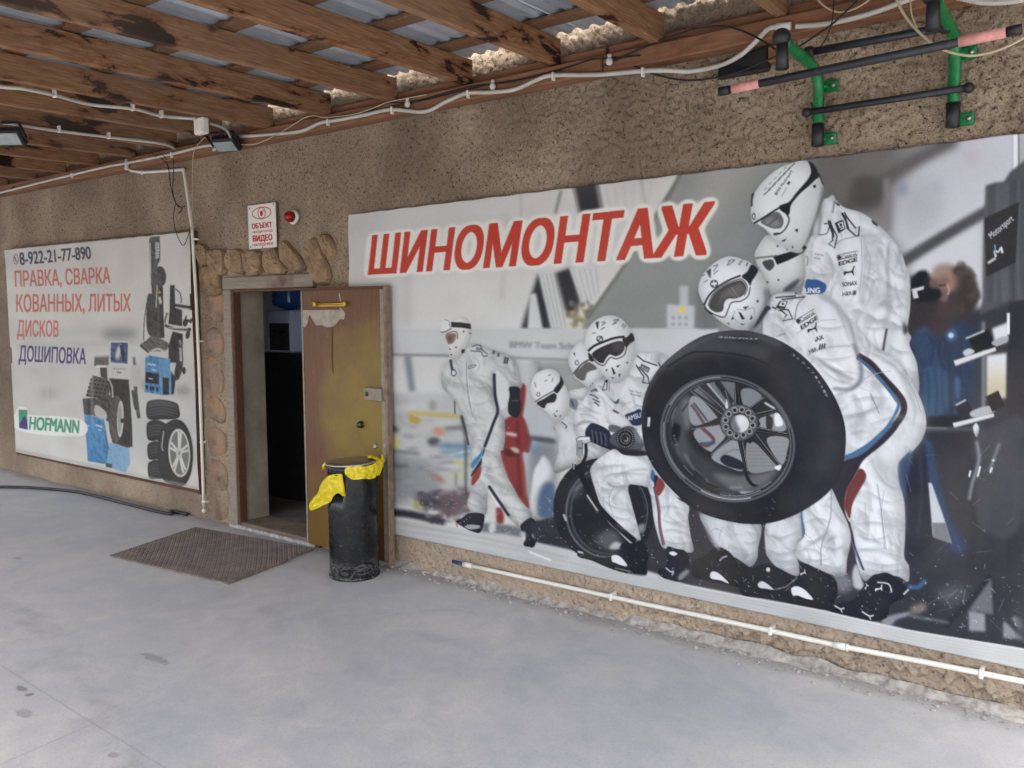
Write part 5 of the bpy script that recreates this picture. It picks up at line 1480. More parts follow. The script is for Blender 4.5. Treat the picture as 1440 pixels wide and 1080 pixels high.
    P.text('SONAX', *K((258, 440), (370, 400)), 6.4, INKs, 0.04, 1, clip=P.mask(K((316, 360), (400, 360), (400, 430), (316, 430)), False)); P.text('H&R', *K((286, 488), (330, 470)), 6, INKs, 0.015, 1)
    for k in range(3):
        P.line(K((340 + 14 * k, 466 - 4 * k), (346 + 14 * k, 432 - 2 * k)), 2, INKs, 1, 0.4)
    P.text('LÖPS', *K((92, 390), (142, 376)), 2.6, (80, 82, 90), 0.02, 0.9)
    # head of the front mechanic
    he = P.form(H((134, 400), (150, 320), (200, 240), (280, 170), (372, 125), (450, 130), (542, 160), (602, 202), (662, 262), (702, 342), (722, 450), (717, 530), (692, 612), (642, 682), (562, 742), (480, 746), (400, 722), (320, 672), (250, 612), (192, 542), (152, 472)), (230, 234, 235), 0.58, 17, (7, 6), 0.85)
    P.line(H((700, 400), (712, 500), (680, 600), (620, 690), (560, 740)), 6, (90, 94, 100), 0.8, 1.8)
    P.fill(H((690, 560), (720, 540), (745, 565), (715, 590), (640, 690), (600, 722)), (50, 52, 58), 0.95, 0.8)
    P.fill(H((500, 290), (545, 250), (582, 192), (636, 236), (612, 290), (585, 330), (566, 372), (522, 340)), INKs, 1, 0.5)
    P.fill(H((182, 545), (210, 560), (262, 602), (240, 612), (195, 572)), INKs, 1, 0.5)
    P.line(H((182, 535), (225, 452), (300, 380), (390, 325), (490, 285)), 2.8, INKs, 1, 0.4)
    P.fill(H((196, 540), (240, 450), (320, 372), (430, 318), (505, 305), (565, 370), (545, 450), (490, 492), (410, 505), (380, 560), (352, 625), (300, 618), (240, 592)), (224, 228, 230), 1, 0.5)
    P.line(H((240, 600), (300, 626), (355, 632), (386, 565), (415, 512), (492, 500), (552, 455), (570, 380)), 1.8, (70, 72, 78), 0.95, 0.4)
    P.line(H((215, 540), (250, 452), (330, 372), (440, 326), (502, 318), (545, 382), (520, 455)), 1.4, (60, 62, 66), 0.9, 0.4)
    P.fill(H((222, 535), (262, 445), (340, 375), (440, 334), (500, 328), (536, 382), (512, 448), (450, 478), (380, 482), (350, 520), (340, 578), (292, 596), (244, 576)), (78, 75, 72), 1, 0.5)
    P.fill(H((330, 440), (430, 370), (510, 350), (515, 430), (440, 465), (360, 470), (310, 540)), (122, 118, 114), 0.7, 2.4); P.line(H((410, 385), (470, 470)), 1.2, (150, 148, 144), 0.8, 0.4); P.line(H((380, 400), (450, 476)), 1.0, (140, 138, 134), 0.6, 0.4)
    for q in (((468, 588), (490, 598), (526, 652), (498, 656)), ((508, 552), (562, 540), (528, 572)), ((618, 497), (642, 489), (636, 518)), ((408, 658), (424, 624), (432, 652)), ((566, 656), (580, 618), (588, 640), (578, 658)), ((478, 688), (524, 694), (505, 702)), ((376, 690), (390, 680), (392, 700))):
        P.fill(H(*q), INKs, 1, 0.4, False)
    P.line(H((455, 570), (530, 575), (600, 560), (600, 640), (560, 700)), 1.4, (150, 155, 160), 0.8, 0.6); P.line(H((440, 580), (430, 640), (470, 680)), 1.4, (160, 164, 168), 0.8, 0.6)
    P.oval(*H((266, 355))[0], 5.6, 5.8, (50, 52, 58)); P.oval(*H((266, 355))[0], 4.2, 4.4, (228, 230, 231))
    for q in ((250, 340), (282, 370), (275, 335), (255, 372)):
        P.oval(*H(q)[0], 1.3, 1.3, (60, 62, 70))
    P.fill(H((198, 250), (240, 222), (238, 306), (226, 302)), (70, 72, 76), 0.95, 0.4, False); P.line(H((205, 255), (232, 300)), 1, (150, 152, 156), 0.9, 0.3)
    for q in ((255, 210, 290, 192), (262, 275, 300, 240), (180, 345, 215, 320), (372, 200, 400, 160), (385, 200, 440, 155), (385, 160, 440, 150), (170, 290, 190, 275), (300, 190, 262, 250)):
        P.line(H(q[:2], q[2:]), 1.2, (90, 92, 96), 0.9, 0.4)
    P.text('BMW M', *H((482, 200), (520, 150)), 3.6, (70, 72, 78), 0.02, 0.9); P.line(H((535, 205), (548, 175)), 1.6, INKs, 0.8, 0.4)
    # ---- the big wheel
    TY = (38, 39, 45)
    ty = P.fill(I((78, 540), (92, 410), (150, 290), (250, 192), (380, 112), (520, 86), (640, 96), (780, 150), (900, 242), (1000, 372), (1060, 500), (1078, 620), (1060, 760), (1000, 870), (900, 950), (780, 1010), (650, 1035), (500, 1020), (350, 970), (250, 890), (160, 790), (100, 680)), TY, 1, 0.5)
    P.fill(I((700, 100), (800, 150), (910, 245), (1010, 372), (1072, 520), (1080, 640), (1050, 790), (960, 920), (820, 1000), (800, 860), (860, 700), (830, 520), (760, 360), (640, 240)), (40, 44, 55), 0.8, 4, clip=ty)
    P.line(I((180, 262), (290, 195), (420, 168), (560, 170), (700, 205)), 22, (74, 76, 79), 0.8, 5, clip=ty)
    P.line(I((120, 330), (220, 220), (380, 128), (520, 98), (640, 108), (760, 158)), 9, (100, 102, 104), 0.7, 3, clip=ty)
    P.line(I((200, 268), (300, 205), (360, 190), (480, 196), (600, 215), (700, 252)), 2.4, (30, 31, 36), 0.9, 0.8, clip=ty)
    P.line(I((85, 560), (95, 420), (150, 300)), 4, (84, 87, 92), 0.6, 1.6, clip=ty)
    P.line(I((110, 620), (180, 770), (280, 880), (400, 955), (540, 990)), 10, (62, 64, 70), 0.6, 4, clip=ty)
    P.line(I((870, 300), (960, 450), (1000, 640), (960, 800)), 20, (58, 62, 72), 0.5, 8, clip=ty)
    def ring(r, cx=499, cy=616, a=331, b=313, ph=0.12):
        return I(*[(cx + a * r * math.cos(t), cy + b * r * math.sin(t + ph)) for t in np.linspace(0, 6.283, 48, endpoint=False)])
    P.fill(ring(1.0), (92, 94, 97), 1, 0.5, False)
    P.fill(ring(0.965), (40, 41, 45), 1, 0.5, False)
    P.fill(ring(0.945), (112, 114, 117), 1, 0.5, False)
    P.fill(ring(0.925, 500, 614), (50, 51, 55), 1, 0.5, False)
    brl = P.fill(ring(0.885, 504, 612), (46, 46, 49), 1, 0.6, False)
    # barrel reflections
    P.fill(I((215, 520), (260, 420), (310, 390), (320, 500), (300, 600), (330, 690), (290, 740), (230, 660)), (96, 96, 98), 0.75, 3, clip=brl)
    P.fill(I((280, 450), (312, 420), (318, 560), (290, 560)), (140, 141, 143), 0.6, 2.0, clip=brl)
    P.fill(I((230, 540), (270, 560), (250, 640), (225, 610)), (26, 26, 30), 0.9, 1.4, clip=brl); P.text('RAYS', *I((230, 600), (246, 650)), 4, (170, 172, 174), 0, 0.7, clip=brl)
    P.fill(I((300, 660), (410, 720), (480, 760), (600, 800), (730, 760), (770, 700), (740, 830), (620, 885), (480, 885), (360, 800)), (72, 72, 75), 0.85, 3, clip=brl)
    P.fill(I((430, 790), (560, 800), (690, 780), (740, 770), (660, 850), (540, 870)), (124, 125, 127), 0.7, 2.6, clip=brl)
    P.line(I((560, 880), (640, 878), (720, 830)), 4, (208, 210, 211), 0.8, 1.4, clip=brl); P.line(I((290, 690), (330, 760), (400, 830)), 3, (140, 141, 143), 0.7, 1.2, clip=brl)
    for k in range(26):
        t_ = rnd.uniform(1.2, 3.6); r_ = rnd.uniform(0.74, 0.9)
        a_ = [(880 + (504 + 331 * r_ * math.cos(t_ + d_)) / 3.484, 440 + (612 + 313 * r_ * math.sin(t_ + d_ + 0.12)) / 3.484) for d_ in (0, 0.08, 0.16, 0.24)]
        P.line(a_, rnd.uniform(0.8, 3), rnd.choice([(20, 20, 23), (96, 97, 99), (150, 151, 153), (30, 30, 34)]), 0.55, 0.7, clip=brl)
    # seen through between the spokes
    LT = (150, 153, 157)
    P.fill(I((330, 380), (400, 345), (470, 335), (540, 345), (560, 420), (540, 470), (470, 480), (360, 420)), (112, 115, 119), 1, 0.7, clip=brl)
    P.line(I((370, 350), (480, 470)), 12, (58, 58, 62), 1, 0.9); P.line(I((445, 335), (520, 440)), 8, (48, 49, 54), 1, 0.8); P.line(I((400, 345), (500, 465)), 2.4, (196, 198, 200), 0.8, 0.7)
    P.fill(I((322, 410), (372, 425), (440, 500), (440, 518), (335, 552), (308, 480)), LT, 1, 0.6); P.line(I((320, 450), (345, 480), (385, 545)), 4, (96, 58, 58), 0.75, 0.8); P.line(I((332, 440), (360, 475), (400, 530)), 2.6, (56, 60, 78), 0.8, 0.6)
    P.fill(I((338, 575), (462, 540), (490, 600), (430, 680), (360, 640)), LT, 1, 0.6); P.line(I((370, 560), (430, 620), (400, 650), (360, 640)), 5, (110, 62, 60), 0.85, 0.7); P.line(I((365, 640), (440, 635)), 4, (66, 92, 126), 0.85, 0.7)
    P.fill(I((420, 705), (522, 620), (556, 640), (578, 768), (500, 755)), LT, 1, 0.6); P.fill(I((462, 720), (490, 695), (570, 730), (578, 768), (500, 752)), (44, 46, 58), 1, 0.8); P.line(I((470, 690), (550, 670), (570, 700)), 2, (120, 123, 128), 0.8, 0.7)
    P.fill(I((592, 640), (645, 645), (745, 748), (700, 775), (602, 775)), (136, 138, 139), 1, 0.6)
    for k in range(6):
        P.line(I((600, 660 + 18 * k), (680 + 12 * k, 664 + 17 * k)), 1.6, (120, 121, 121), 0.7, 0.5)
    P.fill(I((690, 618), (792, 612), (790, 680), (762, 742)), (146, 148, 149), 1, 0.6)
    for k in range(5):
        P.line(I((700 + 6 * k, 636 + 22 * k), (792, 632 + 22 * k)), 1.6, (136, 137, 137), 0.7, 0.5)
    P.fill(I((655, 520), (742, 488), (785, 572), (680, 582)), (146, 149, 152), 1, 0.6); P.fill(I((690, 500), (720, 520), (715, 570), (690, 565)), (50, 52, 58), 1, 0.8); P.fill(I((728, 500), (750, 495), (770, 545), (735, 555)), (232, 234, 235), 1, 0.7)
    P.fill(I((565, 380), (618, 372), (668, 415), (612, 475), (575, 450)), (132, 136, 140), 1, 0.6); P.line(I((680, 440), (730, 470)), 3, (220, 222, 224), 0.9, 0.8)
    SP = (34, 34, 38)
    # spokes: tapered black arms with a bright machined edge
    for a_, b_, w0, w1 in (((478, 492), (318, 378), 5.5, 3.2), ((492, 474), (352, 352), 3.6, 2.4), ((470, 540), (322, 566), 5.5, 2.8), ((512, 602), (414, 694), 6, 3), ((560, 620), (592, 778), 8, 4.6), ((628, 600), (760, 760), 9, 4.6), ((640, 572), (800, 600), 9.5, 5.0), ((636, 506), (752, 474), 9, 5), ((606, 482), (690, 412), 9, 5), ((552, 466), (542, 338), 11, 6), ((524, 474), (490, 380), 4.5, 2.6)):
        p_, q_ = I(a_, b_)
        d_ = np.array(q_) - np.array(p_); n_ = np.array((-d_[1], d_[0])) / np.linalg.norm(d_)
        P.fill([tuple(p_ + n_ * w0 / 2), tuple(q_ + n_ * w1 / 2), tuple(q_ - n_ * w1 / 2), tuple(p_ - n_ * w0 / 2)], SP, 1, 0.3, False, clip=brl)
        P.line([tuple(p_ - n_ * w0 * 0.36), tuple(q_ - n_ * w1 * 0.36)], 0.9, (168, 170, 172), 0.85, 0.25, clip=brl)
        P.line([tuple(p_ + n_ * w0 * 0.18), tuple(q_ + n_ * w1 * 0.18)], 1.2, (84, 85, 88), 0.8, 0.4, clip=brl)
    for pts in (I((612, 482), (640, 492), (622, 508)), I((640, 520), (660, 545), (640, 560)), I((590, 625), (612, 640), (622, 612)), I((500, 590), (520, 615), (540, 620))):
        P.fill(pts, SP, 1, 0.4)
    P.fill(I((585, 770), (620, 830), (650, 845), (620, 850), (590, 815)), SP, 1, 0.5, clip=brl); P.fill(I((728, 756), (762, 744), (752, 772)), (222, 224, 225), 1, 0.4)
    # glints on the rim lip
    for t0, t1, r_, c_, w_ in ((1.2, 2.0, 0.955, (206, 208, 210), 1.3), (2.3, 3.3, 0.955, (150, 152, 155), 1.2), (3.6, 4.6, 0.955, (176, 178, 180), 1.2), (5.2, 6.0, 0.955, (130, 132, 135), 1.1), (1.0, 1.7, 0.90, (170, 172, 174), 1.0), (3.3, 4.3, 0.90, (120, 122, 125), 1.0)):
        P.line([(880 + (500 + 331 * r_ * math.cos(t)) / 3.484, 440 + (615 + 313 * r_ * math.sin(t + 0.12)) / 3.484) for t in np.linspace(t0, t1, 10)], w_, c_, 0.9, 0.3)
    # hub
    hx, hy = I((555, 538))[0]
    P.oval(hx, hy, 27, 26, (62, 63, 66)); P.oval(hx, hy, 25.5, 24.5, (112, 113, 115)); P.oval(hx + 1, hy + 1, 24, 23, (84, 85, 88))
    for k in range(12):
        t = k * 6.283 / 12 + 0.2
        x, y = hx + 19.5 * math.cos(t), hy + 18.5 * math.sin(t)
        P.oval(x, y, 4.2, 4.2, (176, 177, 178)); P.oval(x, y, 2.8, 2.8, (36, 36, 40))
    P.oval(hx, hy + 1, 14.5, 14.5, (54, 55, 58)); P.oval(hx + 1.5, hy + 1.5, 12.6, 12.6, (206, 209, 210)); P.fill(I((510, 530), (530, 500), (545, 540), (560, 580), (530, 585)), (104, 106, 110), 0.9, 1.4); P.oval(hx + 3, hy - 3, 6, 6, (232, 234, 235), 0, 0.8, 2)
    P.fill(I((488, 460), (494, 420), (500, 460), (496, 470)), (220, 222, 224), 1, 0.5)
    # tyre lettering
    P.text('220/7027', *I((452, 122), (650, 132)), 2.2, (190, 192, 194), 0.03, 0.9)
    tx = '320/710R18'
    arc = spline(I((812, 205), (880, 260), (930, 320), (965, 380), (988, 420)), False, 8)
    for i, ch in enumerate(tx):
        q = arc[int(i / len(tx) * (len(arc) - 2))]; q2 = arc[int(i / len(tx) * (len(arc) - 2)) + 1]
        d_ = (q2 - q) / np.linalg.norm(q2 - q)
        P.text(ch, q, q + d_ * 4.4, 3.0, (178, 180, 184), 0.03, 0.85)
    big(I((108, 512), (122, 510), (118, 556), (106, 558)), (206, 208, 210), 1, 0.4)
    # ---- shoes of the front row and their badges
    sh = (38, 40, 48)
    P.form(L((0, 720), (60, 740), (150, 720), (280, 780), (312, 772), (320, 712), (400, 742), (492, 792), (512, 850), (500, 900), (470, 960), (300, 935), (150, 905), (0, 875)), sh, 0.75, 6)
    P.line(L((170, 856), (240, 840), (300, 790)), 1.6, (150, 152, 156), 0.8, 0.5)
    P.fill(L((268, 850), (300, 838), (340, 858), (382, 906), (340, 902), (300, 886), (276, 888)), (222, 224, 226), 1, 0.5); P.fill(L((92, 826), (115, 812), (150, 832), (172, 856), (135, 852), (100, 846)), (206, 208, 212), 1, 0.5)
    P.oval(*L((148, 750))[0], 2.8, 3.2, (206, 208, 210)); puma(P, *L((332, 768))[0], 0.9, -0.3, (222, 224, 226))
    P.form(L((455, 945), (520, 925), (600, 900), (660, 820), (712, 778), (782, 768), (872, 842), (862, 892), (790, 935), (770, 1000), (690, 1020), (580, 1000), (480, 972)), (40, 43, 52), 0.75, 6)
    P.line(L((720, 815), (780, 825), (796, 868)), 1.8, (214, 216, 220), 0.95, 0.4); puma(P, *L((730, 850))[0], 1.2, -0.1, (222, 224, 226)); puma(P, *L((664, 838))[0], 0.8, -0.9, (210, 212, 216))
    P.line(L((495, 938), (528, 956), (548, 950)), 1.8, (214, 216, 220), 0.95, 0.4); P.line(L((528, 956), (536, 975)), 1.5, (214, 216, 220), 0.95, 0.4); P.line(L((640, 968), (678, 992), (702, 988)), 1.8, (214, 216, 220), 0.95, 0.4); P.line(L((680, 992), (686, 1012)), 1.5, (206, 208, 212), 0.95, 0.4)
    P.line(L((858, 880), (885, 852)), 2.4, (206, 208, 212), 0.95, 0.5)
    P.form(G((1200, 880), (1290, 830), (1380, 770), (1460, 800), (1520, 880), (1560, 1010), (1540, 1062), (1430, 1040), (1300, 1010), (1200, 980)), sh, 0.75, 6)
    P.fill(G((1326, 966), (1350, 946), (1400, 970), (1460, 1035), (1400, 1012), (1335, 1000)), (222, 224, 226), 1, 0.5); P.line(G((1395, 870), (1420, 845), (1450, 835)), 1.8, (206, 208, 212), 0.9, 0.5)
    P.line(G((1255, 515), (1290, 600), (1340, 720), (1400, 790)), 3.6, (150, 154, 160), 0.8, 1.0)
    # ---- hem, worn edge
    hem = [(538, 744), (740, 784), (860, 807), (925, 812), (963, 822), (1040, 838), (1158, 859), (1273, 884.6), (1440, 912), (1900, 1008), (1900, 1100), (538, 900)]
    P.fill(hem, (190, 191, 188), 1, 0.6, False)
    P.line([(960, 823), (1040, 839), (1158, 860.5), (1273, 886), (1440, 914), (1880, 1006)], 1.2, (226, 228, 226), 0.7, 0.5)
    for k in range(4):
        o_ = 5 + 4.5 * k
        P.line([(960, 822 + o_), (1158, 860 + o_), (1300, 889 + o_), (1440, 913 + o_)], 1.2, (168, 168, 164), 0.35, 0.7)
    # scuffs and flecks where the ink is worn off, thickest low down
    for k in range(620):
        x = rnd.uniform(560, 1440)
        lowb = 745 + (x - 545) * 0.185
        y = lowb - abs(rnd.gauss(0, 62)) - 4
        if y < 560:
            continue
        r_ = rnd.uniform(0.3, 0.85)
        if rnd.random() < 0.8:
            P.oval(x, y, r_, r_, (214, 218, 222), 0, rnd.uniform(0.35, 0.95), 0.0)
        else:
            t = rnd.gauss(0.2, 0.8); l_ = rnd.uniform(2, 9)
            P.line([(x, y), (x + l_ * math.cos(t), y + l_ * math.sin(t))], 0.7, (206, 210, 216), rnd.uniform(0.3, 0.7), 0.2)
    for k in range(26):
        x, y, t, l_ = rnd.uniform(1280, 1440), rnd.uniform(640, 880), rnd.gauss(-0.3, 0.8), rnd.uniform(8, 34)
        P.line([(x, y), (x + l_ * math.cos(t), y + l_ * math.sin(t))], 0.7, (170, 174, 182), rnd.uniform(0.2, 0.5), 0.3)
    # stitching of the suits
    for pts in (J((850, 600), (940, 640), (1020, 660)), J((840, 612), (845, 800), (830, 1000)), K((540, 440), (470, 445), (400, 452)), L((760, 330), (745, 450), (770, 640)), L((345, 560), (420, 640), (430, 730)), K((600, 640), (680, 600), (760, 590)), K((860, 640), (900, 720), (940, 830)), G((640, 330), (600, 420), (640, 560)), D((600, 440), (600, 600), (640, 860))):
        P.line(pts, 0.8, (120, 124, 128), 0.7, 0.25)
        P.line([(x_ + 1.1, y_ + 0.4) for x_, y_ in pts], 0.7, (246, 247, 246), 0.6, 0.25)
    # ink tone: soft contrast, slightly faded colours
    g = np.clip(P.img, 0, 1)
    g = g + 0.03 * np.sin((g - 0.6) * math.pi)
    lum = g @ np.array((0.3, 0.59, 0.11), np.float32)
    g = lum[..., None] + (g - lum[..., None]) * 0.78
    P.img = np.clip(g, 0, 1) * 0.93 + np.array((0.004, 0.008, 0.018), np.float32)
    # headline with its pale halo
    E_, (xa, xb, ya, yb) = glyph_edges('ШИНОМОНТАЖ')
    def mp(x, y):
        X, Zz = headline_map(x, y, xa - 0.03, xb + 0.03)
        return np.stack([np.interp(X, P.xs, np.arange(P.W)), P.row(X, Zz)], 1)
    hd_ = P.bold(E_, mp, 0.04)
    bx, m = P.grow(hd_, 18)
    soft = np.clip(blur(m, 4.0) * 9 - 0.25, 0, 1)
    P.put((bx, blur(soft, 0.6)), (224, 222, 216), 0.98)
    P.put((bx, m), (186, 68, 54), 1.0)
    P.mottle(3, 1.6, 0.5); P.mottle(4, 1.8, 14)
    P.img = np.clip(P.img, 0, 1)
    return P


HEAD_Z0, HEAD_Z1, HEAD_X0, HEAD_X1 = (1.949, 1.973), 0.248, -4.075, -1.70


def headline_map(x, y, xa, xb):
    """em units of the headline -> sheet x, z"""
    t = (x - xa) / (xb - xa)
    h = y / 0.73
    X = HEAD_X0 + t * (HEAD_X1 - HEAD_X0) + h * 0.045
    Zz = HEAD_Z0[0] + t * (HEAD_Z0[1] - HEAD_Z0[0]) + h * HEAD_Z1
    return X, Zz

SIDE_Y = -0.068


def print_workshop():
    """the square sheet on the left: two workshop machines and a pile of tyres"""
    c = [wall_at(8.6, 349.8, SIDE_Y), wall_at(268.3, 324.1, SIDE_Y), wall_at(19.4, 636.3, SIDE_Y), wall_at(277.5, 690.2, SIDE_Y)]
    xa, xb = (c[0][0] + c[2][0]) / 2, (c[1][0] + c[3][0]) / 2
    pa, pb = to_px((xa, SIDE_Y, 1.3))[0], to_px((xb, SIDE_Y, 1.3))[0]
    xs = np.array([wall_at(p, 500, SIDE_Y)[0] for p in np.linspace(pa, pb, 300)])
    xs = xa + (xs - xs[0]) / (xs[-1] - xs[0]) * (xb - xa)
    top = lambda X: c[0][2] + (c[1][2] - c[0][2]) * (X - xa) / (xb - xa)
    bot = lambda X: c[2][2] + (c[3][2] - c[2][2]) * (X - xa) / (xb - xa)
    P = Print(xs, 360, top, bot, SIDE_Y)
    Q = zoom(100, 320, 5.684); R = zoom(100, 470, 4.696); T = zoom(0, 300, 2.572)
    rnd = random.Random(11)
    P.img[:] = np.array((216, 214, 208)) / 255.0
    P.fill([(0, 480), (290, 470), (290, 600), (0, 600)], (196, 196, 192), 0.8, 26, False)
    P.line([(20, 470), (120, 466), (200, 460)], 10, (170, 170, 166), 0.55, 7)
    P.oval(168, 470, 26, 8, (120, 121, 120), 0, 0.75, 6)
    P.line([(20, 488), (150, 482), (220, 480)], 4, (160, 161, 158), 0.5, 3)
    P.line([(30, 505), (160, 500)], 8, (228, 228, 224), 0.6, 5)
    P.oval(68, 553, 14, 8, (150, 150, 150), 0, 0.6, 6); P.line([(20, 530), (120, 540)], 8, (206, 200, 186), 0.5, 6)
    P.line([(200, 552), (270, 556)], 12, (180, 180, 178), 0.7, 6); P.oval(258, 549, 10, 5, (110, 111, 112), 0, 0.7, 4)
    P.fill([(120, 590), (220, 560), (280, 580), (280, 640), (180, 660)], (186, 187, 186), 0.6, 16, False)
    P.line([(200, 600), (275, 575)], 10, (210, 210, 207), 0.6, 8)
    INK = (48, 47, 48)
    # tyre changer, tall column
    P.oval(217, 540, 22, 6, (110, 112, 114), 0, 0.5, 5)
    P.fill(Q((628, 80), (708, 68), (712, 260), (690, 300), (690, 460), (640, 460), (622, 120)), (92, 93, 90), 1, 0.7, False)
    P.fill(Q((672, 118), (704, 116), (700, 245), (674, 250)), (200, 202, 198), 1, 0.5, False); P.fill(Q((680, 126), (698, 126), (694, 236), (682, 236)), (120, 122, 120), 0.8, 0.6, False)
    for k in range(5):
        P.line(Q((678, 140 + 22 * k), (700, 136 + 22 * k)), 1.4, (230, 230, 226), 0.9, 0.3)
    P.line(Q((630, 120), (636, 460)), 2, (196, 197, 194), 0.9, 0.5)
    P.fill(Q((690, 320), (735, 320), (760, 380), (750, 450), (710, 470), (690, 440)), (66, 66, 66), 1, 0.6)
    P.fill(Q((640, 370), (720, 370), (745, 880), (660, 900)), (84, 83, 80), 1, 0.7, False)
    P.fill(Q((615, 540), (640, 530), (690, 600), (690, 840), (640, 870), (605, 800), (605, 600)), (70, 69, 68), 1, 0.7)
    P.fill(Q((700, 470), (735, 470), (748, 880), (715, 880)), (58, 56, 55), 1, 0.6, False); P.line(Q((690, 460), (680, 640)), 1.8, (190, 190, 186), 0.9, 0.5)
    P.fill(Q((698, 525), (710, 495), (720, 525)), (206, 178, 60), 1, 0.4, False); P.fill(Q((698, 560), (716, 548), (728, 600), (710, 615)), (206, 206, 202), 1, 0.4, False)
    P.line(Q((605, 600), (585, 760), (580, 900)), 1.6, (90, 90, 88), 0.9, 0.5)
    P.fill(Q((552, 940), (600, 905), (640, 870), (720, 890), (780, 930), (760, 980), (680, 990), (600, 985)), (96, 96, 94), 1, 0.7); P.line(Q((552, 940), (620, 1000)), 2.4, (52, 52, 52), 0.9, 0.5)
    P.line(Q((640, 990), (700, 970), (740, 1000), (690, 1030)), 3, (202, 203, 200), 0.9, 0.6)
    # helper arm
    P.fill(Q((793, 462), (830, 460), (836, 640), (890, 660), (890, 790), (780, 770), (790, 660)), (56, 55, 55), 1, 0.6, False)
    P.line(Q((835, 490), (870, 520), (884, 570), (880, 605)), 1.6, (60, 60, 60), 0.9, 0.4)
    P.line(Q((830, 620), (966, 640)), 4, (58, 57, 57), 1, 0.5); P.line(Q((840, 640), (966, 656)), 2, (176, 176, 172), 0.9, 0.5); P.line(Q((962, 530), (966, 660)), 3.4, (54, 54, 54), 1, 0.5)
    P.line(Q((750, 780), (830, 808), (960, 815)), 4, (80, 80, 78), 1, 0.5); P.line(Q((780, 800), (940, 806)), 1.6, (196, 196, 192), 0.9, 0.4)
    P.line(Q((750, 760), (770, 680)), 3, (110, 110, 108), 1, 0.6)
    for q in ((915, 760, 6, 8), (935, 745, 7, 3), (960, 745, 3, 5), (935, 855, 5, 9), (945, 815, 4, 4), (920, 720, 2, 5)):
        P.oval(*Q(q[:2])[0], q[2] * 0.6, q[3] * 0.7, (54, 54, 54), 0.2, 1, 0.5)
    P.fill(Q((815, 830), (895, 850), (890, 1080), (780, 1080), (780, 940)), (48, 47, 48), 1, 0.7, False); P.line(Q((870, 900), (878, 1060)), 3, (176, 176, 174), 0.9, 0.6)
    P.fill(R((720, 60), (740, 180), (715, 290), (680, 290), (700, 150), (700, 60)), (60, 60, 60), 1, 0.7); P.oval(*R((745, 240))[0], 2.6, 5, (54, 54, 54)); P.line(R((722, 90), (726, 180)), 3.4, (186, 187, 186), 0.9, 0.6)
    BL = (74, 134, 184)
    P.fill(R((490, 155), (520, 140), (655, 165), (652, 240), (664, 245), (662, 400), (605, 402), (484, 380), (490, 350)), BL, 1, 0.6, False)
    P.fill(R((580, 165), (655, 165), (652, 240), (664, 245), (662, 400), (605, 402), (584, 330)), (98, 156, 202), 0.9, 0.6, False)
    P.fill(R((492, 248), (580, 260), (580, 332), (492, 318)), (34, 34, 38), 1, 0.5, False); P.fill(R((604, 285), (646, 288), (648, 398), (606, 400)), (36, 36, 40), 1, 0.5, False)
    for q in ((494, 335, 510, 365), (520, 345, 552, 372), (562, 350, 578, 380)):
        P.fill(R((q[0], q[1]), (q[2], q[1] + 3), (q[2], q[3]), (q[0], q[3] - 3)), (38, 42, 50), 1, 0.4, False)
    P.line(R((505, 195), (560, 205)), 2.6, (196, 220, 236), 0.8, 0.5); P.line(R((530, 232), (562, 240)), 2, (196, 220, 236), 0.8, 0.5); P.line(R((512, 290), (540, 296)), 2, (206, 208, 208), 0.8, 0.4)
    P.fill(R((662, 245), (690, 290), (680, 395), (662, 400)), (40, 40, 42), 1, 0.6, False)
    # wheel balancer
    P.fill(R((252, 45), (385, 45), (382, 205), (250, 195)), (206, 206, 202), 1, 0.5, False); P.fill(R((262, 55), (375, 56), (372, 195), (260, 186)), (72, 92, 130), 1, 0.5, False)
    P.oval(*R((315, 118))[0], 4.6, 12, (150, 152, 154), 0.25); P.oval(*R((312, 118))[0], 2.6, 8, (206, 207, 206), 0.25); P.line(R((330, 70), (350, 180)), 5, (46, 50, 60), 0.9, 0.7)
    P.fill(R((268, 205), (366, 212), (362, 275), (268, 266)), (196, 196, 192), 1, 0.5, False)
    for k in range(6):
        P.line(R((280 + 14 * k, 228), (288 + 14 * k, 229)), 1.6, (112, 114, 116), 0.9, 0.3)
    P.line(R((300, 250), (330, 253)), 2.6, (120, 122, 124), 0.9, 0.4)
    P.fill(R((155, 145), (250, 140), (245, 205), (150, 210)), (98, 97, 94), 1, 0.6, False); P.line(R((155, 150), (250, 146)), 2, (176, 176, 172), 0.9, 0.5); P.fill(R((165, 205), (225, 205), (225, 225), (165, 222)), (222, 222, 218), 1, 0.5, False)
    P.fill(R((190, 220), (235, 220), (240, 300), (195, 280)), (64, 63, 62), 1, 0.6, False)
    P.fill(R((140, 272), (240, 295), (262, 340), (245, 430), (98, 412)), (84, 83, 80), 1, 0.6, False)
    for i in range(5):
        for j in range(5):
            x, y = 128 - 7 * i + 26 * j, 292 + 25 * i + 4 * j
            P.fill(R((x, y), (x + 18, y + 3), (x + 15, y + 17), (x - 4, y + 14)), (44, 43, 43), 1, 0.3, False)
    P.fill(R((245, 290), (385, 300), (410, 740), (370, 750), (270, 715), (262, 420)), (52, 50, 49), 1, 0.7, False); P.line(R((385, 300), (408, 560), (410, 740)), 2.4, (196, 197, 196), 0.9, 0.5); P.line(R((240, 290), (268, 340), (275, 420)), 2.4, (190, 190, 188), 0.9, 0.5)
    P.fill(R((400, 205), (455, 205), (460, 320), (440, 345), (400, 340)), (190, 190, 186), 1, 0.6); P.line(R((415, 150), (420, 205)), 4, (120, 120, 118), 1, 0.6)
    P.line(R((425, 345), (432, 430), (448, 555)), 5, (78, 78, 78), 1, 0.7); P.line(R((405, 370), (425, 480), (432, 500)), 4, (70, 70, 70), 1, 0.6)
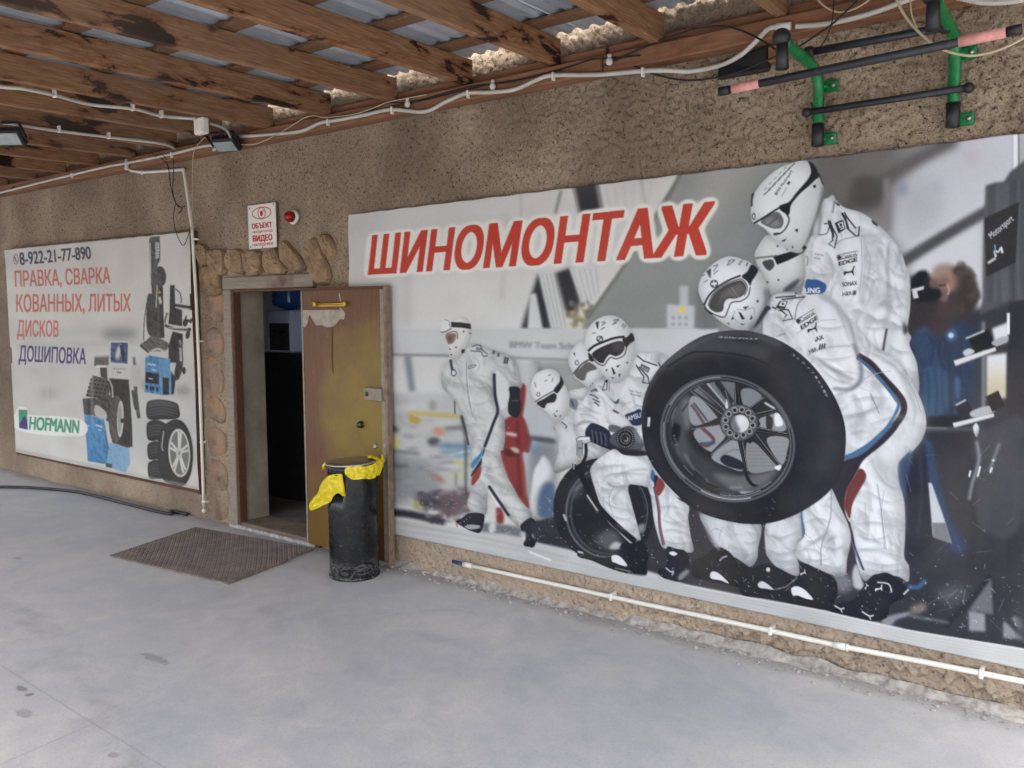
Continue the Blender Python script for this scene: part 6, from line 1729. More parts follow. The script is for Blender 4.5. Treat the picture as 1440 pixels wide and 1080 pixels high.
    P.fill(R((75, 425), (160, 420), (165, 540), (85, 530)), (56, 55, 55), 1, 0.6, False); P.fill(R((160, 425), (262, 400), (262, 560), (160, 545)), (74, 72, 70), 1, 0.6, False)
    P.fill(R((85, 530), (215, 548), (225, 700), (240, 860), (110, 838)), BL, 1, 0.6, False)
    P.fill(R((215, 548), (240, 700), (255, 770), (235, 860)), (60, 112, 160), 1, 0.6, False); P.fill(R((255, 715), (385, 755), (390, 860), (355, 916), (230, 868)), (128, 172, 206), 1, 0.6, False); P.fill(R((232, 850), (272, 858), (270, 884), (228, 876)), (56, 60, 70), 0.9, 0.7, False)
    P.line(R((95, 600), (120, 605)), 2, (196, 216, 230), 0.7, 0.5); P.line(R((160, 600), (205, 612)), 2.4, (210, 226, 238), 0.8, 0.5); P.line(R((175, 630), (200, 636)), 2, (210, 226, 238), 0.7, 0.5)
    P.fill(R((160, 465), (225, 510), (232, 560), (160, 540)), (186, 186, 182), 1, 0.7)
    P.oval(*R((298, 560))[0], 10.5, 33, (84, 82, 79), 0.02); P.oval(*R((325, 560))[0], 4.6, 26, (196, 197, 196), 0.03); P.oval(*R((322, 560))[0], 2.6, 20, (150, 151, 150), 0.03); P.oval(*R((338, 570))[0], 2.6, 3.4, (40, 40, 40)); P.line(R((232, 560), (250, 570)), 4, (60, 60, 60), 1, 0.6)
    P.line(R((252, 470), (250, 560), (270, 690)), 2, (56, 55, 54), 0.8, 0.8)
    # pile of tyres
    for y0, y1, xl, xr in ((432, 562, 500, 714), (566, 700, 500, 640), (706, 826, 505, 620), (830, 955, 508, 620)):
        P.form(R((xl, y0 + 30), (xl + 30, y0 + 4), ((xl + xr) / 2, y0), (xr - 20, y0 + 22), (xr, y0 + 60), (xr - 4, y1 - 10), ((xl + xr) / 2, y1), (xl + 8, y1 - 6)), (52, 52, 53), 0.55, 5, (2, 3))
        for k in range(4):
            P.line(R((xl + 6, y0 + 48 + 20 * k), ((xl + xr) / 2, y0 + 34 + 20 * k), (xr - 10, y0 + 56 + 20 * k)), 1.0, (104, 104, 104), 0.6, 0.5)
    P.fill(R((505, 470), (560, 440), (640, 445), (700, 480), (640, 465), (560, 460)), (92, 92, 92), 0.7, 1)
    P.form(R((575, 700), (600, 620), (650, 575), (700, 562), (750, 590), (790, 670), (808, 780), (800, 890), (770, 970), (730, 1005), (660, 990), (600, 950), (575, 850)), (50, 50, 51), 0.6, 7, (3, 3))
    P.line(R((612, 640), (600, 740), (610, 770)), 1.8, (186, 187, 186), 0.8, 0.4)
    P.oval(*R((716, 784))[0], 15.4, 34, (206, 206, 203), -0.06); P.oval(*R((717, 784))[0], 13.4, 31, (112, 112, 111), -0.06)
    wx, wy = R((716, 784))[0]
    for k in range(10):
        t = k * 6.283 / 10 + 0.18 * (1 if k % 2 else -1)
        P.line([(wx + 2 * math.cos(t), wy + 5 * math.sin(t)), (wx + 13.5 * math.cos(t + 0.06), wy + 31 * math.sin(t + 0.06))], 2.8, (214, 214, 210), 1, 0.4)
    P.oval(wx, wy, 4.4, 9.5, (196, 196, 193)); P.oval(wx, wy, 1.6, 3.4, (140, 140, 139))
    for bxs, sd_ in (([(115, 485), (205, 475), (205, 668), (115, 650)], 5), ([(195, 330), (285, 325), (285, 560), (195, 555)], 6)):
        mk = P.mask(bxs, False, 2)
        (y0, y1, x0, x1), m = mk
        dark = np.clip((0.72 - P.img[y0:y1, x0:x1].mean(-1)) * 4, 0, 1)
        P.cloth((mk[0], m * dark), sd_, 0.2, ((5, 0.8), (2, 0.8), (1, 0.5)), 1.2)
    # white plate of the maker's mark, water streaks, worn hem
    P.fill(T((62, 705), (98, 706), (100, 728), (290, 745), (292, 805), (66, 785)), (236, 238, 235), 1, 0.6)
    for k in range(14):
        x = rnd.uniform(15, 130)
        P.line([(x, rnd.uniform(490, 520)), (x + 1, rnd.uniform(560, 610))], rnd.uniform(1, 3), (206, 200, 196), 0.35, 1.2)
    P.line([(18, 632), (140, 657), (278, 687)], 4, (176, 174, 168), 0.6, 1.2)
    for txt, a, b, h, col in (('8-922-21-77-890', (72, 187), (330, 164), 18.5, (62, 62, 84)), ('ПРАВКА, СВАРКА', (53, 266), (400, 252), 22.5, (198, 112, 98)), ('КОВАННЫХ, ЛИТЫХ', (57, 356), (474, 354), 24.5, (198, 112, 98)), ('ДИСКОВ', (60, 444), (212, 446), 22.5, (198, 112, 98)), ('ДОШИПОВКА', (65, 534), (310, 545), 22, (66, 60, 108))):
        P.text(txt, *T(a, b), h, col, 0.026, 1.0, 0.3)
    P.text('HOFMANN', *T((103, 781), (284, 795)), 19, (66, 146, 116), 0.045, 1.0, 0.3)
    P.fill(T((66, 710), (97, 711), (99, 782), (69, 776)), (66, 146, 116), 1, 0.3, False)
    P.fill(T((68, 760), (76, 752), (82, 738), (88, 733), (94, 742), (98, 752), (99, 782), (69, 776)), (58, 54, 110), 1, 0.4, False)
    hx, hy = T((57, 166))[0]
    P.oval(hx, hy, 3.6, 7.4, (70, 70, 90)); P.oval(hx, hy, 2.8, 6.4, (222, 221, 216)); P.line([(hx - 0.8, hy - 4), (hx - 0.8, hy), (hx + 1, hy + 4)], 1.4, (62, 62, 84), 1, 0.3)
    P.img = P.img * 0.84 + np.array((0.085, 0.082, 0.078), np.float32)
    P.mottle(8, 1.4, 0.5); P.mottle(9, 2.4, 10)
    P.img = np.clip(P.img, 0, 1)
    return P



def print_sign(x0, x1, z0, z1, Y):
    """white plate, red eye and four red lines"""
    P = Print(np.linspace(x0, x1, 120), 150, lambda X: z1 + 0 * X, lambda X: z0 + 0 * X, Y)
    P.img[:] = np.array((228, 224, 216)) / 255.0
    col = (182, 40, 36)
    a, b, c = to_px((x0, Y, z1)), to_px((x1, Y, z1)), to_px((x0, Y, z0))
    d = to_px((x1, Y, z0))
    def at(u, v):
        return ((a[0] * (1 - u) + b[0] * u) * (1 - v) + (c[0] * (1 - u) + d[0] * u) * v, (a[1] * (1 - u) + b[1] * u) * (1 - v) + (c[1] * (1 - u) + d[1] * u) * v)
    up = [at(0.5 - 0.34 * math.cos(t), 0.20 - 0.13 * math.sin(t)) for t in np.linspace(0, math.pi, 15)]
    lo = [at(0.5 - 0.34 * math.cos(t), 0.20 + 0.13 * math.sin(t)) for t in np.linspace(0, math.pi, 15)]
    P.line(up, 1.0, col); P.line(lo, 1.0, col)
    ring = [at(0.5 + 0.135 * math.cos(t), 0.20 + 0.125 * math.sin(t)) for t in np.linspace(0, 6.283, 24)]
    P.line(ring, 0.9, col)
    P.fill([at(0.49 + 0.05 * math.cos(t), 0.21 + 0.065 * math.sin(t)) for t in np.linspace(0, 6.283, 16, endpoint=False)], col)
    P.line([at(0.55, 0.12), at(0.60, 0.20)], 0.8, col)
    for txt, v, u0, u1, hh, wt in (('ОБЪЕКТ', 0.54, 0.13, 0.87, 0.115, 0.05), ('НАХОДИТСЯ ПОД', 0.645, 0.14, 0.88, 0.05, 0.03), ('ВИДЕО', 0.835, 0.15, 0.87, 0.135, 0.055), ('НАБЛЮДЕНИЕМ', 0.94, 0.14, 0.88, 0.055, 0.03)):
        P.text(txt, at(u0, v), at(u1, v), hh * (c[1] - a[1]), col, wt)
    P.mottle(5, 1.5, 3)
    P.img = np.clip(P.img, 0, 1)
    return P

# ------------------------------------------------------------------ layout that the materials need
SPOTS = []
for (px_, py_, rx_, ry_, am_) in ((218, 926, 0.13, 0.035, 0.55), (30, 968, 0.05, 0.02, 0.8), (41, 977, 0.022, 0.022, 0.9), (35, 1003, 0.07, 0.03, 0.5), (160, 1062, 0.03, 0.02, 0.5), (25, 785, 0.05, 0.03, 0.4), (620, 900, 0.2, 0.05, 0.12), (380, 860, 0.16, 0.05, 0.12)):
    q_ = level_at(px_, py_)
    SPOTS.append((q_[0], q_[1], rx_, ry_, am_))
JOINTS = []
for a_, b_ in (((0, 935), (232, 1080)), ((30, 1062), (135, 1016)), ((2, 790), (120, 1040))):
    q0, q1 = level_at(*a_), level_at(*b_)
    JOINTS.append((q0[0], q0[1], q1[0], q1[1]))
JOINTS = JOINTS[:2]
MT = make_materials()

# ------------------------------------------------------------------ ground and floor
def flat(name, x0, x1, y0, y1, z, mat, sub=1):
    return mesh_obj(name, [(x0, y0, z), (x1, y0, z), (x1, y1, z), (x0, y1, z)], [(0, 1, 2, 3)], mat)


tag(flat('ground', -600, 600, -600, 600, -0.06, MT['asphalt']), kind='structure')
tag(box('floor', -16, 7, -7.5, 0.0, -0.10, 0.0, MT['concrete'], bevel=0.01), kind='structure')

# ------------------------------------------------------------------ the plastered wall with its door opening
DX0, DX1, DZ1 = -5.615, -4.70, 1.90
wx0, wx1, wz1, st = -12.5, 3.2, 3.42, 0.0095
nW, nH = int((wx1 - wx0) / st), int((wz1 + 0.02) / st)
gx = np.linspace(wx0, wx1, nW); X_ = gx; gz = np.linspace(wz1, -0.02, nH)
n_a = noise_grid(nH, nW, 0.8, 1); n_b = noise_grid(nH, nW, 1.6, 2); n_c = noise_grid(nH, nW, 7, 3); n_d = noise_grid(nH, nW, 40, 4)
rough = np.clip((X_ + 5.5) / 4.0, 0.35, 1.0)[None, :]          # the throw gets coarser towards the yard end
lump = rough * (0.009 * (1 - 1.5 * np.exp(-(n_b / 0.40) ** 2)) + 0.003 * n_a) + 0.0035 * n_c + 0.006 * n_d
X, Z = np.meshgrid(gx, gz)
Yw = 0.004 - lump
# ragged foot of the plaster
foot = 0.075 + 0.02 * np.interp(np.arange(nW), np.arange(0, nW + 40, 40), np.random.RandomState(4).rand(nW // 40 + 2)) + 0.012 * n_b[0]
right_part = np.clip((gx + 2.6) / 0.8, 0, 1)
Yw += np.where(Z < foot[None, :], 0.035, 0) * right_part[None, :]
near = np.clip(1 - np.maximum(np.maximum(DX0 - 0.16 - X, X - DX1 - 0.12), Z - DZ1 - 0.12) / 0.10, 0, 1)
Yw = Yw * (1 - 0.6 * near) + 0.008 * near
Xc = (X[:-1, :-1] + X[1:, 1:]) / 2; Zc = (Z[:-1, :-1] + Z[1:, 1:]) / 2
keep = ~((Xc > DX0 - 0.02) & (Xc < DX1 + 0.02) & (Zc < DZ1 + 0.02))
keep &= ~((Xc > -3.7) & (Xc < 0.3) & (Zc > 0.34) & (Zc < 2.2))          # nothing is seen of the plaster behind the big sheet
keep &= ~((Xc > -9.4) & (Xc < -6.4) & (Zc > 0.34) & (Zc < 2.2))
wall = empty('plastered_wall', (-4.5, 0, 0), 'long rough brown plastered workshop wall behind the banners', 'wall')
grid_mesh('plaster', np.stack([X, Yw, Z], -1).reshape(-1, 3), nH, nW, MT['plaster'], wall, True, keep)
# masonry behind the plaster, four blocks round the door opening
bm = bmesh.new()
add_box(bm, wx0, DX0, 0.05, 0.27, -0.05, wz1); add_box(bm, DX1, wx1, 0.05, 0.27, -0.05, wz1); add_box(bm, DX0 + 0.001, DX1 - 0.001, 0.051, 0.269, DZ1, wz1 - 0.001)
bm_obj('masonry', bm, MT['reveal'], wall)
bm = bmesh.new(); add_box(bm, DX0 - 0.04, DX0 - 0.0005, 0.012, 0.05, 0, DZ1 + 0.03); add_box(bm, DX1 + 0.0005, DX1 + 0.04, 0.012, 0.05, 0, DZ1 + 0.03); add_box(bm, DX0 - 0.04, DX1 + 0.04, 0.0125, 0.0495, DZ1 + 0.0005, DZ1 + 0.035)
bm_obj('reveal_edge', bm, MT['reveal'], wall)


def stone_mesh(pts, depth, seed):
    rnd = random.Random(seed)
    o = spline(pts, True, 3)
    c = o.mean(0)
    V, Fc = [], []
    n = len(o)
    for k, (s, d) in enumerate(((0.96, -0.02), (0.95, 0.45), (0.86, 0.85), (0.66, 1.0), (0.34, 1.06))):
        for q in o:
            p = c + (q - c) * s * (1 + rnd.uniform(-0.035, 0.035))
            w = wall_at(p[0], p[1], 0)
            V.append((w[0], 0.012 - depth * d * rnd.uniform(0.86, 1.12), w[2]))
    for k in range(4):
        for i in range(n):
            a, b = k * n + i, k * n + (i + 1) % n
            Fc.append((a, b, b + n, a + n))
    Fc.append(tuple(4 * n + i for i in range(n)))
    return V, Fc


S5 = zoom(260, 260, 3.6)
for i, pts in enumerate((((70, 300), (110, 305), (126, 335), (122, 400), (85, 408)), ((120, 340), (160, 322), (210, 335), (216, 435), (180, 460), (130, 420)),
                         ((218, 340), (255, 322), (300, 338), (312, 440), (270, 455), (220, 420)), ((306, 345), (340, 330), (382, 332), (406, 380), (400, 440), (350, 460), (310, 430)),
                         ((405, 350), (440, 330), (470, 312), (500, 370), (522, 430), (490, 460), (420, 440)), ((488, 300), (515, 278), (560, 325), (622, 410), (575, 448), (500, 385)),
                         ((604, 345), (625, 290), (655, 258), (692, 290), (722, 370), (752, 450), (742, 505), (672, 510), (640, 430)), ((684, 265), (710, 248), (745, 258), (772, 330), (756, 388), (722, 350)),
                         ((82, 425), (120, 405), (165, 412), (196, 535), (150, 556), (90, 500)))):
    V, Fc = stone_mesh(S5(*pts), 0.062 if i < 8 else 0.05, 20 + i)
    mesh_obj('stone', V, Fc, MT['stone'], wall, False)
S6 = zoom(260, 540, 3.6)
for i, pts in enumerate((S5((105, 560), (150, 560), (195, 560), (200, 680), (150, 690), (112, 640)), S5((108, 735), (165, 720), (198, 790), (190, 860), (140, 850), (108, 800)), S5((108, 880), (165, 875), (195, 950), (190, 1060), (110, 1050)),
                         S6((112, 70), (165, 60), (205, 120), (200, 200), (150, 190), (112, 150)), S6((112, 225), (160, 215), (208, 260), (205, 350), (130, 360)), S6((115, 385), (175, 380), (212, 440), (212, 540), (150, 545), (116, 480)), S6((118, 560), (180, 565), (214, 600), (214, 690), (150, 690), (118, 640)))):
    V, Fc = stone_mesh(pts, 0.022, 50 + i)
    mesh_obj('stone', V, Fc, MT['stone2'], wall, True)

# building mass behind: dim room and flat roof
tag(box('building_roof', wx0, wx1, 0.02, 3.85, 3.43, 3.60, MT['asphalt'], bevel=0.0), 'flat roof slab on top of the plastered workshop wall', 'roof')
rx0, rx1, ry1, rz1 = -7.2, -3.6, 3.6, 2.5
wa, wb, wc_, wd_ = -6.9, -4.0, 0.7, 2.3                      # unseen rear window, added to let daylight into the room
bm = bmesh.new()
for f in ([(rx0, 0.27, 0), (rx0, ry1, 0), (rx0, ry1, rz1), (rx0, 0.27, rz1)], [(rx1, 0.27, 0), (rx1, 0.27, rz1), (rx1, ry1, rz1), (rx1, ry1, 0)], [(rx0, 0.27, rz1), (rx0, ry1, rz1), (rx1, ry1, rz1), (rx1, 0.27, rz1)],
          [(rx0, ry1, 0), (wa, ry1, 0), (wa, ry1, rz1), (rx0, ry1, rz1)], [(wb, ry1, 0), (rx1, ry1, 0), (rx1, ry1, rz1), (wb, ry1, rz1)], [(wa, ry1, 0), (wb, ry1, 0), (wb, ry1, wc_), (wa, ry1, wc_)], [(wa, ry1, wd_), (wb, ry1, wd_), (wb, ry1, rz1), (wa, ry1, rz1)]):
    bm.faces.new([bm.verts.new(p) for p in f])
tag(bm_obj('room_walls', bm, MT['room']), kind='structure')
tag(flat('room_floor', rx0, rx1, 0.27, ry1, 0.02, MT['room_floor']), kind='structure')
# other sides of the building so that no light leaks into the room
bm = bmesh.new()
add_box(bm, wx0, wx0 + 0.2, 0.27, 3.65, -0.05, 3.43); add_box(bm, wx1 - 0.2, wx1, 0.27, 3.65, -0.05, 3.43)
add_box(bm, wx0, wa, 3.65, 3.85, -0.05, 3.43); add_box(bm, wb, wx1, 3.65, 3.85, -0.05, 3.43); add_box(bm, wa + 0.001, wb - 0.001, 3.651, 3.849, -0.05, wc_); add_box(bm, wa + 0.001, wb - 0.001, 3.651, 3.849, wd_, 3.43)
bm_obj('rear_walls', bm, MT['reveal'], wall)

# crumbled mortar along the foot of the wall
nx_, nr_ = 900, 7
xx = np.linspace(-4.2, 4.8, nx_)
nz_ = noise_grid(nr_, nx_, 1.0, 8); nz2 = noise_grid(1, nx_, 6, 9)[0]
wd = 0.030 + 0.014 * nz2 + 0.02 * np.clip((xx + 1.4) / 1.2, 0, 1)
V = []
for r in range(nr_):
    t = r / (nr_ - 1)
    for i in range(nx_):
        hgt = (0.032 + 0.010 * nz2[i]) * (1 - t) ** 1.4 + (0.006 * nz_[r, i] if 0 < t < 1 else 0) - (0.004 if t == 1 else 0)
        V.append((xx[i], 0.02 - t * (0.02 + max(0.02, wd[i])), hgt))
mf = grid_mesh('mortar_fillet', np.array(V), nr_, nx_, MT['chips'], wall, True)
rnd = random.Random(77)
bm = bmesh.new()
for k in range(420):
    x = rnd.uniform(-4.0, 0.6); s = rnd.choice((0.003, 0.004, 0.005, 0.007, 0.011)) * rnd.uniform(0.7, 1.3)
    y = -0.035 - abs(rnd.gauss(0, 0.05))
    r_ = bmesh.ops.create_icosphere(bm, subdivisions=1, radius=s)
    for v in r_['verts']:
        v.co = Vector((v.co.x * rnd.uniform(0.7, 1.5), v.co.y * rnd.uniform(0.7, 1.4), v.co.z * rnd.uniform(0.5, 0.9))) + Vector((x, y, s * 0.45))
tag(bm_obj('rubble', bm, MT['chips']), 'grey crumbs of concrete scattered along the wall foot', 'rubble', kind='stuff')

# ------------------------------------------------------------------ canopy roof
FRONT = -5.2
canopy = empty('canopy', (-4, -0.1, 3.0), 'timber canopy of scorched rafters under grey corrugated sheets', 'canopy')
SL = 0.022                                                    # falls away from the wall
for i, (a0, a1) in enumerate(((-14.0, -9.9), (-9.9, -5.9), (-5.9, -2.25), (-2.25, 0.15))):
    box('wall_plate', a0 + 0.004, a1 - 0.004, -0.112, -0.008, 2.918, 3.006, MT['plate'], canopy, 0.006)
    box('ledger', a0 + 0.01, a1 - 0.01, -0.062, -0.004, 3.008, 3.062, MT['brown_wood'] if i < 2 else MT['plate'], canopy, 0.005)
RX = [-1.31 - 0.611 * k for k in range(-2, 20)]
rr = random.Random(3)
for x in RX:
    bm = bmesh.new()
    vs = add_box(bm, x - 0.05, x, FRONT, -0.066, 3.008, 3.152, 0.006)
    for v in vs:
        v.co.z += SL * (v.co.y + 0.08) + rr.uniform(-0.002, 0.002)
        v.co.x += rr.uniform(-0.002, 0.002)
    bm_obj('rafter', bm, MT['rafter'], canopy)
for k in range(10):
    y = -0.30 - 0.487 * k
    if y < FRONT + 0.05:
        break
    for a0, a1 in ((-13.4, -8.63), (-8.62, -4.36), (-4.35, 0.1)):
        bm = bmesh.new()
        vs = add_box(bm, a0, a1, y - 0.05, y + 0.05, 3.156, 3.182, 0.004)
        for v in vs:
            v.co.z += SL * (v.co.y + 0.08)
        bm_obj('batten', bm, MT['batten'], canopy)
# corrugated sheets: trapezoid ribs run down the slope
prof = [(0, 0), (0.03, 0), (0.045, 0.018), (0.085, 0.018), (0.10, 0)]
x = -13.45
while x < -0.2:
    V = []
    for k in range(11):
        for (u, h) in prof[:-1]:
            V.append((x + k * 0.1 + u, h))
    V.append((x + 1.1, 0))
    n = len(V)
    vv = []
    for y in (-0.022, FRONT - 0.12):
        for (u, h) in V:
            vv.append((u, y, 3.1855 + h + SL * (y + 0.08)))
    o = mesh_obj('roof_sheet', vv, [(i, i + 1, n + i + 1, n + i) for i in range(n - 1)], MT['sheet'], canopy)
    sm = o.modifiers.new('thickness', 'SOLIDIFY'); sm.thickness = 0.0008
    x += 1.103
# posts at the open front carry the canopy (outside the picture)
for x in (-13.2, -9.0, -4.9, -0.8):
    box('post', x - 0.06, x + 0.06, FRONT + 0.05, FRONT + 0.17, 0.0, 2.80, MT['plate'], canopy, 0.006)
box('front_beam', -13.4, 0.1, FRONT + 0.05, FRONT + 0.17, 2.802, 2.902, MT['plate'], canopy, 0.006)

# ------------------------------------------------------------------ printed banners
def sheet_object(name, P, mat, parent, ripple, seed):
    Hh, Ww = P.H, P.W
    Xg = np.repeat(P.xs[None, :], Hh, 0)
    r = np.repeat(np.arange(Hh)[:, None], Ww, 1)
    Zg = P.z_of(Xg, r)
    n1 = noise_grid(Hh, Ww, 26, seed); n2 = noise_grid(Hh, Ww, 60, seed + 1)
    edge = np.minimum(np.minimum(r, Hh - 1 - r) / 30.0, 1.0)
    Yg = P.Y + ripple * (0.4 * n1 + n2) * edge
    # the lower hem is wrapped round a lath: it swells a little and folds back at the very edge
    Yg[-3:] += np.array([0.002, 0.008, 0.02])[:, None]
    Yg[:2] += np.array([0.02, 0.004])[:, None]
    # staples pull the upper edge down between the fixing points
    k = (0.004 * (0.5 - 0.5 * np.cos(Xg * 2 * math.pi / 0.235))) * np.clip(1 - r / 8.0, 0, 1)
    Zg = Zg - k
    V = np.stack([Xg, Yg, Zg], -1).reshape(-1, 3)
    return grid_mesh(name, V, Hh, Ww, mat, parent, True, None, lin(P.img).reshape(-1, 3))


bn = empty('printed_banner', (-1.9, -0.03, 0.22), 'long vinyl banner of a white-suited pit crew holding a wheel, red headline', 'banner', 'printed banners on the wall')
P1, _z = print_pit_crew()
print_pit_crew_front(P1, _z)
sheet_object('vinyl_sheet', P1, MT['vinyl'], bn, 0.0026, 31)
box('frame_lath', P1.xs[0] + 0.01, P1.xs[-1] - 0.01, -0.028, -0.0145, 2.30, 2.345, MT['brown_wood'], bn, 0.0)
box('frame_lath', P1.xs[0] + 0.01, P1.xs[-1] - 0.01, -0.028, -0.0145, 0.225, 0.262, MT['brown_wood'], bn, 0.0)
del P1, _z

bs = empty('printed_banner', (-7.9, -0.06, 0.22), 'square vinyl banner of blue workshop machines and stacked tyres, red and blue lines', 'banner', 'printed banners on the wall')
P2 = print_workshop()
sheet_object('vinyl_sheet', P2, MT['vinyl2'], bs, 0.0022, 41)
fx0, fx1 = P2.xs[0], P2.xs[-1]
box('frame_lath', fx1 - 0.03, fx1 + 0.004, -0.062, -0.004, 0.215, 2.355, MT['brown_wood'], bs, 0.003)
box('frame_lath', fx0, fx0 + 0.03, -0.062, -0.004, 0.215, 2.375, MT['brown_wood'], bs, 0.003)
box('frame_lath', fx0 + 0.032, fx1 - 0.032, -0.060, -0.004, 2.315, 2.355, MT['brown_wood'], bs, 0.003)
box('frame_lath', fx0 + 0.032, fx1 - 0.032, -0.060, -0.004, 0.222, 0.262, MT['brown_wood'], bs, 0.003)
del P2

# ------------------------------------------------------------------ doorway
dr = empty('open_door', (-4.8, 0, 0), 'brown door with yellow overspray swung back against the banner', 'door')
box('jamb', -5.715, -5.622, -0.03, 0.03, 0.0, 1.878, MT['grey_wood'], dr, 0.005)
box('inner_jamb', -5.621, -5.597, -0.018, 0.05, 0.03, 1.876, MT['brown_wood'], dr, 0.003)
box('header', -5.715, -4.645, -0.032, 0.03, 1.88, 1.972, MT['grey_wood'], dr, 0.005)
box('inner_header', -5.596, -4.705, -0.016, 0.05, 1.858, 1.879, MT['brown_wood'], dr, 0.003)
box('hinge_jamb', -4.704, -4.645, -0.03, 0.03, 0.0, 1.878, MT['brown_wood'], dr, 0.004)
LX0, LX1, LYF, LYB, LZ0, LZ1 = -4.69, -3.856, -0.095, -0.064, 0.046, 1.865
leaf = box('leaf', LX0, LX1 - 0.002, LYF, LYB, LZ0, LZ1, MT['door'], dr, 0.003)
box('edge_trim', LX1 - 0.052, LX1 - 0.017, LYF - 0.008, LYF - 0.0005, LZ0 + 0.01, LZ1 - 0.02, MT['lock_grey'], leaf, 0.002)
box('edge_trim', LX1 - 0.016, LX1 + 0.006, LYF - 0.014, LYB + 0.004, LZ0 - 0.02, LZ1 + 0.004, MT['trim'], leaf, 0.003)
box('edge_trim', LX0 + 0.002, LX1 - 0.018, LYF - 0.006, LYF - 0.0005, LZ1 - 0.017, LZ1 + 0.003, MT['brown_wood'], leaf, 0.002)
box('edge_trim', LX0 - 0.006, LX0 + 0.012, LYF - 0.004, LYF - 0.0005, LZ0, LZ1 - 0.018, MT['lock_grey'], leaf, 0.0015)
YD = LYF - 0.003
def on_leaf(*pts):
    return [wall_at(x, y, YD) for x, y in pts]
tear = S5((592, 634), (780, 632), (786, 618), (800, 630), (812, 652), (806, 682), (784, 680), (770, 700), (752, 716), (720, 722), (690, 708), (664, 712), (650, 690), (630, 655), (622, 700), (606, 724), (594, 710))
mesh_obj('bare_patch', on_leaf(*tear), [tuple(range(len(tear)))], MT['torn'], leaf)
tear = S5((966, 532), (990, 530), (1000, 560), (992, 640), (980, 590), (962, 560))
dripp = S5((738, 722), (746, 722), (747, 900), (752, 955), (744, 940), (740, 860))
mesh_obj('paint_run', on_leaf(*dripp), [tuple(range(len(dripp)))], MT['drip'], leaf)
crack = S5((780, 540), (786, 560), (792, 590), (788, 628), (783, 628), (786, 590), (778, 560))
mesh_obj('split', on_leaf(*crack), [tuple(range(len(crack)))], MT['torn'], leaf)
crack = S5((594, 629), (782, 627), (782, 632), (594, 634))
mesh_obj('split', on_leaf(*crack), [tuple(range(len(crack)))], MT['drip'], leaf)
a_, b_ = wall_at(445, 427.5, YD), wall_at(487, 427, YD)
latch = tube('latch_bolt', [(a_[0], YD - 0.012, a_[2]), (b_[0], YD - 0.012, b_[2])], 0.008, MT['brass'], leaf, 8)
box('latch_plate', a_[0], b_[0], YD - 0.003, YD + 0.002, a_[2] - 0.019, a_[2] + 0.004, MT['brass'], latch, 0.001)
tube('latch_knob', [(a_[0] - 0.03, YD - 0.02, a_[2] + 0.02), (a_[0], YD - 0.014, a_[2])], 0.006, MT['brass'], latch, 6)
for q in (a_, b_):
    box('latch_keeper', q[0] - 0.012, q[0] + 0.012, YD - 0.024, YD + 0.002, q[2] - 0.018, q[2] + 0.014, MT['brass'], latch, 0.003)
a_, b_ = wall_at(516, 562, YD), wall_at(540, 546, YD)
lk = box('lock_case', a_[0], b_[0], YD - 0.03, YD + 0.002, a_[2], b_[2], MT['lock_grey'], leaf, 0.004)
lathe('keyhole', [(0.001, 0.008), (0.013, 0.006), (0.016, 0.0)], (a_[0] + 0.03, YD - 0.030, (a_[2] + b_[2]) / 2), MT['dark_metal'], lk, 14, 'Y')
kx = wall_at(508, 597, YD)
kn = lathe('knob', [(0.004, 0.032), (0.018, 0.028), (0.022, 0.018), (0.016, 0.008), (0.026, 0.004), (0.026, 0.0)], (kx[0], YD, kx[2]), MT['dark_metal'], leaf, 18, 'Y')
kx = wall_at(527.5, 627.5, YD)
lathe('eyelet', [(0.006, 0.004), (0.012, 0.008), (0.016, 0.004), (0.017, 0.0)], (kx[0], YD, kx[2]), MT['steel'], leaf, 14, 'Y')
# threshold inside the opening
th = tag(box('threshold', DX0 + 0.002, DX1 - 0.002, -0.012, 0.268, 0.0, 0.045, MT['sill'], bevel=0.006), 'worn brown threshold board in the doorway behind the mat', 'threshold')
box('front_lip', DX0 - 0.09, DX1 + 0.02, -0.05, -0.013, 0.0, 0.028, MT['chips'], th, 0.006)

# water cooler on a black cabinet inside the room
cb = tag(box('cabinet', -6.42, -5.62, 0.80, 1.45, 0.02, 1.34, MT['cabinet'], bevel=0.01), 'black cabinet in the dark room under the water cooler', 'cabinet')
wc = empty('water_cooler', (-6.06, 1.0, 1.34), 'pale lavender water cooler with blue bottle inside the doorway', 'water cooler')
cx0, cx1, cy0, cy1 = -6.305, -5.965, 0.82, 1.14
bd = box('body', cx0, cx1, cy0, cy1, 1.342, 1.725, MT['cooler'], wc, 0.02, seg=2)
box('tap_recess', cx0 + 0.035, cx1 - 0.02, cy0 - 0.003, cy0 + 0.02, 1.36, 1.61, MT['cooler_dark'], bd, 0.006)
for dx in (0.11, 0.24):
    tp = tube('tap', [(cx0 + dx, cy0 + 0.0, 1.53), (cx0 + dx, cy0 - 0.035, 1.53), (cx0 + dx, cy0 - 0.04, 1.49)], 0.014, MT['black_plastic'], bd, 8)
lathe('bottle', [(0.03, 1.722), (0.06, 1.735), (0.14, 1.76), (0.158, 1.80), (0.15, 1.83), (0.16, 1.85), (0.15, 1.88), (0.16, 1.91), (0.158, 2.05), (0.12, 2.08), (0.01, 2.085)], ((cx0 + cx1) / 2 - 0.04, (cy0 + cy1) / 2, 0), MT['bottle'], wc, 24)

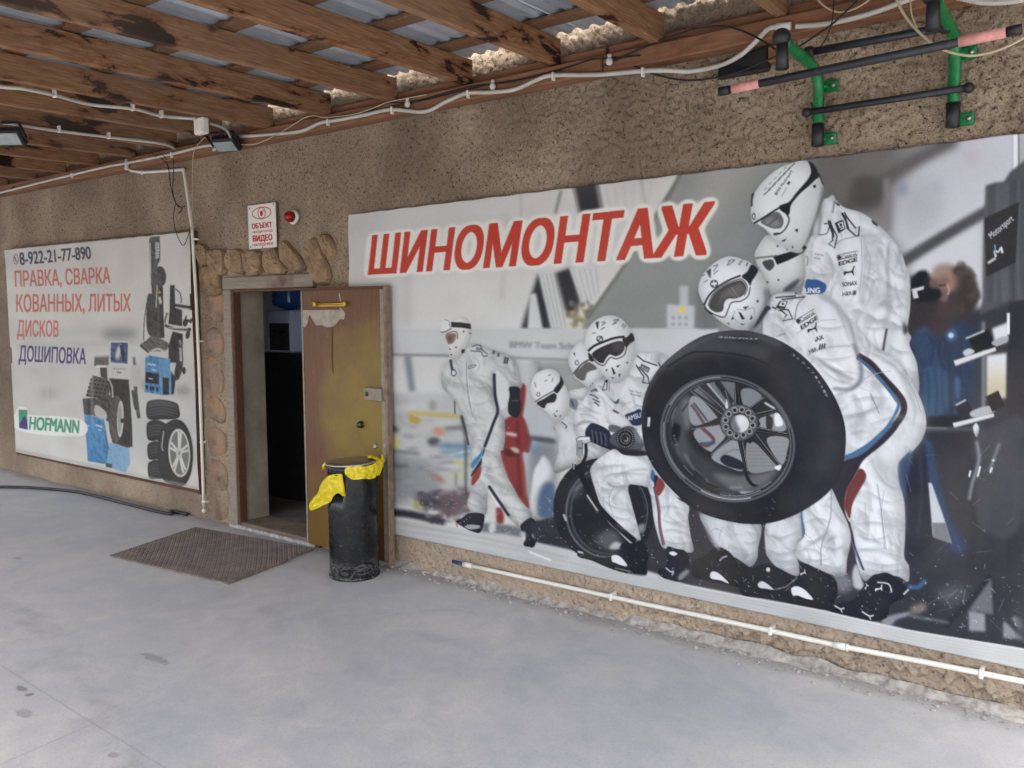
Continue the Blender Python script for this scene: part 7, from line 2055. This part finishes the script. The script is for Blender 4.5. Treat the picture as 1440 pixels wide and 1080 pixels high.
# ------------------------------------------------------------------ things on the wall
a_, b_, c_ = wall_at(349.4, 289, -0.02), wall_at(388.2, 285, -0.02), wall_at(390, 347.5, -0.02)
sx0, sx1, sz0, sz1 = a_[0], (b_[0] + c_[0]) / 2, c_[2], (a_[2] + b_[2]) / 2
sg = tag(box('warning_sign', sx0, sx1, -0.026, -0.020, sz0, sz1, MT['sign_white'], bevel=0.002), 'white and red video surveillance sign with an eye, above the door', 'sign')
PS = print_sign(sx0 + 0.001, sx1 - 0.001, sz0 + 0.001, sz1 - 0.001, -0.0275)
w_, h_ = sx1 - sx0, sz1 - sz0
def sgn(u, v):
    return sx0 + u * w_, sz1 - v * h_
_X = np.repeat(PS.xs[None, :], PS.H, 0); _Z = PS.z_of(_X, np.repeat(np.arange(PS.H)[:, None], PS.W, 1))
grid_mesh('printed_face', np.stack([_X, np.full_like(_X, -0.0275), _Z], -1).reshape(-1, 3), PS.H, PS.W, MT['vinyl2'], sg, True, None, lin(PS.img).reshape(-1, 3))
for u, v in ((0.07, 0.07), (0.93, 0.04), (0.07, 0.95), (0.5, 0.98)):
    q = sgn(u, v)
    lathe('screw', [(0.001, 0.003), (0.005, 0.002), (0.006, 0.0)], (q[0], -0.0278, q[1]), MT['dark_metal'], sg, 8, 'Y')
q = wall_at(411, 305, -0.03)
al = empty('alarm_beacon', (q[0], -0.01, q[2]), 'small red round alarm beacon on the wall beside the sign', 'alarm')
lathe('base', [(0.005, 0.024), (0.048, 0.02), (0.052, 0.012), (0.052, -0.004)], (q[0], -0.012, q[2]), MT['white_plastic'], al, 24, 'Y')
lathe('lens', [(0.002, 0.062), (0.018, 0.058), (0.032, 0.044), (0.039, 0.024), (0.040, 0.0)], (q[0], -0.033, q[2]), MT['red_lens'], al, 24, 'Y')

# white water pipe down the wall between banner and door
pp = empty('water_pipe', (-6.05, -0.03, 0), 'thin white plastic water pipe running down beside the square banner', 'pipe')
run = [wall_at(178, 224, -0.10), wall_at(178, 236, -0.10), wall_at(184, 240, -0.08), wall_at(200, 242.5, -0.045), wall_at(230, 240.5, -0.045), wall_at(256, 238.5, -0.045), wall_at(259, 243, -0.045), wall_at(263, 270, -0.045), wall_at(270, 320, -0.095), wall_at(276, 420, -0.095), wall_at(281, 540, -0.095), wall_at(286, 690, -0.095), wall_at(287, 718, -0.06)]
run[0] = wall_at(178, 224, -0.13)
run[1] = wall_at(178, 236, -0.13)
tube('pipe', run, 0.0125, MT['white_plastic'], pp, 10)
for (x, y, Y) in ((257, 239, -0.045), (178, 236.5, -0.13), (200, 242.5, -0.045), (287, 718, -0.062)):
    q = wall_at(x, y, Y)
    r_ = bmesh.new(); bmesh.ops.create_icosphere(r_, subdivisions=2, radius=0.019, matrix=Matrix.Translation(Vector(q)))
    bm_obj('elbow', r_, MT['white_plastic'], pp, True)
for (x, y) in ((272.5, 336), (278, 480), (283, 622), (285.5, 706)):
    q = wall_at(x, y, -0.095)
    tube('clip', [(q[0] - 0.016, q[1], q[2]), (q[0] + 0.008, q[1] + 0.015, q[2]), (q[0] + 0.012, q[1] + 0.045, q[2])], 0.009, MT['white_plastic'], pp, 6)

# white pipe along the wall foot
lp = empty('air_pipe', (-1.5, -0.05, 0.1), 'white plastic pipe with blue end running low under the long banner', 'pipe')
YP = -0.045
low = [wall_at(x, y, YP) for x, y in ((652, 793.5), (700, 804), (800, 826), (900, 848), (1000, 869), (1084, 887), (1179, 908), (1300, 931), (1440, 958.5), (1700, 1009), (1870, 1042))]
tube('pipe', low, 0.0125, MT['white_plastic'], lp, 10)
tube('pipe_end', [wall_at(637, 789.5, YP), wall_at(654, 794, YP)], 0.012, MT['blue_plastic'], lp, 10)
for x0_, y0_, x1_, y1_, r_ in ((652, 793.4, 664, 796.2, 0.0165), (1172, 906.5, 1190, 910, 0.017), (1190, 910, 1193, 910.6, 0.0185)):
    tube('coupling', [wall_at(x0_, y0_, YP), wall_at(x1_, y1_, YP)], r_, MT['white_plastic'], lp, 12)
for (x, y) in ((1084, 887), (860, 839), (1380, 947)):
    q = wall_at(x, y, YP)
    box('clip', q[0] - 0.009, q[0] + 0.009, YP - 0.017, 0.0, q[2] - 0.02, q[2] + 0.02, MT['white_plastic'], lp, 0.004)

# ------------------------------------------------------------------ pull-up bar
pb = empty('pull_up_bar', (-0.9, 0, 2.6), 'green and black wall-mounted pull-up bar with pink taped grips', 'pull-up bar')
def frame_side(xp, z0, zt, zb, fpx):
    tz = zt
    pts = [(xp, -0.055, z0), (xp, -0.055, zt - 0.17), (xp, -0.060, zt - 0.09), (xp, -0.085, zt - 0.035), (xp, -0.15, zt - 0.005), (xp, -0.30, zt), (xp, -0.53, zt + 0.005)]
    s = tube('side_tube', pts, 0.024, MT['green'], pb, 12, sm=4)
    tube('foot_cap', [(xp, -0.055, z0 - 0.012), (xp, -0.055, z0 + 0.085)], 0.027, MT['black_plastic'], s, 12)
    for zz in (z0 + 0.02, zt - 0.07):
        box('wall_bracket', xp + 0.012, xp + 0.075, -0.030, -0.018, zz - 0.027, zz + 0.027, MT['green'], s, 0.008)
        lathe('bolt', [(0.002, 0.012), (0.010, 0.010), (0.011, 0.0)], (xp + 0.055, -0.029, zz), MT['steel'], s, 6, 'Y')
        tube('bracket_web', [(xp, -0.05, zz), (xp + 0.03, -0.02, zz)], 0.012, MT['green'], s, 8)
    e = Vector((xp, -0.555, zt + 0.005))
    kb = bmesh.new(); bmesh.ops.create_icosphere(kb, subdivisions=3, radius=0.036, matrix=Matrix.Translation(e + Vector((0, 0, 0.008))))
    bm_obj('end_ball', kb, MT['black_plastic'], s, True)
    tube('drop_sleeve', [e + Vector((0.004, 0, 0.0)), e + Vector((0.006, 0.0, -0.115))], 0.024, MT['black_plastic'], s, 12, rfun=lambda t, i: 0.022 + 0.004 * (i % 2))
    return e
e1 = frame_side(-1.17, 2.438, 2.757, 0, None)
e2 = frame_side(-0.63, 2.448, 2.80, 0, None)
m0, m1 = wall_at(1012.5, 129, -0.555), wall_at(1436, 41, -0.52)
m0, m1 = Vector(m0), Vector(m1)
mb = tube('main_bar', [m0, m1], 0.0165, MT['bar'], pb, 12)
dv = (m1 - m0).normalized(); Lb = (m1 - m0).length
tube('grip_tape', [m0 + dv * 0.052, m0 + dv * 0.165], 0.0185, MT['pink'], mb, 12)
tube('grip_tape', [m1 - dv * 0.19, m1 - dv * 0.045], 0.0185, MT['pink'], mb, 12)
tube('end_cap', [m0 - dv * 0.003, m0 + dv * 0.04], 0.0185, MT['black_plastic'], mb, 12)
tube('end_cap', [m1 - dv * 0.04, m1 + dv * 0.003], 0.0185, MT['black_plastic'], mb, 12)
q0, q1 = wall_at(1138, 73.5, -0.21), wall_at(1330, 38, -0.21)
cb_ = tube('cross_bar', [q0, q1], 0.016, MT['bar'], pb, 10)
for q in (q0, q1):
    kb = bmesh.new(); bmesh.ops.create_icosphere(kb, subdivisions=2, radius=0.027, matrix=Matrix.Translation(Vector(q)))
    bm_obj('end_ball', kb, MT['black_plastic'], cb_, True)
q0, q1 = Vector((-1.215, -0.075, 2.575)), Vector((-0.575, -0.075, 2.58))
cb_ = tube('cross_bar', [q0, q1], 0.0145, MT['bar'], pb, 10)
for q in (q0, q1):
    kb = bmesh.new(); bmesh.ops.create_icosphere(kb, subdivisions=2, radius=0.022, matrix=Matrix.Translation(q))
    bm_obj('end_ball', kb, MT['black_plastic'], cb_, True)

# black speaker box behind it
q = [wall_at(1010, 103, -0.03), wall_at(1082, 66, -0.03)]
sp = tag(box('wall_box', q[0][0], q[1][0], -0.05, -0.005, 2.80, 2.912, MT['black_plastic'], bevel=0.008), 'small black wedge-shaped box under the beam beside the pull-up bar', 'box')
for v in sp.data.vertices:
    if v.co.x < -1.55 and v.co.z > 2.85:
        v.co.z -= 0.025; v.co.y += 0.02
box('wood_block', q[1][0] + 0.004, q[1][0] + 0.05, -0.06, -0.012, 2.83, 2.90, MT['plate'], sp, 0.004)

# ------------------------------------------------------------------ cables and conduits under the canopy
def cable(name, pts, r, mat, label, Y=-0.13, ring=None, seg=7, cat='cable', group=None, step=0.02):
    P3 = [wall_at(x, y, Y) if len(p_) == 2 else wall_at(x, y, p_[2]) for p_ in pts for (x, y) in [p_[:2]]]
    c = spline(P3, False, 8)
    rf = None
    if ring:
        c = resample(c, ring)
        rf = lambda t, i: r * (1.0 if i % 2 else 0.84)
    o = tube(name, c, r, mat, None, seg, rf)
    return tag(o, label, cat, group)


def clips(parent, px, Y, mat):
    for x, y in px:
        q = wall_at(x, y, Y)
        box('clip', q[0] - 0.006, q[0] + 0.006, q[1] - 0.004, q[1] + 0.02, q[2] - 0.026, q[2] + 0.018, mat, parent, 0.002)


YC = -0.132
c1 = cable('conduit', [(338, 192), (360, 190.5), (420, 185), (450, 173), (480, 168), (515, 161), (550, 154), (597, 157), (627, 143), (657, 131), (687, 130), (723, 126), (753, 113), (777, 106), (840, 105), (903, 100), (940, 99, -0.09), (972, 100, -0.06), (1012, 92, -0.06), (1042, 77, -0.10), (1065, 56), (1080, 41), (1097, 37)], 0.0125, MT['conduit'], 'long white ribbed conduit sagging along the plank below the rafters', YC, ring=0.006, seg=8, cat='conduit')
clips(c1, ((460, 171), (550, 154), (657, 131), (777, 106), (903, 100)), YC - 0.012, MT['white_plastic'])
c2 = cable('conduit', [(1119, 37), (1162, 33.5), (1219, 20.5), (1268, 3), (1300, -8)], 0.0125, MT['conduit'], 'short white ribbed conduit rising to the top edge above the pull-up bar', YC, ring=0.006, seg=8, cat='conduit')
fit = tube('joint', [wall_at(1092, 38, YC), wall_at(1112, 36.5, YC)], 0.017, MT['white_plastic'], c1, 10)
cable('conduit', [(1346, -4), (1380, 3), (1415, 3), (1440, -1), (1480, -10)], 0.0125, MT['conduit'], 'white ribbed conduit at the upper right corner of the picture', YC, ring=0.006, seg=8, cat='conduit')
c3 = cable('conduit', [(-30, 279), (0, 271), (60, 256), (143, 236), (177, 229.5), (240, 217), (280, 207), (300, 204.5), (304, 208), (300, 211)], 0.011, MT['conduit'], 'smooth white conduit along the plank above the square banner', YC, seg=8, cat='conduit')
clips(c3, ((100, 246), (177, 229.5), (240, 217)), YC - 0.012, MT['white_plastic'])
def ceil_cable(px, r, mat, label, Zc, parent=None):
    pts = [level_at(x, y, Zc) for x, y in px]
    return tag(tube('conduit', spline(pts, False, 6), r, mat, None, 8), label, 'conduit')
ca = ceil_cable(((-60, 112), (0, 122), (33, 125), (77, 134), (127, 147), (187, 153), (227, 163), (275, 167)), 0.0105, MT['conduit'], 'white conduit running down a rafter to the junction box', 2.985)
cbb = ceil_cable(((-60, 163), (0, 172), (67, 182), (153, 193), (227, 202), (247, 210)), 0.0105, MT['conduit'], 'white conduit on a rafter above the left floodlight', 2.985)
for par, px in ((ca, ((77, 134), (187, 153), (227, 163))), (cbb, ((83, 184), (153, 193)))):
    for x, y in px:
        q = level_at(x, y, 2.985)
        box('clip', q[0] - 0.018, q[0] + 0.018, q[1] - 0.007, q[1] + 0.007, 2.972, 3.02, MT['white_plastic'], par, 0.003)
q = level_at(283, 175, 2.95)
jb = tag(box('junction_box', q[0] - 0.055, q[0] + 0.055, q[1] - 0.025, q[1] + 0.025, 2.885, 2.992, MT['sign_white'], bevel=0.008), 'square white junction box under a rafter', 'junction box')
box('lid', q[0] - 0.01, q[0] + 0.045, q[1] - 0.029, q[1] - 0.0255, 2.90, 2.96, MT['white_plastic'], jb, 0.001)
tag(tube('conduit', spline([(q[0] + 0.03, q[1] + 0.05, 2.96), (q[0] - 0.02, q[1] + 0.2, 2.955), (-5.36, -0.15, 2.96)], False, 6), 0.0095, MT['conduit'], None, 8), 'short grey conduit from the junction box to the floodlight', 'conduit')

def floodlight(c, rz, tilt, label):
    f = empty('floodlight', c, label, 'floodlight', 'floodlights under the canopy')
    Rm = Matrix.Rotation(rz, 3, 'Z') @ Matrix.Rotation(tilt, 3, 'X')
    cv = Vector(c)
    def bx(name, x0, x1, y0, y1, z0, z1, m, par, bv=0.004):
        bm = bmesh.new(); vs = add_box(bm, x0, x1, y0, y1, z0, z1, bv)
        for v in bm.verts:
            v.co = Rm @ v.co + cv
        return bm_obj(name, bm, m, par)
    b = bx('housing', -0.10, 0.10, -0.02, 0.035, -0.06, 0.06, MT['black_plastic'], f, 0.01)
    bx('glass', -0.082, 0.082, -0.026, -0.0205, -0.044, 0.044, MT['lamp_glass'], b, 0.002)
    for k in range(6):
        bx('fin', -0.085 + 0.032 * k, -0.079 + 0.032 * k, 0.0355, 0.052, -0.05, 0.05, MT['black_plastic'], b, 0.0)
    for s in (-1, 1):
        bx('bracket', s * 0.115 - 0.004, s * 0.115 + 0.004, -0.01, 0.015, -0.01, 0.11, MT['black_plastic'], f, 0.001)
    bx('bracket', -0.112, 0.112, -0.01, 0.015, 0.105, 0.112, MT['black_plastic'], f, 0.001)
    return f
q = wall_at(318, 199, -0.2)
floodlight((q[0], -0.2, q[2] - 0.02), 0.35, 0.95, 'black floodlight fixed to the plank above the door side')
q = level_at(13, 193, 2.90)
floodlight((q[0], q[1], 2.90), 0.6, 0.75, 'black floodlight under the rafters at the left edge')

cable('cable', [(850, 92), (900, 69), (956, 47), (994, 38), (1024, 37.5), (1057, 49, -0.16), (1087, 67, -0.3), (1094, 72, -0.5)], 0.0045, MT['black_cable'], 'thin black cable from the plank to the pull-up bar', -0.124)
cable('cable', [(880, 88), (900, 96), (922, 105, -0.03), (967, 113, -0.03), (1027, 105, -0.09), (1080, 84, -0.09), (1100, 75, -0.1)], 0.0045, MT['black_cable'], 'thin black cable hanging low past the small black box', -0.10)
cable('cable', [(1121, 67, -0.16), (1150, 48, -0.16), (1170, 34, -0.16), (1190, 16, -0.16), (1210, -4, -0.16)], 0.004, MT['black_cable'], 'black cable slanting up from the pull-up bar to the roof', -0.16)
cable('cable', [(1140, 75, -0.2), (1158, 60, -0.2), (1170, 30, -0.2), (1172, -5, -0.2)], 0.0025, MT['black_cable'], 'very thin black wire beside the slanting cable', -0.2)
cable('cable', [(1257, -10, -0.35), (1270, 18, -0.35), (1290, 43, -0.35), (1320, 67, -0.35), (1361, 78, -0.35), (1402, 71, -0.35), (1440, 53, -0.35), (1490, 20, -0.35)], 0.005, MT['beige_cable'], 'beige cable hanging in a loop in front of the pull-up bar', -0.35)
cable('cable', [(1145, -6, -0.15), (1160, 9, -0.15), (1180, 17, -0.15), (1205, 11, -0.15), (1230, -6, -0.15)], 0.004, MT['beige_cable'], 'short beige cable loop at the top edge above the pull-up bar', -0.15)
cable('cable', [(1280, -8, -0.3), (1282, 20, -0.3), (1290, 40, -0.3)], 0.003, MT['beige_cable'], 'short hanging beige wire end near the looping cable', -0.3)
cable('cable', [(478, 163), (520, 156), (560, 148), (600, 140), (650, 127), (700, 117), (740, 110), (800, 94), (830, 84), (857, 82), (900, 78)], 0.004, MT['black_cable'], 'black wire with clear bulbs along the upper plank edge', -0.1185)
for x, y, lb in ((573, 146, 'clear bulb on the black wire, farthest from the pull-up bar'), (693, 121, 'clear bulb on the black wire, middle of the three'), (857, 86, 'clear bulb on the black wire, nearest to the pull-up bar')):
    q = wall_at(x, y, -0.135)
    bl = lathe('glass', [(0.002, -0.022), (0.014, -0.017), (0.019, -0.004), (0.015, 0.010), (0.009, 0.018)], q, MT['bulb'], None, 14)
    tag(bl, lb, 'bulb', 'clear bulbs on the wire'); bl.name = 'string_bulb'
    lathe('socket', [(0.010, 0.0185), (0.011, 0.034), (0.004, 0.036)], q, MT['conduit'], bl, 10)
cable('cable', [(288, 193), (273, 213), (271, 250, -0.1), (270, 300, -0.11), (268, 330, -0.11)], 0.003, MT['beige_cable'], 'thin beige wire dropping beside the white water pipe', -0.14)
cable('cable', [(288, 194, -0.16), (320, 200, -0.15), (357, 203, -0.15), (395, 186, -0.15), (433, 164), (460, 165), (500, 160), (530, 150), (548, 143), (600, 133)], 0.003, MT['beige_cable'], 'thin beige wire looping from the junction box along the plank', -0.15)
cable('cable', [(225, 222), (236, 233, -0.10), (240, 262, -0.08), (247, 285, -0.05), (256, 293, -0.05), (251, 300, -0.05)], 0.004, MT['black_cable'], 'black cable bunch hanging above the square banner, thicker strand', -0.12)
cable('cable', [(243, 219), (244, 240, -0.10), (243, 270, -0.06), (250, 290, -0.05), (260, 290, -0.05)], 0.0035, MT['black_cable'], 'black cable bunch hanging above the square banner, thinner strand', -0.12)
cable('cable', [(247, 285, -0.05), (244, 305, -0.09), (248, 328, -0.10), (257, 345, -0.10), (263, 336, -0.10), (268, 318, -0.10)], 0.0028, MT['black_cable'], 'thin dark wire loop hanging over the corner of the square banner', -0.09)
cable('cable', [(212, 213), (218, 220, -0.15), (226, 216, -0.15), (235, 225)], 0.003, MT['black_cable'], 'short curled black wire end on the plank over the square banner', -0.13)
cable('cable', [(-30, 285), (0, 276), (14, 266), (20, 262)], 0.004, MT['black_cable'], 'short black cable over the far left end of the plank', -0.13)
cable('cable', [(462, 165), (490, 166), (520, 155), (545, 145), (580, 143), (660, 122), (720, 115), (790, 98)], 0.003, MT['black_cable'], 'thin black wire tucked behind the long ribbed conduit', -0.1205)

# ------------------------------------------------------------------ waste bin with its yellow bag
BX, BY, BR, BH = -3.98, -0.30, 0.158, 0.735
bn_ = empty('waste_bin', (BX, BY, 0), 'tall black cylindrical waste bin with steel lid in front of the door', 'waste bin')
seg = 64
rows = [0.0, 0.012, 0.02, 0.2, 0.45, 0.555, 0.655, 0.70, 0.712, 0.73]
rad = [BR - 0.004, BR, BR, BR, BR, BR, BR, BR, BR + 0.002, BR + 0.002]
V, Fc = [], []
rd = random.Random(8)
for z_, r_ in zip(rows, rad):
    for k in range(seg):
        a = 2 * math.pi * k / seg
        d = 0.002 * math.sin(3 * a + 5 * z_) if 0.05 < z_ < 0.6 else 0
        V.append((BX + (r_ + d) * math.cos(a), BY + (r_ + d) * math.sin(a), z_))
def in_mouth(k, i):
    a = math.degrees(2 * math.pi * (k + 0.5) / seg)
    return 205 <= a <= 298 and i == 5
for i in range(len(rows) - 1):
    for k in range(seg):
        if in_mouth(k, i):
            continue
        a, b = i * seg + k, i * seg + (k + 1) % seg
        Fc.append((a, b, b + seg, a + seg))
Fc.append(tuple(range(seg))[::-1])
bd = mesh_obj('body', V, Fc, MT['bin'], bn_, True)
md = bd.modifiers.new('thickness', 'SOLIDIFY'); md.thickness = 0.003; md.offset = -1
lid = lathe('lid', [(0.166, 0.0), (0.170, 0.003), (0.170, 0.012), (0.166, 0.016), (0.12, 0.022), (0.05, 0.027), (0.001, 0.028)], (0, 0, 0), MT['steel'], bn_, 48)
lid.data.transform(Matrix.Translation((BX, BY, 0.733)) @ Matrix.Rotation(math.radians(1.5), 4, 'X') @ Matrix.Rotation(math.radians(-2), 4, 'Y'))
lathe('foot_ring', [(0.160, 0.0), (0.163, 0.004), (0.163, 0.016), (0.159, 0.02)], (BX, BY, 0.001), MT['bin'], bn_, 48)
# the bag: rim fold pinched out below the lid, and a tail out of the mouth
bag = empty('rubbish_bag', (BX, BY, 0.6), 'thin yellow plastic bag sticking out of the black waste bin', 'bag')
nA, nB = 70, 16
ng = noise_grid(nB, nA, 1.0, 12); ng2 = noise_grid(nB, nA, 3, 13)
V = []
for j in range(nB):
    t = j / (nB - 1)
    for i in range(nA):
        s = i / (nA - 1)
        a = math.radians(-58 + 112 * s)
        drop = 0.022 + 0.062 * math.sin(math.pi * min(1, 0.08 + s * 1.0)) ** 0.5
        pleat = abs(math.sin(9 * s + 2.2 * t)) * 0.006 + abs(math.sin(23 * s - 3 * t)) * 0.003
        out = 0.004 + (0.008 + 0.034 * s * s) * math.sin(math.pi * (0.15 + 0.75 * t)) + pleat * t + 0.003 * ng[j, i] * (t > 0)
        r_ = BR + 0.004 + out
        V.append((BX + r_ * math.cos(a), BY + r_ * math.sin(a), 0.738 + 0.03 * s * s * (1 - t) - drop * t + 0.004 * ng2[j, i]))
grid_mesh('rim_fold', np.array(V), nB, nA, MT['bag'], bag)
V = []
nA, nB = 16, 7
ng = noise_grid(nB, nA, 1.2, 15)
for j in range(nB):
    for i in range(nA):
        s = i / (nA - 1); t = j / (nB - 1)
        a = math.radians(20 + 60 * s)
        V.append((BX + (0.10 + 0.085 * t) * math.cos(a), BY + (0.10 + 0.085 * t) * math.sin(a), 0.764 + 0.012 * math.sin(math.pi * t) + 0.004 * ng[j, i] - 0.02 * t * t))
grid_mesh('top_fold', np.array(V), nB, nA, MT['bag'], bag)
nA, nB = 48, 24
ng = noise_grid(nB, nA, 1.0, 21); ng2 = noise_grid(nB, nA, 3.0, 22)
S6 = zoom(260, 540, 3.6)
cl = spline(S6((806, 508), (768, 515), (724, 545), (682, 588), (632, 636)), False, 12)
cl = cl[np.linspace(0, len(cl) - 1, nA).astype(int)]
V = []
for j in range(nB):
    th = 2 * math.pi * j / nB
    for i in range(nA):
        s = i / (nA - 1)
        w_ = (13.5 * (1 - s) ** 0.5 + 2.2) * (1 + 0.12 * ng2[j, i])
        tx, ty = (cl[min(i + 1, nA - 1)] - cl[max(i - 1, 0)])
        L_ = math.hypot(tx, ty) + 1e-9
        off = math.cos(th) * w_
        x, y = cl[i][0] - ty / L_ * off, cl[i][1] + tx / L_ * off
        Y = -0.470 + 0.03 * s - 0.013 * math.sin(th) * (1 - 0.6 * s) - 0.010 * abs(math.sin(3.5 * th + 5 * s)) + 0.004 * ng[j, i] + 0.05 * (1 - s) ** 8
        V.append(wall_at(x, y, Y))
V = np.array(V)
Vc = np.concatenate([V, V[:nA]])
grid_mesh('tail', Vc, nB + 1, nA, MT['bag'], bag)
a = math.radians(215)
tube('loose_corner', [(BX + 0.15 * math.cos(a), BY + 0.15 * math.sin(a), 0.729), (BX + 0.175 * math.cos(a), BY + 0.175 * math.sin(a), 0.728), (BX + 0.187 * math.cos(a), BY + 0.187 * math.sin(a), 0.715), (BX + 0.184 * math.cos(a), BY + 0.184 * math.sin(a), 0.695)], 0.012, MT['bag'], bag, 6, rfun=lambda t, i: 0.012 - 0.004 * t + 0.003 * (i % 2))

# ------------------------------------------------------------------ rubber mat with raised weave
cm = [level_at(154, 783), level_at(275, 743), level_at(448, 774.5), level_at(320, 822.5)]
A0, A1, A2, A3 = [Vector((q[0], q[1], 0)) for q in cm]
mt_ = empty('rubber_mat', ((A0 + A2) / 2), 'worn brown rubber doormat with raised studs before the doorway', 'doormat')
def on_mat(u, v):
    return (A1 * (1 - u) + A2 * u) * (1 - v) + (A0 * (1 - u) + A3 * u) * v
edge = []
rj = random.Random(2)
nu = 26
for k in range(nu): edge.append((k / nu, 0))
for k in range(nu): edge.append((1, k / nu))
for k in range(nu): edge.append((1 - k / nu, 1))
for k in range(nu): edge.append((0, 1 - k / nu))
top, botm = [], []
for (u, v) in edge:
    jx = rj.uniform(-0.006, 0.006)
    cut = 0.0
    if u == 1 and v < 0.32:
        cut = 0.035 + rj.uniform(-0.012, 0.012)
    p = on_mat(min(max(u + jx - cut, -0.01), 1.01), min(max(v + jx, -0.01), 1.01))
    top.append((p.x, p.y, 0.011)); botm.append((p.x, p.y, 0.001))
n = len(top)
slab = mesh_obj('slab', top + botm, [tuple(range(n))[::-1], tuple(range(n, 2 * n))] + [(i, (i + 1) % n, n + (i + 1) % n, n + i) for i in range(n)], MT['mat'], mt_)
Lu, Lv = (A2 - A1).length, (A0 - A1).length
NU, NV = int(Lu / 0.024), int(Lv / 0.024)
V, Fc = [], []
for i in range(NU):
    for j in range(NV):
        if i == NU - 1 and j < NV * 0.34:
            continue
        c = on_mat((i + 0.5) / NU, (j + 0.5) / NV)
        eu = (A2 - A1).normalized(); ev = (A0 - A1).normalized()
        lo, wi = (0.0105, 0.0065) if (i + j) % 2 else (0.0065, 0.0105)
        k0 = len(V)
        for (sc, zz) in ((1.0, 0.0105), (0.72, 0.0145)):
            for (a, b) in ((-1, -1), (1, -1), (1, 1), (-1, 1)):
                p = c + eu * a * lo * sc + ev * b * wi * sc
                V.append((p.x, p.y, zz))
        Fc += [(k0 + 4, k0 + 5, k0 + 6, k0 + 7)] + [(k0 + q, k0 + (q + 1) % 4, k0 + 4 + (q + 1) % 4, k0 + 4 + q) for q in range(4)]
st_ = mesh_obj('studs', V, Fc, MT['mat'], mt_)
st_['kind'] = 'stuff'

# ------------------------------------------------------------------ hose on the floor
hp = [level_at(x, y, 0.016) for x, y in ((-60, 684), (0, 684.5), (50, 686), (110, 692), (165, 705), (210, 716.5), (240, 722.5))]
hp += [np.array([-6.52, -0.055, 0.016]), np.array([-6.30, -0.045, 0.016])]
tag(tube('rubber_hose', spline(hp, False, 8), 0.014, MT['hose'], None, 10), 'black rubber hose lying on the concrete below the square banner', 'hose')
